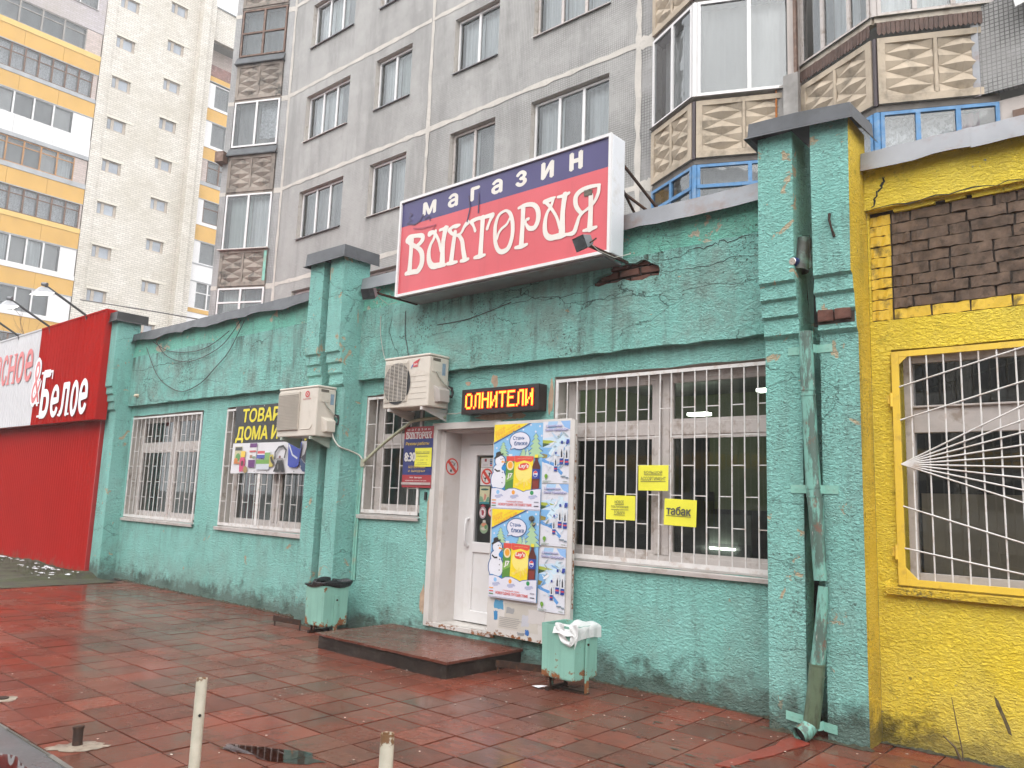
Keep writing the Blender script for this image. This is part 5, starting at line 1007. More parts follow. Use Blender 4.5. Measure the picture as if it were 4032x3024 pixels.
def strapb(u0, u1, z, uc, r, name='pipe_bracket', tl=0.):
    b = MB(); zz = lambda u: z+tl*(u-u0)
    for a0, a1 in ((u0, uc-r), (uc+r, u1)):
        b.idx([F(a0,zz(a0)-.03,.276),F(a1,zz(a1)-.03,.276),F(a1,zz(a1)+.03,.276),F(a0,zz(a0)+.03,.276),F(a0,zz(a0)-.03,.272),F(a1,zz(a1)-.03,.272),F(a1,zz(a1)+.03,.272),F(a0,zz(a0)+.03,.272)],[(0,1,2,3),(4,5,6,7),(0,1,5,4),(2,3,7,6),(0,3,7,4),(1,2,6,5)])
        for q_ in (.3,.7): uu = a0+(a1-a0)*q_; b.tube([F(uu,zz(uu),.276),F(uu,zz(uu),.280)], .006, 6)
    n = 9; A = [F(uc+r*cos(pi*i/(n-1)), zz(uc)-.03, .276+r*1.35*sin(pi*i/(n-1))) for i in range(n)]; B_ = [F(uc+r*cos(pi*i/(n-1)), zz(uc)+.03, .276+r*1.35*sin(pi*i/(n-1))) for i in range(n)]
    b.idx(A+B_, [(i,i+1,n+i+1,n+i) for i in range(n-1)]); b.build(name, M('bracket_green', (.22,.46,.38), .4, .12, 8, dirt=(.35,.36,.3), dirtamt=.3), dp)
strapb(-2.305,-1.975,2.755,-2.148,.060); strapb(-2.30,-1.955,1.72,-2.118,.062); strapb(-2.36,-2.0,.115,-2.155,.063, tl=-.10)
t = thing('drink_can', 'silver drink can stuck in the broken downpipe funnel', 'can', F(-2.212,3.42,.32))
b = MB(); b.tube([F(-2.19,3.435,.30),F(-2.208,3.42,.38),F(-2.212,3.418,.402)], [.030,.032,.027], 16); b.build('can_body', M('can_blue', (.05,.08,.25), .3, .3, metal=.5), t)
b = MB(); b.tube([F(-2.212,3.418,.4025),F(-2.2125,3.4175,.406)], [.029,.026], 16); b.build('can_base', M('can_silver', (.72,.66,.62), .25, .05, metal=.85), t)
b = MB(); b.tube([F(-1.93,3.73,.405),F(-1.925,3.68,.43),F(-1.915,3.62,.42),F(-1.90,3.55,.405)], [.012,.010,.008,.012], 6); b.build('iron_hook', m_darkrust, label='short rusty iron stub sticking out of the right pilaster', cat='iron stub')
# --- conduits and cables
def cable(pts, r, lab, m=None, name='cable', sub=4):
    ss = []
    P_ = [Vector(p) for p in pts]
    for i in range(len(P_)-1):
        p0, p1, p2, p3 = P_[max(i-1,0)], P_[i], P_[i+1], P_[min(i+2,len(P_)-1)]
        for k_ in range(sub): t = k_/sub; ss.append(.5*(2*p1+(p2-p0)*t+(2*p0-5*p1+4*p2-p3)*t*t+(3*p1-p0-3*p2+p3)*t**3))
    ss.append(P_[-1]); b = MB(); b.tube(ss, r, 6); return b.build(name, m or m_bwire, label=lab, cat='cable')
m_con = M('conduit_paint', (.19,.44,.36), .5, .2, 8, dirt=(.3,.28,.2), dirtamt=.6)
for i, dx in enumerate((0,.035)):
    b = MB(); b.tube([F(-7.655+dx*.5,1.96,.02),F(-7.70+dx,1.5,.02),F(-7.715+dx,1.1,.02),F(-7.71+dx,.56,.02)], .013, 8); b.build('conduit', m_con, label=['thin turquoise conduit pipe in the corner, next to the middle pilaster','thin turquoise conduit pipe nearest the narrow window'][i], cat='conduit', group='conduits running down beside the pilaster')
cable([F(-7.89,2.47,.33),F(-7.87,2.27,.33),F(-7.80,2.16,.315),F(-7.752,2.115,.285),F(-7.742,2.085,.16),F(-7.70,2.04,.05),F(-7.66,1.99,.025)], .011, 'grey cable drooping from the slatted air conditioner to the conduits', m_cable)
cable([F(-7.62,1.955,.03),F(-7.24,2.18,.04),F(-6.86,2.36,.06),F(-6.7,2.42,.06),F(-6.25,2.44,.03)], .018, 'thick pale insulated pipe rising across the narrow window to the fan unit', M('pale_insulation', (.42,.43,.30), .7, .2, 12, dirt=(.2,.2,.14), dirtamt=.5))
b = MB(); b.pbox(F, -7.67,-7.60,1.90,1.99,.0,.04); b.build('junction_box', M('dull_tape', (.35,.33,.26), .6, .3), label='small tape wrapped junction at the top of the conduits', cat='junction box')
for i, (pts, lab) in enumerate((([(-10.91,3.93),(-11.45,3.76),(-12.02,3.72),(-12.81,3.81),(-13.42,4.03)],'uppermost of three dark wires sagging across the left turquoise frieze'),([(-10.6,4.06),(-11.0,3.77),(-11.4,3.64),(-11.9,3.57),(-12.4,3.60),(-12.93,3.76),(-13.3,4.02)],'middle of three dark wires sagging across the left turquoise frieze'),([(-10.5,4.04),(-10.86,3.62),(-11.24,3.39),(-11.62,3.19),(-12.19,3.09),(-12.75,3.23),(-13.2,3.48),(-13.64,3.95)],'lowest sagging of three dark wires across the left turquoise frieze'))):
    o = cable([F(u,z,.11) for u, z in pts], .0065, lab); o['group'] = 'wires sagging over the left frieze'
cable([F(-6.95,3.72,.085),F(-6.93,3.45,.09),F(-6.87,3.25,.09),F(-6.82,3.12,.11)], .005, 'loose dark wire hanging above the fan air conditioner')
cable([F(-7.4,3.72,.085),F(-7.38,3.5,.09),F(-7.27,3.2,.10),F(-7.05,3.05,.2)], .004, 'thin pale cord from the left floodlight down to the fan air conditioner', m_cable)
cable([F(-5.3,3.60,.085),F(-5.9,3.50,.085),F(-6.4,3.49,.085),F(-4.6,3.62,.085)][:3], .005, 'thin grey wire drooping under the middle of the big sign')
cable([(-24.5,2.6,6.93),(-19.5,2.8,5.92),(-14.5,3.0,4.86),(-12.6,3.1,4.42)], .016, 'dark overhead cable running behind the left pilaster towards the brick tower')
# --- small litter, dirt and growth
b = MB(); b.idx([(-4.43,-.62,.006),(-4.33,-.655,.012),(-4.27,-.60,.03),(-4.265,-.585,.008),(-4.34,-.60,.022)], [(0,1,4),(1,2,4),(2,3,4),(3,0,4)]); b.build('paper_scrap', M('white_scrap', (.72,.72,.74), .5, .1), label='crumpled white paper scrap on the tiles beside the right bin', cat='paper scrap')
b = MB()
for i in range(150):
    x, y = rnd(-6.0,-.9), rnd(-2.6,-.1)
    if i < 60: x, y = rnd(-4.9,-2.3), rnd(-1.3,-.15)
    if i > 130: x, y = rnd(-8,-3), rnd(-4,-2)
    s = rnd(.005,.014); a = rnd(0,6); b.face([(x+s*cos(a+q_*pi/2)*rnd(.6,1), y+s*.7*sin(a+q_*pi/2), .004+rnd(0,.003)) for q_ in range(4)])
b.build('litter_specks', M('pale_specks', (.55,.47,.40), .6, .3, 30), kind='stuff', label='small pale crumbs of paper and paint scattered on the wet tiles')
b = MB()
for i in range(46):
    x, y = rnd(-3.4,-1.2), rnd(-1.9,-.35); s = rnd(.015,.05); a = rnd(-.2,1.2); h = rnd(.003,.010)
    b.idx([(x+s*cos(a+q_*pi/3)*rnd(.5,1.2), y+s*.35*sin(a+q_*pi/3)*rnd(.6,1.3), .002) for q_ in range(6)]+[(x,y,.002+h)], [(q_,(q_+1)%6,6) for q_ in range(6)])
b.build('wet_leaf_debris', M('wet_debris', (.04,.035,.022), .5, .5, 20), kind='stuff', label='dark rotten leaf debris in the tile joints by the downpipe')
b = MB()                                            # dirt and moss banked along the foot of the wall
def bank(x0, x1, y, w, h, n):
    for i in range(n):
        x = x0+(x1-x0)*(i+rnd(0,1))/n; s = rnd(.4,1)*w; q = 7; yy = y-rnd(0,.02); hh = h*rnd(.2,1)**2
        b.idx([(x+s*1.5*cos(2*pi*k_/q)*rnd(.7,1.2), yy+s*.7*sin(2*pi*k_/q)*rnd(.7,1.2), .001) for k_ in range(q)]+[(x,yy,hh)], [(k_,(k_+1)%q,q) for k_ in range(q)])
bank(-14.1,-8.5,-.02,.05,.035,150); bank(-7.6,-5.1,-.02,.05,.03,60); bank(-4.95,-2.5,-.015,.04,.028,90); bank(-2.5,-1.8,-.29,.045,.035,40); bank(-1.78,.6,-.012,.045,.02,170); bank(-8.5,-7.7,-.30,.06,.04,30)
b.build('moss_and_dirt', M('moss_dirt', (.045,.042,.024), .9, .6, 25, .8, 60), kind='stuff', label='dark moss and dirt banked along the foot of the walls')
# ================================================================== yellow house on the right
yb = thing('yellow_building', 'bright yellow stuccoed building with bare brick panel and fan pattern window grille', 'building', (-.4,0,0))
YW = (-1.655,.75,1.06,2.75); YBK = (-1.775,1.3,2.975,3.825)
b = MB(); b.prism(F, [(-1.788,0),(3.2,0),(3.2,4.2),(-1.788,4.2)], -.4, 0, holes=[ragged(*YW, j=.006), rectp(*[YBK[0],1.2,YBK[2],YBK[3]])]); b.build('wall', [m_yel], yb)
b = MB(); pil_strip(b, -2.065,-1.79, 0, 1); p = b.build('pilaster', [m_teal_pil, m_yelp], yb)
b = MB(); n = 14
bot = [(-1.79+.22*i, 3.835+rnd(-.012,.008)) for i in range(23)]; b.prism(F, bot+[(3.05,4.16),(-1.79,4.16)], .002, .045); b.build('parapet', m_yel, yb)
for i in range(7):
    a0, a1 = -1.785+i*.72+(.0 if i == 0 else .02), -1.785+(i+1)*.72+.03; b = MB(); dd = .12+.006*(i % 2); n = 6
    top = [(a0+(a1-a0)*q_/n, 4.262-.012*min(1.2,a0+1.7)+rnd(-.006,.006)) for q_ in range(n+1)]; bt = [(a0+(a1-a0)*q_/n, 4.112-.012*min(1.2,a0+1.7)+rnd(-.008,.010)) for q_ in range(n+1)]
    for q_ in range(n): b.face([F(*bt[q_],dd+.02),F(*bt[q_+1],dd+.02),F(*top[q_+1],dd),F(*top[q_],dd)]); b.face([F(*top[q_],dd),F(*top[q_+1],dd),F(top[q_+1][0],4.29,-.3),F(top[q_][0],4.29,-.3)])
    b.build('parapet_flashing', m_flash2, yb, recalc=False)
crack([(-1.64,4.07),(-1.66,4.0),(-1.70,3.94),(-1.74,3.85)], .03, .047, 4, yb); crack([(-1.79,3.832),(-1.3,3.838),(-.7,3.842)], .014, .0465, 8, yb)
b = MB(); b.pbox(F, -1.78,1.25,2.97,3.83,-.16,-.032); b.build('brick_backing', m_brickd, yb)
bms = []
for i in range(5):
    q = MB(); q.pbox(F,-.5,.5,-.5,.5,-.5,.5); me = bpy.data.meshes.new('brick'); me.from_pydata(q.v, [], q.f); bm = bmesh.new(); bm.from_mesh(me); bmesh.ops.recalc_face_normals(bm, faces=bm.faces)
    bmesh.ops.subdivide_edges(bm, edges=[e for e in bm.edges if abs((e.verts[0].co-e.verts[1].co).x) > .5], cuts=5)
    for v in bm.verts:
        fr_ = v.co.y < 0; v.co += Vector((rnd(-.02,.02), rnd(-.10,.07) if fr_ else 0, rnd(-.06,.06)))
    bm.to_mesh(me); bm.free(); bms.append(me)
def brick_mats(me, m): me = me.copy(); me.materials.append(m); return me
bB = [brick_mats(m_, m_brick) for m_ in bms]; bY = [brick_mats(m_, m_ybrick) for m_ in bms]
r = 0; z = 2.985
while z < 3.80:
    h = .074+rnd(-.004,.004); u = -1.775; first = True; second = False
    while u < 1.2:
        l = .145 if first else ((.125 if r % 2 else .24) if second else random.choice((.24,.24,.24,.125,.26)))
        second = first
        yel = (u+l*.5 < -1.63) or z < 3.02 or z > 3.775
        if u > -.55 and random.random() < .0: break
        o = bpy.data.objects.new('brick', random.choice(bY if yel else bB)); COL.objects.link(o); o.parent = yb; o.matrix_parent_inverse = Matrix.Translation(-yb.location)
        o.location = (u+l/2, .05+rnd(-.006,.010), z+h/2); o.scale = (l-.004, .07, h+.001); o.rotation_euler = (0, rnd(-.012,.012), 0)
        u += l+.010; first = False
    z += h+.009; r += 1
b = MB(); b.prism(F, ragged(-1.6,-1.32,3.797,3.826,.004,4), -.03, .006); b.prism(F, ragged(-1.25,-1.12,3.80,3.828,.004,3), -.03, .004); b.prism(F, ragged(-1.08,-.3,3.79,3.828,.005,6), -.03, .005); b.build('paint_strip', m_yel, yb)
u0, u1, v0, v1 = YW
b = MB(); d = -.13
b.pbox(F, u0+.05,u0+.11,v0+.03,v1-.03,d-.06,d); b.pbox(F, u0+.11,u1,v0+.03,v0+.10,d-.06,d-.002); b.pbox(F, u0+.11,u1,v1-.09,v1-.03,d-.06,d-.002); b.pbox(F, u0+.11,u1,2.15,2.33,d-.06,d+.004); b.pbox(F, u0+.11,u1,2.33,2.345,d-.05,d+.03)
wf = b.build('window', m_whitewood, yb, bevel=.004)
for q0, q1 in ((v0+.10,2.15),(2.33,v1-.09)):
    b = MB(); b.face([F(u0+.11,q0,d-.03),F(u1,q0,d-.03),F(u1,q1,d-.03),F(u0+.11,q1,d-.03)]); b.build('pane', m_glass2, wf, recalc=False)
b = MB(); b.pbox(F, u0+.12,u1,v0+.1,1.72,d-.12,d-.09); b.build('inner_board', M('faded_card', (.30,.25,.17), .8, .15, 2), wf)
b = MB(); b.pbox(F, u0-.3,u1+.3,v0-.3,v1+.3,-1.6,-1.55); b.pbox(F, -1.78,1.3,.2,2.95,-1.7,-1.61); b.build('inner_wall', m_dark, yb)
b = MB(); b.idx([F(u0-.07,v0-.05,.05),F(u1+.1,v0-.05,.05),F(u1+.1,v0-.005,.055),F(u0-.07,v0-.005,.055),F(u0-.07,v0+.02,-.1),F(u1+.1,v0+.02,-.1)],[(0,1,2,3),(3,2,5,4)]); b.build('sill', m_yelp, wf, recalc=False)
m_yfr = M('yellow_steel', (.72,.49,.05), .45, .1, 6, dirt=(.30,.16,.05), dirtamt=.4, ds=12)
b = MB(); d = .022
b.pbox(F, u0+.012,u0+.062,v0+.015,v1-.02,d-.012,d+.010); b.pbox(F, u0+.062,u1,v0+.015,v0+.060,d-.012,d+.009); b.pbox(F, u0+.062,u1,v1-.062,v1-.02,d-.012,d+.009)
b.prism(F, [(u0+.0625,v1-.062),(u0+.12,v1-.062),(u0+.0625,v1-.12)], d, d+.008); b.prism(F, [(u0+.0625,v0+.06),(u0+.14,v0+.06),(u0+.0625,v0+.14)], d, d+.008)
gy = b.build('window_grille', m_yfr, yb, bevel=.002)
for zz in (2.38,1.30):
    b = MB(); b.pbox(F, u0-.02,u0+.011,zz-.03,zz+.03,0,.03); b.tube([F(u0+.004,zz-.05,.03),F(u0+.004,zz+.05,.03)], .011, 8); b.build('hinge', m_yfr, gy)
me = None
for i in range(21):
    u = u0+.135+i*.108
    b = MB(); b.tube([F(u,v0+.05,d-.002),F(u,v1-.05,d-.002)], .0062, 6)
    b.build('bar', m_bar, gy)
for a in (27,21,15.5,9.5,4,-1.5,-7,-13,-19):
    b = MB(); L = 2.25; b.tube([F(u0+.058,1.915,d+.009),F(u0+.058+L*cos(radians(a*1.0)),1.915+L*sin(radians(a)),d+.009)], .0058, 6); b.build('ray_bar', m_bar, gy)
for (z0_, sl_) in ((2.47,.28),(2.23,.30),(1.62,-.30),(1.33,-.17)):
    b = MB(); b.tube([F(u0+.06,z0_,d+.007),F(u0+2.35,z0_+2.29*sl_,d+.007)], .0058, 6); b.build('ray_bar', m_bar, gy)
def stem(pts, r, lab): b = MB(); b.tube([F(u,z,dd) for u,z,dd in pts], [r*1.4]+[r]*(len(pts)-2)+[r*.5], 6); return b.build('dry_stem', M('dry_stem_brown', (.09,.06,.03), .8, .4, 20), label=lab, cat='dry plant', group='dry weed stems at the foot of the yellow wall')
stem([(-1.28,.0,.06),(-1.285,.08,.065),(-1.31,.24,.07),(-1.333,.385,.06)], .004, 'tall thin dry weed stem against the yellow wall'); stem([(-1.29,.0,.07),(-1.32,.08,.08),(-1.385,.14,.09)], .008, 'short thick dry weed stub leaning left at the yellow wall'); 
b = MB(); b.prism(F, [(-1.10,.43),(-1.075,.40),(-1.05,.33),(-1.02,.25),(-1.01,.20),(-1.03,.21),(-1.06,.30),(-1.09,.37)], .0005,.0015, back=False); b.build('scorch_mark', M('soot_mark', (.10,.075,.03), .9, .5, 30), yb)

# ================================================================== red clad shop on the left
def corr(name, col, rough=.32):
    k = N(name); c = k.mix(k.rng(k.noise(1.2,5), .3,.7), tuple(x*.9 for x in col), col); f = k.rng(k.math('ADD', k.noise(4,8,.7), k.rng(k.xyz()[2],0,.35,.32,0)), .66,.84); c = k.mix(k.math('MULTIPLY', f, .5), c, (.16,.10,.08)); k.bsdf(Base_Color=c, Roughness=rough, Specular_IOR_Level=0.); return k.mat
m_red = corr('red_profiled_sheet', (.37,.014,.011), .6); m_swhite = corr('white_profiled_sheet', (.62,.605,.62))
rb = thing('red_shop', 'flat red shop front of profiled steel sheet beside the turquoise shop', 'building', (-19,-.3,0))
def profiled(u0, u1, v0, v1, d, pitch, dep, m, name, parent):
    b = MB(); n = int((u1-u0)/pitch); P_ = []
    for i in range(n+1):
        x = u0+i*(u1-u0)/n; p_ = (u1-u0)/n
        P_ += [(x,0),(x+p_*.62,0),(x+p_*.72,-dep),(x+p_*.90,-dep)]
    P_ = [p_ for p_ in P_ if p_[0] <= u1+1e-6]; q = len(P_)
    b.idx([F(u,v0,d+a) for u, a in P_]+[F(u,v1,d+a) for u, a in P_], [(i,i+1,q+i+1,q+i) for i in range(q-1)]); return b.build(name, m, parent, recalc=False)
profiled(-26,-14.68,.0,2.95,.30,.11,.007,m_red,'cladding',rb)
b = MB(); b.pbox(F,-26,-14.68,0,4.4,-3,.27); b.pbox(F,-14.679,-14.66,.02,2.94,.05,.315); b.build('body_wall', M('red_trim', (.36,.022,.02), .4, .1), rb)
b = MB(); b.pbox(F,-21.2,-20.0,.05,2.2,.272,.31); b.build('doorway', m_black, rb)
b = MB(); b.pbox(F,-26,-14.72,.0,.06,.302,.33); b.build('base_trim', m_darkrust, rb)
sgn = thing('red_white_sign', 'wide red and white profiled sign board with serif lettering on the red shop', 'sign', (-19,-.5,2.7))
U1, US = -14.47, -17.60; zb, zt = 2.70, 4.64
profiled(-25.5,US,zb,zt,.50,.14,.014,m_swhite,'white_half',sgn); profiled(US+.002,U1,zb,zt,.50,.14,.014,m_red,'red_half',sgn)
b = MB(); b.pbox(F,-25.5,U1,zb,zt-.01,.32,.478); b.build('sign_frame', M('red_trim', (.36,.022,.02)), sgn)
b = MB(); b.pbox(F,U1,U1+.012,zb,zt,.32,.506); b.pbox(F,US,U1,zt-.0,zt+.03,.32,.51); b.build('edge_trim', m_red, sgn)
b = MB(); b.pbox(F,-25.5,US-.002,zt,zt+.03,.32,.51); b.build('edge_trim', m_swhite, sgn)
def serif(pr, body, a0, b0, a1, b1, m, bold): pr.text(body, a0, b0, a1, b1, m, bold)
pr = Print(F,-25.5,U1,zb,zt,.502,.0004); w_ = U1+25.5
uu = lambda x: (x+25.5)/w_
vv_ = lambda z: (z-zb)/(zt-zb)
m_lr, m_lw = M('sign_letter_red', (.52,.035,.03), .4, .06), M('sign_letter_white', (.76,.74,.76), .4, .06)
def word(txt, xs, z0, heights, m, bold, ser):
    for ch, (x0, x1), (za, zb_) in zip(txt, xs, heights):
        pr.text(ch, uu(x0), vv_(za), uu(x1), vv_(zb_), m, bold)
xs = [(-21.05,-20.62),(-20.56,-20.20),(-20.15,-19.80),(-19.72,-19.38),(-19.32,-18.86),(-18.80,-18.38),(-18.30,-17.86)]
word('Красное', xs, 0, [(3.62,4.66-.05),(3.35,4.29),(3.63,4.29),(3.63,4.29),(3.63,4.27),(3.62,4.28),(3.62,4.29)], m_lr, .018, 1)
for (x0,x1),i in ((xs[4],0),):
    for xx in (x0-.03, x1-.17): pr.rect(uu(xx),vv_(3.625),uu(xx+.20),vv_(3.66),m_lr); pr.rect(uu(xx),vv_(4.235),uu(xx+.20),vv_(4.27),m_lr)
pr.text('&', uu(-17.74), vv_(3.10), uu(-17.20), vv_(4.02), m_lw, .055); pr.text('&', uu(-17.70), vv_(3.13), uu(-17.24), vv_(3.99), m_lr, .012)
xs2 = [(-17.15,-16.70),(-16.60,-16.20),(-16.12,-15.72),(-15.62,-15.28),(-15.24,-14.86)]
word('Белое', xs2, 0, [(2.83,3.74),(2.82,3.42),(2.82,3.43),(2.80,3.44),(2.82,3.44)], m_lw, .030, 1)
pr.rect(uu(-17.24),vv_(2.835),uu(-16.95),vv_(2.875),m_lw); pr.rect(uu(-17.22),vv_(3.69),uu(-16.62),vv_(3.735),m_lw); pr.rect(uu(-16.66),vv_(3.56),uu(-16.62),vv_(3.69),m_lw); pr.rect(uu(-15.80),vv_(2.82),uu(-15.62),vv_(2.86),m_lw); pr.rect(uu(-16.16),vv_(2.82),uu(-16.0),vv_(2.86),m_lw)
pr.build('sign_lettering', parent=sgn)
m_lit = emis('lit_lamp_glass', (1,.98,.94), 3.0)
for i, u in enumerate((-15.39,-17.2,-18.95)):
    t = thing('sign_lamp', ['lit lamp on a long arm nearest the turquoise pilaster, above the red sign','lit lamp on a long arm above the join of the red and white sign halves','lamp arm at the left edge above the white half of the sign'][i], 'lamp', (u,-.5,4.64), 'lamps on long arms over the red and white sign')
    hd, hz = (.74,.42) if i < 2 else (.72,.42)
    tip = F(u,zt+hz,.5+hd)
    b = MB(); b.tube([F(u,zt-.2,.46),F(u,zt+.02,.50),tip], .022, 7); b.build('arm', M('dark_arm', (.05,.05,.052), .5, .2), t)
    b = MB(); b.tube([tip+Vector((-.07,-.03,.03)),tip+Vector((.02,.02,.02))], .035, 8); b.build('ballast', M('grey_cast', (.2,.2,.21)), t)
    cx, cy, cz = tip.x-.05, tip.y-.02, tip.z-.10
    b = MB(); pts_t = [(-.07,-.05,.07),(.07,-.05,.07),(.07,.05,.07),(-.07,.05,.07)]; pts_b = [(-.20,-.15,-.07),(.20,-.15,-.07),(.20,.15,-.03),(-.20,.15,-.03)]
    b.idx([(cx+a,cy+c,cz+e_) for a,c,e_ in pts_t+pts_b], [(0,1,2,3)]+[(q_,(q_+1)%4,4+(q_+1)%4,4+q_) for q_ in range(4)]); b.build('lamp_housing', M('lamp_grey', (.34,.34,.35), .4, .15, metal=.3), t, bevel=.01)
    b = MB(); b.face([(cx+a*.94,cy+c*.94,cz+e_+.004) for a,c,e_ in pts_b]); b.build('lamp_glass', m_lit, t, recalc=False)
t = thing('wall_lamp', 'small warm wall lamp under the white sign half', 'lamp', (-20.6,-.34,2.66))
b = MB(); b.pbox(F,-20.75,-20.45,2.60,2.69,.33,.42); b.build('lamp_body', m_black, t)
b = MB(); b.pbox(F,-20.72,-20.48,2.588,2.598,.34,.41); b.build('lamp_glass', emis('warm_lamp', (1,.72,.45), 30), t)
# soil and snow patches before the red wall
def soil_z(x, y): return .06*max(0,min(1,(-.8-y)/-.5+.6))+.05*sin(x*1.7)*sin(y*2.3)*.5
b = MB(); nx, ny = 80, 14; V = []
for j in range(ny):
    for i in range(nx):
        x = -28+14.5*i/(nx-1) if True else 0; y = -3.2+2.95*j/(ny-1)
        edge = 1 if x > -14.05 else 0
        z = .02+.055*(j/(ny-1))+rnd(-.014,.014)+.02*sin(x*2.1+y)
        if x > -14.3: z = .004+rnd(0,.01)
        V.append((x+rnd(-.04,.04), y, z))
b.idx(V, [(j*nx+i,j*nx+i+1,(j+1)*nx+i+1,(j+1)*nx+i) for j in range(ny-1) for i in range(nx-1)])
k = N('muddy_grass'); c = k.mix(k.rng(k.noise(4,8,.7),.4,.6),(.035,.028,.018),(.05,.055,.02)); k.bsdf(Base_Color=c, Roughness=.85, Normal=k.bump(k.noise(40,5),.8,.02)); b.build('soil', k.mat, kind='structure')
b = MB()
for i in range(60):
    x, y = rnd(-19.5,-14.5), rnd(-1.1,-.45); 
    if i < 16: x = rnd(-17.5,-14.2); 
    s = rnd(.02,.09)*rnd(.6,1.3); q = 8
    b.idx([(x+s*1.6*cos(2*pi*k_/q)*rnd(.6,1.3), y+s*.6*sin(2*pi*k_/q)*rnd(.6,1.3), .045+.05*(y+1.1)/.8) for k_ in range(q)]+[(x,y,.058+.05*(y+1.1)/.8)], [(k_,(k_+1)%q,q) for k_ in range(q)])
b.build('snow_patches', M('old_snow', (.66,.67,.70), .7, .15, 20, .4, 50), kind='stuff', label='small patches of old snow lying on the muddy grass by the red wall')
b = MB()
for i in range(1500):
    x, y = rnd(-20,-14.3), rnd(-1.2,-.4); z = .03+.05*(y+1.2)/.8; h = rnd(.03,.09); a = rnd(0,6.28); w = .004
    b.face([(x-w*cos(a),y-w*sin(a),z),(x+w*cos(a),y+w*sin(a),z),(x+rnd(-.04,.04),y+rnd(-.04,.04),z+h)])
b.build('grass_tufts', M('winter_grass', (.055,.065,.022), .8, .4, 5), kind='stuff', label='sparse muddy winter grass in front of the red wall', recalc=False)
# bare twigs of a small tree behind the red shop
tr = thing('bare_tree', 'bare leafless tree twigs showing above the white half of the sign', 'tree', (-22.4,1.2,0))
b = MB(); b.tube([(-22.4,1.2,0),(-22.35,1.2,2.5),(-22.3,1.25,4.3)], [.07,.055,.035], 7); b.build('trunk', M('twig_bark', (.16,.12,.085), .85, .3), tr)
b = MB(); rr = random.Random(5)
def branch(p, dvec, l, r_, lv):
    n = 4; pts = [p]
    for i in range(n): dvec = (dvec+Vector((rr.uniform(-.2,.2),rr.uniform(-.2,.2),rr.uniform(-.08,.16)))).normalized(); pts.append(pts[-1]+dvec*l/n)
    b.tube(pts, [r_*(1-.6*i/n) for i in range(n+1)], 4, caps=False)
    if lv: 
        for i in range(4): branch(pts[1+i % 4], (dvec+Vector((rr.uniform(-.9,.9),rr.uniform(-.9,.9),rr.uniform(-.2,.7)))).normalized(), l*.62, r_*.55, lv-1)
for i in range(6): branch(Vector((-22.33,1.22,3.2+.2*i)), Vector((cos(i*1.1)*.9,sin(i*1.1)*.9,.75)).normalized(), 1.2, .016, 2)
b.build('crown', M('twig_bark', (.16,.12,.085)), tr, recalc=False)

# ================================================================== grey panel block
def mosaic(name, base, scale, grid=.6, fade=None):
    k = N(name)
    c = k.mix(k.rng(k.noise(.5,6,.6),.3,.7), tuple(x*.88 for x in base), tuple(x*1.08 for x in base))
    c = k.mix(k.math('MULTIPLY', k.rng(k.noise(1,7,.65,vec=k.vec((2.6,2.6,.35))),.48,.66), .5), c, tuple(x*.60 for x in base))
    c = k.mix(k.math('MULTIPLY', k.rng(k.noise(9,8,.75),.58,.68), .5), c, tuple(x*.5 for x in base))
    c = k.mix(k.math('MULTIPLY', k.rng(k.noise(2.7,8,.7),.56,.66), .35), c, tuple(x*1.25 for x in base))
    br = k.n('TexBrick', {'Vector': k.n('Mapping', {0: k.n('Mapping', {0: k.pos(), 'Rotation': (pi/2,0,0)}).outputs[0]}).outputs[0], 'Color1': (1,1,1), 'Color2': (.82,.82,.82), 'Mortar': (.30,.30,.29), 'Scale': 1.0, 'Mortar Size': scale*.12, 'Brick Width': scale, 'Row Height': scale}); br.offset = 0.
    msk = k.math('MULTIPLY', k.rng(k.noise(.8,6,.65,vec=k.vec((1,1,1),(4,4,1))),.36,.56), grid)
    if fade: msk = k.math('MULTIPLY', msk, k.rng(k.xyz()[0], fade[0], fade[1], .35, 1))
    c = k.mix(msk, c, k.mix(1., c, br.outputs[0], 'MULTIPLY'))
    k.bsdf(Base_Color=c, Roughness=.75, Normal=k.bump(k.math('ADD', k.noise(55,3), k.noise(6,4)), .35, .01)); return k.mat
m_mos = mosaic('grey_mosaic', (.335,.326,.312), .046, .8, (-20,-8)); m_mosr = mosaic('coarse_mosaic', (.28,.272,.264), .058, 1.)
m_seam = M('panel_seam_mortar', (.50,.465,.42), .85, .2, 3, .5, 25, dirt=(.30,.28,.26), dirtamt=.6)
m_conc = M('balcony_concrete', (.42,.345,.26), .85, .2, 2.2, .5, 35, dirt=(.14,.12,.09), dirtamt=.6, ds=3.0)
m_concd = M('sooty_concrete', (.26,.22,.185), .85, .4, 2.0, .5, 35, dirt=(.035,.035,.03), dirtamt=.9, ds=2.6)
m_blue = M('blue_frame_paint', (.06,.20,.40), .5, .25, 8, .2, 40, dirt=(.30,.33,.36), dirtamt=.35)
m_brown = M('brown_frame_paint', (.13,.07,.045), .6, .3, 8, .2, 40, dirt=(.34,.25,.2), dirtamt=.4)
m_drip = M('dark_drip_metal', (.07,.075,.08), .45, .3, 4, metal=.3); m_green = M('green_drip_metal', (.02,.085,.06), .4, .2, 5, metal=.2)
def fabric(name, c, fold=26, pat=False):
    k = N(name); w = k.noise(1, 3, .5, vec=k.vec((fold, fold*.6, .5)))
    cc = k.mix(k.rng(w,.35,.65), tuple(x*.72 for x in c), c)
    if pat: cc = k.mix(k.rng(k.noise(16,5,.6),.5,.54), cc, tuple(x*.55 for x in c))
    k.bsdf(Base_Color=cc, Roughness=.9); return k.mat
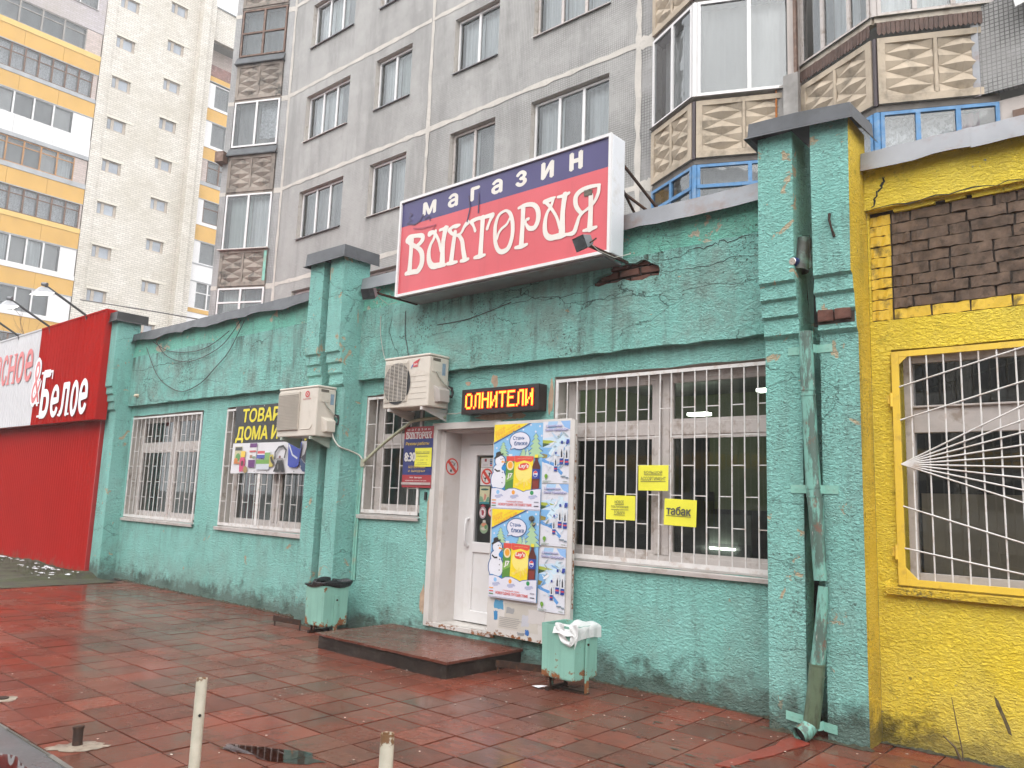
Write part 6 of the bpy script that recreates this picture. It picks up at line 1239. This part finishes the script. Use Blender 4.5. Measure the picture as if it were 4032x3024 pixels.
cur = [fabric('net_curtain', (0.66,0.68,0.68)), fabric('lace_curtain', (0.66,0.66,0.68), 14, True), fabric('green_grey_curtain', (0.49,0.54,0.52)), fabric('grey_blind', (.30,.295,.29), 3), fabric('pale_blind', (.55,.535,.52), 2), fabric('dark_room_fabric', (.20,.21,.21), 2), fabric('pink_curtain', (.58,.33,.36), 40)]
blk = thing('apartment_building', 'grey panel apartment block with white window frames and pale panel seams', 'building', (-13,6,0))
cols = [(-19.78,-13.55),(-13.55,-7.62),(-7.62,-7.25)]; rows = [1.65,4.55,7.45,10.35,13.25,16.15,19.05]
wins = []
for k_ in range(6):
    zt_ = 4.22+2.9*k_
    wins += [(-18.85,-16.82,zt_-1.42,zt_,3),(-15.72,-14.30,zt_-1.43,zt_,2),(-12.77,-11.34,zt_-1.43,zt_,2),(-10.30,-8.30,zt_-1.42,zt_,3)]
for ci, (c0, c1) in enumerate(cols):
    for ri in range(6):
        r0, r1 = rows[ri], rows[ri+1]
        hs = [rectp(w[0],w[1],w[2],w[3]) for w in wins if w[0] > c0 and w[1] < c1 and w[2] > r0 and w[3] < r1+.01]
        b = MB(); b.prism(G6, rectp(c0+.004,c1-.004,r0+.004,r1-.004), -.25, rnd(-.004,.004), holes=hs, ms=1); b.build('wall_panel', [m_mos if ci < 2 else m_mosr, m_reveal], blk)
def jl(p0, p1, w, d=.008, n=26):
    b = MB(); b.ribbon(G6, [(p0[0]+(p1[0]-p0[0])*i/n+rnd(-.012,.012), p0[1]+(p1[1]-p0[1])*i/n+rnd(-.012,.012)) for i in range(n+1)], [w*rnd(.65,1.35) for i in range(n+1)], d); b.build('panel_seam', m_seam, blk, recalc=False)
for ri in rows[2:-1]:
    for c0, c1 in cols[:2]: jl((c0+.05,ri),(c1-.05,ri),.055)
    jl((-7.58,ri),(-7.25,ri),.12,.009,6)
for c_ in (-19.78,-13.55,-7.62): jl((c_,4.0),(c_,19.0),.055,.010,60)
b = MB(); b.pbox(G6,-23,3,1.6,20,-1.9,-1.8); b.pbox(G6,-19.8,-7.3,1.5,1.66,-1.8,-.26); b.pbox(G6,-23,3,19.05,19.3,-1.9,0); b.build('inner_wall', M('flat_inner_wall', (.20,.195,.18), .9, .2, 1), blk)
def apt_window(P, w, parent, mf, cu, d=-.12, sill=m_white, wood=False, split=None, name='window', cd=-.34, depth=.06):
    u0, u1, v0, v1, n = w; b = MB(); t = .05
    b.prism(P, rectp(u0,u1,v0,v1), d-depth, d, holes=[rectp(u0+t,u1-t,v0+t,v1-t)])
    xs = [u0+t+(u1-u0-2*t)*i/n for i in range(n+1)] if split is None else [u0+t]+[u0+(u1-u0)*s_ for s_ in split]+[u1-t]
    cells_ = []
    for i in range(len(xs)-1):
        a0 = xs[i]+(.0 if i == 0 else .032); a1 = xs[i+1]-(.0 if i == len(xs)-2 else .032); cells_.append((a0,a1))
        if i: b.pbox(P, xs[i]-.032, xs[i]+.032, v0+t, v1-t, d-depth+.005, d+.004)
    f = b.build(name, mf, parent)
    for i, (a0, a1) in enumerate(cells_):
        s = MB(); s.face([P(a0-.003,v0+t-.003,d-.03),P(a1+.003,v0+t-.003,d-.03),P(a1+.003,v1-t+.003,d-.03),P(a0-.003,v1-t+.003,d-.03)]); s.build('pane', m_glass2, f, recalc=False)
        c_ = cu[i % len(cu)]
        if c_ is not None:
            s = MB(); q = 14; L = [(a0-.02+(a1-a0+.04)*k_/q, .022*sin(k_*1.9+i)) for k_ in range(q+1)]
            lo = v0+t*.5 if c_ is not cur[1] else v0+.32
            s.idx([P(a,lo+(.03*abs(sin(a*9)) if c_ is cur[1] else 0),cd+o_) for a, o_ in L]+[P(a,v1,cd+o_) for a, o_ in L], [(k_,k_+1,q+2+k_,q+1+k_) for k_ in range(q)], 0, True); s.build('curtain', c_, f, recalc=False)
    if sill is not None:
        s = MB(); s.idx([P(u0-.03,v0-.03,.06),P(u1+.03,v0-.03,.06),P(u1+.03,v0-.012,.065),P(u0-.03,v0-.012,.065),P(u0-.03,v0+.012,d),P(u1+.03,v0+.012,d)],[(0,1,2,3),(3,2,5,4)]); s.build('sill', sill, f, recalc=False)
    return f
cs = [[0,2,5],[3,0],[2,2],[0,0,0],[5,3,3],[2,5],[2,0],[0,0,0],[5,3,5],[3,0],[0,3],[0,3,0],[0,0,5],[0,2],[0,0],[0,0,0]]
for i, w in enumerate(wins):
    if w[3] < 5: continue
    ww = (w[0]+.02,w[1]-.02,w[2]+.02,w[3]-.02,w[4])
    c_ = [cur[q_] for q_ in cs[(i*1) % len(cs)]]
    apt_window(G6, ww, blk, m_pvc if i % 5 else m_whitewood, c_, sill=m_flash2 if i % 3 else m_white)
# --- faceted balconies
def relief(P, u0, u1, v0, v1, parent, m, ncol=2, nrow=3):
    b = MB(); b.pbox(P, u0, u1, v0, v1, -.08, 0); f = .10 if u1-u0 > 1. else .06
    st = .07; fb = .11; ft = .09
    cw = (u1-u0-2*f-st)/ncol
    zs = [v0+fb+(v1-v0-fb-ft)*i/nrow for i in range(nrow+1)]; h = .045
    # raised border and middle rib
    for a0, a1, c0, c1 in ((u0,u0+f,v0,v1),(u1-f,u1,v0,v1),(u0+f,u1-f,v0,v0+fb),(u0+f,u1-f,v1-ft,v1)): b.pbox(P, a0, a1, c0, c1, .0005, .05)
    b.tube([P(u0+f+cw+st/2,v0+fb,.03),P(u0+f+cw+st/2,v1-ft,.03)], .03, 8)
    for c_ in range(ncol):
        a0 = u0+f+c_*(cw+st); a1 = a0+cw; am = (a0+a1)/2
        for r_ in range(nrow):
            z0, z1 = zs[r_], zs[r_+1]; zm = (z0+z1)/2; e = .006
            b.idx([P(a0+e,zm,.002),P(am,z0+e,.002),P(a1-e,zm,.002),P(am,z1-e,.002),P(am,zm-.01,h+.03)], [(0,1,4),(1,2,4),(2,3,4),(3,0,4)])
        for r_ in range(nrow+1):
            z = zs[r_]; lo = max(z-(zs[1]-zs[0])/2, zs[0]); hi = min(z+(zs[1]-zs[0])/2, zs[-1])
            for s_, x in ((1,a0),(-1,a1)):
                pts = [P(x,lo,.002),P(am-s_*.01,z,.002),P(x,hi,.002),P(x,z,h)]
                b.idx(pts, [(0,1,3),(1,2,3)])
    return b.build('railing_panel', m, parent)
def glazing(P, u0, u1, v0, v1, n, parent, mf, cu, transom=None, split=None, name='balcony_glazing', d=.03, cd=-.25):
    f = apt_window(P, (u0,u1,v0,v1,n), parent, mf, cu, d=d, sill=None, split=split, name=name, cd=cd)
    if transom:
        b = MB(); b.pbox(P, u0+.04, u1-.04, transom-.025, transom+.025, d-.05, d+.006); b.build('transom', mf, f)
    return f
# left stack on the splayed end of the block
A25, A27 = radians(25), radians(27)
PL = Pl((-19.9,6.0,0), (cos(A25),sin(A25),0), (sin(A25),-cos(A25),0))
b = MB()
for u0_, u1_ in ((-2.04,-1.83),(-.19,.10)): b.pbox(PL, u0_, u1_, 1.6, 19.0, -.4, .0)
b.build('balcony_pier', mosaic('end_pier_mosaic', (.33,.325,.32), .05, .6), blk)
b = MB()
for z in rows[1:]: b.pbox(PL, -2.045,-1.825,z-.07,z+.05,-.3,.006); b.pbox(PL,-.19,.10,z-.09,z+.07,-.3,.006)
b.build('panel_seam', m_seam, blk, kind='stuff')
b = MB(); b.pbox(PL,-2.0,.1,1.6,19.,-1.6,-1.5); b.build('loggia_wall', M('loggia_wall_grey', (.24,.235,.22), .9, .2), blk)
floorsL = [(4.55,5.62,m_concd,None),(7.47,8.56,m_concd,(8.58,10.30,2,m_pvc,[cur[2],cur[0]],None)),(10.37,11.50,m_concd,(11.80,13.26,2,m_pvc,[cur[3],cur[1]],None)),(13.33,14.46,m_concd,(14.75,16.30,2,m_brown,[cur[5],cur[5]],15.52)),(16.38,17.5,m_concd,(17.7,19.0,2,m_pvc,[cur[0]],None))]
for i, (z0, z1, mt, gz) in enumerate(floorsL):
    e = thing_part = MB(); e.pbox(PL,-1.83,-.19,z0-.06,z0-.003,-1.4,.02); bal = e.build('balcony', m_concd, blk)
    relief(PL,-1.80,-.21,z0,z1,bal,mt)
    q = MB(); q.pbox(PL,-1.86,-.17,z1+.002,z1+.03,-.15,.14); q.idx([PL(-1.86,z1+.0,.14),PL(-.17,z1+.0,.14),PL(-.17,z1+.26 if gz and gz[0]-z1 > .2 else z1+.03,.02),PL(-1.86,z1+.26 if gz and gz[0]-z1 > .2 else z1+.03,.02)],[(0,1,2,3)]); q.build('drip_edge', m_drip if i > 1 else m_white, bal)
    if gz: glazing(PL,-1.78,-.22,gz[0],gz[1],gz[2],bal,gz[3],gz[4],gz[5],[.50])
glazing(PL,-1.78,-.22,5.75,7.42,2,bal,m_pvc,[cur[2],cur[5]],6.98,[.5])
q = MB(); q.pbox(PL,-.30,-.21,7.6,8.5,.052,.06); q.build('turquoise_board', m_con, blk)
q = MB(); q.pbox(PL,-2.15,-1.86,11.3,11.62,-.2,.25); q.build('wooden_shelf', m_brown, blk)
# right pair of V-shaped balconies
def vbal(P0, Lw, Rw, zc, sillz, top, mf, cl, cr, nl, nr, splitl, splitr, slats, drip, conc=m_conc):
    a = Pl(P0, (cos(A27),-sin(A27),0), (-sin(A27),-cos(A27),0)); ap = a(Lw,0)
    r_ = Pl((ap.x,ap.y,0), (cos(A25),sin(A25),0), (sin(A25),-cos(A25),0))
    q = MB(); poly = [a(.0,0),a(Lw,0),r_(Rw,0),Vector((r_(Rw,0).x,6.3,0)),Vector((P0[0],6.3,0))]
    q.idx([(p.x,p.y,zc-.10) for p in poly]+[(p.x,p.y,zc-.003) for p in poly], [(0,1,2,3,4),(5,6,7,8,9)]+[(i,(i+1)%5,5+(i+1)%5,5+i) for i in range(5)]); bal = q.build('balcony', M('balcony_slab', (.13,.115,.10), .9, .3), blk)
    relief(a, .03, Lw-.03, zc, zc+1.02, bal, conc); relief(r_, .03, Rw-.03, zc, zc+1.02, bal, conc)
    q = MB(); q.tube([Vector((ap.x,ap.y-.01,zc-.02)), Vector((ap.x,ap.y-.01,zc+1.02))], .035, 6); q.build('corner_post', M('dark_post_paint', (.035,.02,.025), .5, .2), bal)
    if slats:
        for P_, w in ((a, Lw), (r_, Rw)):
            q = MB(); q.pbox(P_, .0, w, sillz-.12, sillz-.004, -.05, .055); q.build('sill_board', M('worn_pale_board', (.46,.40,.33), .8, .3, 5, dirt=(.2,.15,.1), dirtamt=.7), bal)
            n = int((w-.06)/.062); 
            q = MB(); q.idx([P_(.03,sillz-.125,.062),P_(.03+.056,sillz-.125,.062),P_(.03+.056,sillz-.29,.062),P_(.03+.028,sillz-.325,.062),P_(.03,sillz-.29,.062)]+[P_(.03,sillz-.125,.052),P_(.03+.056,sillz-.125,.052),P_(.03+.056,sillz-.29,.052),P_(.03+.028,sillz-.325,.052),P_(.03,sillz-.29,.052)],[(0,1,2,3,4),(0,1,6,5),(1,2,7,6),(2,3,8,7),(3,4,9,8),(4,0,5,9)])
            o0 = q.build('slat', M('brown_slat', (.085,.045,.032), .7, .4, 6), bal); 
            for i in range(1, n): o = o0.copy(); COL.objects.link(o); o.parent = bal; o.location = P_.u*(.0625*i)+Vector((0,0,rnd(-.008,.008)))
    for P_, w in ((a, Lw), (r_, Rw)):
        q = MB(); q.idx([P_(-.02,sillz-.04,.10),P_(w+.02,sillz-.04,.10),P_(w+.02,sillz+.0,.03),P_(-.02,sillz+.0,.03)],[(0,1,2,3)]); q.pbox(P_,-.0,w,sillz-.035,sillz-.006,-.1,.05); q.build('drip_edge', drip, bal, recalc=False)
    q = MB(); q.tube([Vector((ap.x,ap.y+.02,sillz)), Vector((ap.x,ap.y+.02,top))], .055, 6); q.build('corner_frame', mf, bal)
    glazing(a, .02, Lw-.05, sillz, top, nl, bal, mf, cl, split=splitl); glazing(r_, .05, Rw-.02, sillz, top, nr, bal, mf, cr, split=splitr)
    return a, r_, bal
W1 = ((-7.30,6.0,0), 1.33, 1.62); W2 = ((-4.50,6.0,0), 1.49, 1.58)
# blue ground tier
for W_, zsl, k_ in ((W1,5.6,0),(W2,5.6,1)):
    a, r_, bal = vbal(W_[0],W_[1],W_[2],4.50,5.62,7.28,m_blue,[cur[5],cur[5]] if k_ == 0 else [cur[1],cur[1]],[cur[3],cur[5]] if k_ == 0 else [cur[1],cur[1],cur[6]],2,2,[.5],[.55] if k_ == 0 else [.32,.66],False,m_blue)
    for P_, w in ((a,W_[1]),(r_,W_[2])): q = MB(); q.pbox(P_,.05,w-.05,6.42 if k_ else 6.86,6.48 if k_ else 6.92,-.02,.045); q.build('transom', m_blue, bal)
vbal(W1[0],W1[1],W1[2],7.40,8.52,10.27,m_pvc,[cur[4],cur[3]],[cur[3],cur[4]],2,2,[.52],[.55],False,m_white)
vbal(W2[0],W2[1],W2[2],7.40,8.78,10.27,m_whitewood,[cur[5],cur[0]],[cur[0],cur[2]],3,3,[.34,.72],[.33,.66],True,m_green)
vbal(W1[0],W1[1],W1[2],10.36,11.5,13.1,m_pvc,[cur[4]],[cur[4]],2,2,[.5],[.5],False,m_drip)
vbal(W2[0],W2[1],W2[2],10.36,11.5,13.1,m_pvc,[cur[4]],[cur[4]],2,2,[.5],[.5],False,m_drip)
q = MB(); q.pbox(G6,-4.68,-4.50,1.6,19.,-.3,.12); q.build('balcony_pier', M('pink_grey_plaster', (.45,.40,.37), .85, .2, 2, .4, 30), blk)
q = MB(); q.pbox(G6,-4.72,-4.48,7.42,8.6,.121,.22); q.pbox(G6,-4.95,-4.721,7.42,8.55,-.1,.05); q.build('side_slab', M('raw_grey_slab', (.27,.255,.24), .85, .4, 2.5, .3, 30), blk)
q = MB(); q.tube([Vector((-4.90,5.93,7.4)),Vector((-4.9,5.93,8.5))], .018, 5); q.build('foam_bead', M('orange_foam', (.45,.15,.03), .9, .3, 20), blk)
q = MB(); q.pbox(G6,-4.55,-4.50,8.6,10.3,.12,.2); q.build('brown_edging', m_brown, blk)
q = MB(); q.pbox(G6,-2.02,1.,7.40,8.74,.05,.14); q.build('balcony_side_panel', [m_mosr], blk)
q = MB(); q.pbox(G6,-2.03,-1.94,7.38,8.62,.141,.16); q.build('metal_strip', m_flash2, blk)
q = MB(); q.pbox(G6,-2.0,1.,1.6,7.3,-.3,.02); q.pbox(G6,-1.72,1.,8.75,19.,-.3,.02); q.build('wall_panel', [M('pink_grey_plaster', (.45,.40,.37))], blk)
q = MB(); q.pbox(G6,-1.60,-1.0,4.5,7.1,.021,.05); q.build('brown_door', m_brown, blk)
q = MB(); q.idx([G6(-1.45,8.40,.4),G6(-.6,8.62,.4),G6(-.6,9.5,.42),G6(-1.38,9.25,.42),G6(-1.38,8.78,.41),G6(-1.50,8.72,.41)],[(0,1,2,3,4,5)]); q.pbox(G6,-1.4,-.6,8.9,9.5,.05,.41); q.build('white_sheeting', m_pvc, blk, recalc=False)

# ================================================================== brick tower with yellow balconies
def towerbrick(name, base, alt):
    k = N(name); v = k.n('Mapping', {0: k.pos(), 'Rotation': (pi/2,0,pi/2)}).outputs[0]
    sy = k.xyz(); cmb = k.n('CombineXYZ', {0: k.math('ADD', sy[0], sy[1]), 1: sy[2], 2: 0.}).outputs[0]
    br = k.n('TexBrick', {'Vector': cmb, 'Color1': base, 'Color2': alt, 'Mortar': (.30,.275,.245), 'Scale': 1., 'Mortar Size': .012, 'Mortar Smooth': .3, 'Brick Width': .36, 'Row Height': .13}).outputs[0]
    c = k.mix(k.math('MULTIPLY', k.rng(k.noise(.35,6,.65),.42,.66), .4), br, (.34,.30,.22)); c = k.mix(k.math('MULTIPLY', k.rng(k.noise(1.3,7,.7),.56,.64), .3), c, (.30,.25,.19))
    k.bsdf(Base_Color=c, Roughness=.8); return k.mat
m_tbr = towerbrick('pale_tower_brick', (.66,.62,.555), (.56,.525,.465)); m_tbr2 = towerbrick('pinkish_tower_brick', (.52,.43,.40), (.42,.34,.31))
m_ochre = M('ochre_panel', (.56,.33,.085), .75, .1, .8, .2, 20, dirt=(.50,.30,.10), dirtamt=.5, ds=.7); m_ochre2 = M('bright_ochre_panel', (.64,.43,.14), .75, .1, 1)
m_ledge = M('grey_ledge', (.34,.35,.36), .6, .2, 2)
tw = thing('brick_tower', 'tall pale brick apartment tower with ochre balcony bands fading into fog', 'building', (-50,14,0))
ZT = 46
sw = []
for k_ in range(15):
    z = 29.85+4*2.755-k_*2.755; sw += [(11.94,13.09,z-.80,z)]; sw += [(15.12,16.24,z+1.27-.78,z+1.27)]
sw = [w for w in sw if w[2] > 3]
b = MB(); b.prism(T50, [(11.2,0),(17.1,0),(17.1,ZT),(11.2,ZT)], -.3, 0, holes=[rectp(*w) for w in sw], ms=0); b.build('stair_wall', [m_tbr], tw)
b = MB(); b.pbox(T50,11.18,11.72,0,ZT,.001,.06); b.pbox(T50,17.09,17.6,0,ZT,-.3,.55); b.build('brick_pier', m_tbr, tw)
b = MB(); b.pbox(T50,17.601,18.06,0,36.5,-.3,.40); b.build('brick_pier', m_tbr, tw)
b = MB(); b.pbox(T50,11.17,11.36,34,40,.061,.065); b.build('stained_brick', m_tbr2, tw)
for i, w in enumerate(sw):
    if w[2] > 36 or w[3] < 9: continue
    y0, y1, z0, z1 = w; b = MB(); t = .06
    b.prism(T50, rectp(y0,y1,z0,z1), -.18, -.10, holes=[rectp(y0+t,y0+.28,z0+.08,z1-t), rectp(y0+.46,y1-.14,z0+.10,z1-t)]); fw = b.build('stair_window', M('tan_window_wood', (.42,.36,.30), .7, .2, 4), tw)
    for a0, a1 in ((y0+t,y0+.28),(y0+.46,y1-.14)):
        s = MB(); s.face([T50(a0,z0+.08,-.14),T50(a1,z0+.08,-.14),T50(a1,z1-t,-.14),T50(a0,z1-t,-.14)]); s.build('pane', M('sky_pane', (.28,.31,.35), .12, .3, .8, spec=.8), fw, recalc=False)
    s = MB(); s.pbox(T50,y0-.05,y1+.15 if i % 3 else y1+.45,z1+.002,z1+.14,.0,.02); s.build('lintel', M('pale_lintel', (.60,.56,.48), .8, .1), fw)
# glazed balcony bands
def tglaze(y0, y1, z0, z1, n, mf, cu_, parent, tr=None, endp=0., endm=None):
    endm = endm or (m_pvc if mf is m_pvc else m_tbr2)
    f = MB(); t = .06
    f.prism(T50, rectp(y0,y1-endp,z0,z1), -.08, -.02, holes=[rectp(y0+t,y1-endp-t,z0+t,z1-t)])
    xs = [y0+t+(y1-endp-y0-2*t)*i/n for i in range(n+1)]
    for x in xs[1:-1]: f.pbox(T50,x-.045,x+.045,z0+t,z1-t,-.075,-.015)
    if tr: f.pbox(T50,y0+t,y1-endp-t,tr-.03,tr+.03,-.07,-.018)
    fr_ = f.build('balcony_glazing', mf, parent)
    for i in range(n):
        s = MB(); s.face([T50(xs[i],z0+t,-.05),T50(xs[i+1],z0+t,-.05),T50(xs[i+1],z1-t,-.05),T50(xs[i],z1-t,-.05)]); s.build('pane', m_glass2, fr_, recalc=False)
        c_ = cu_[i % len(cu_)]
        if c_ is not None:
            s = MB(); s.face([T50(xs[i]+.05,z0+t,-.30),T50(xs[i+1]-.05,z0+t,-.30),T50(xs[i+1]-.05,z1-t,-.30),T50(xs[i]+.05,z1-t,-.30)]); s.build('curtain', c_, fr_, recalc=False)
    if endp:
        s = MB(); s.pbox(T50,y1-endp+.002,y1,z0,z1,-.09,-.018); s.build('side_panel', endm, fr_)
m_orange = M('orange_wood', (.38,.19,.07), .6, .25, 3); m_grwood = M('grey_weathered_wood', (.30,.28,.26), .8, .25, 3)
def tband(y0, y1, z0, z1, m, parent, dd=.0, seams=()):
    q = MB(); ys = [y0]+[s_ for s_ in seams if y0 < s_ < y1]+[y1]
    for a0, a1 in zip(ys, ys[1:]):
        q = MB(); q.pbox(T50,a0+.006,a1-.006,z0,z1,-.12,dd+rnd(0,.006)); q.build('parapet_panel', m, parent)
YL0, YL1 = .5, 11.16; sm = (2.2,4.6,7.0,9.1)
left = [ # zb, zt, panel mat, (strip top, mat), (glaze z0,z1,n,frame,curtains,transom,endpanel)
 (26.70,27.61,m_ochre,(27.94,m_ochre2),(27.95,29.40,8,m_grwood,[cur[5],cur[3],cur[5]],28.95,.9)),
 (23.90,24.83,m_ochre,(25.08,m_ledge),(25.09,26.66,14,m_brown,[cur[1]],26.1,.25)),
 (21.36,22.41,m_pvc,None,(22.42,23.86,9,m_pvc,[cur[3],cur[3],cur[4]],None,1.05)),
 (18.33,19.28,m_ochre,(19.57,m_ledge),(19.58,21.09,11,m_orange,[cur[5],cur[4],cur[0],cur[3]],20.7,.7)),
 (15.52,16.48,m_ochre,(16.77,m_ochre2),(16.78,18.29,14,m_brown,[cur[1]],17.85,.1)),
 (12.62,13.57,m_ochre,(13.83,m_pvc),(13.84,15.48,11,m_pvc,[cur[4],cur[0]],None,.85)),
 (9.92,10.90,m_ochre,(11.10,m_pvc),(11.11,12.58,11,m_pvc,[cur[5],cur[3]],None,1.15)),
 (7.1,8.2,m_ochre,None,(8.25,9.88,11,m_brown,[cur[5]],None,.1))]
for zb_, zt_, mp, st_, gz in left:
    q = MB(); q.pbox(T50,YL0,YL1,zb_-.06,zb_-.004,-1.2,.02); bal = q.build('balcony', m_ledge, tw)
    tband(YL0,YL1,zb_,zt_,mp,bal,0,sm)
    if mp is m_pvc: q = MB(); q.pbox(T50,YL0,YL1,zb_-.25,zb_-.062,-.1,.04); q.build('band_trim', m_ledge, bal)
    if st_: q = MB(); q.pbox(T50,YL0,YL1,zt_+.003,st_[0],-.1,.035); q.build('parapet_ledge', st_[1], bal)
    tglaze(YL0,YL1-.03,gz[0],gz[1],gz[2],gz[3],gz[4],bal,gz[5],gz[6])
b = MB(); b.prism(T50,[(YL0,29.42),(YL1,29.42),(YL1,ZT),(YL0,ZT)],-.3,.0,holes=[rectp(8.6,10.7,30.85,32.4)]); b.build('brick_wall', towerbrick('mauve_tower_brick', (.46,.42,.44), (.40,.36,.37)), tw)
apt_window(T50,(8.6,10.7,30.85,32.4,2),tw,m_pvc,[cur[5],cur[3]],d=-.03,sill=m_white)
right = [(29.62,29.97,m_ochre,None,None),(26.72,27.60,m_ochre,(27.74,m_pvc),(27.75,29.45,3,m_pvc,[cur[3]],None,0)),(23.92,24.77,m_ochre,(24.93,m_pvc),(24.94,26.70,3,m_pvc,[cur[3],cur[5]],None,0)),
 (21.10,22.04,m_ochre,(22.30,m_ledge),(22.31,23.90,4,m_brown,[cur[5],cur[3],cur[4]],23.4,0)),(18.17,19.23,m_ochre,(19.46,m_pvc),(19.47,21.07,3,m_brown,[cur[5],cur[3]],20.5,0)),
 (15.37,16.50,m_pvc,(16.58,m_ledge),(16.59,18.14,3,m_pvc,[cur[3]],None,0)),(11.9,13.2,m_pvc,(13.48,m_ochre),(13.5,15.33,4,m_pvc,[cur[3]],14.6,0)),(9,10.2,m_ochre,None,(10.25,11.85,3,m_pvc,[cur[3]],None,0))]
for zb_, zt_, mp, st_, gz in right:
    q = MB(); q.pbox(T50,18.07,22.,zb_-.06,zb_-.004,-1.2,.02); bal = q.build('balcony', m_ledge, tw)
    tband(18.07,22.,zb_,zt_,mp,bal)
    if st_: q = MB(); q.pbox(T50,18.07,22.,zt_+.003,st_[0],-.1,.035); q.build('parapet_ledge', st_[1], bal)
    if gz: q = MB(); q.pbox(T50,18.07,18.65,gz[0],gz[1],-.1,-.01); q.build('side_panel', m_pvc if gz[3] is m_pvc else (m_tbr2 if zb_ > 20 else m_pvc), bal); tglaze(18.655,22.,gz[0],gz[1],gz[2],gz[3],gz[4],bal,gz[5])
    else:
        q = MB(); q.pbox(T50,18.07,22,29.98,30.8,-.1,.01); q.build('rusty_sheet', M('rusty_sheet', (.20,.10,.085), .8, .4, 2, dirt=(.4,.3,.28), dirtamt=.6), bal)
b = MB(); b.pbox(T50,18.061,22.,32.62,35.05,-.3,.03); b.build('brick_wall', m_tbr, tw)
b = MB(); b.pbox(T50,18.07,22.,35.051,35.15,-.4,.12); b.build('roof_edge', m_ledge, tw)
b = MB(); b.pbox(T50,18.1,22.,29.7,32.6,-1.3,-1.2); b.build('loggia_wall', m_tbr2, tw)
b = MB(); b.pbox(T50,0,22.5,0,29.4,-1.6,-1.5); b.pbox(T50,0,18,29.4,ZT,-1.6,-1.5); b.pbox(T50,18,22.5,29.4,35.0,-1.6,-1.5); b.build('inner_wall', M('flat_inner_wall', (.20,.195,.18)), tw)

# ================================================================== house across the road, mirrored in the panes and puddles
op = thing('apartment_building', 'long ochre and grey apartment house across the road, seen only mirrored in panes', 'building', (-15,-36,0))
PO_ = Pl((0,-36,0), (-1,0,0), (0,1,0))
b = MB(); b.pbox(PO_,-40,60,0,15.5,-8,0); b.build('wall', M('far_house_wall', (.36,.33,.28), .85, .15, .5), op)
for i in range(5):
    b = MB(); b.pbox(PO_,-40,60,.9+2.9*i,1.75+2.9*i,.003,.12); b.build('balcony_band', m_ochre if i % 2 else M('far_grey_band', (.40,.38,.35), .8, .2), op)
b = MB()
for i in range(5):
    for j in range(33): b.pbox(PO_,-39+3*j,-37.2+3*j,1.85+2.9*i,3.3+2.9*i,.004,.03)
b.build('windows', M('far_house_glass', (.05,.055,.06), .3, .3), op, kind='stuff')

# ================================================================== damp air
HZ = 0.0016
b = MB(); b.idx([(x,y,z) for z in (-1.03,47.) for y in (-60,60) for x in (-64,40)], [(0,1,3,2),(4,6,7,5),(0,4,5,1),(2,3,7,6),(0,2,6,4),(1,5,7,3)])
k = N('damp_air'); pv = k.n('VolumePrincipled', {'Color': (1,1,1), 'Density': HZ, 'Anisotropy': .0}); k.t.links.new(pv.outputs[0], k.out.inputs[1])
b.build('haze', k.mat, kind='stuff')
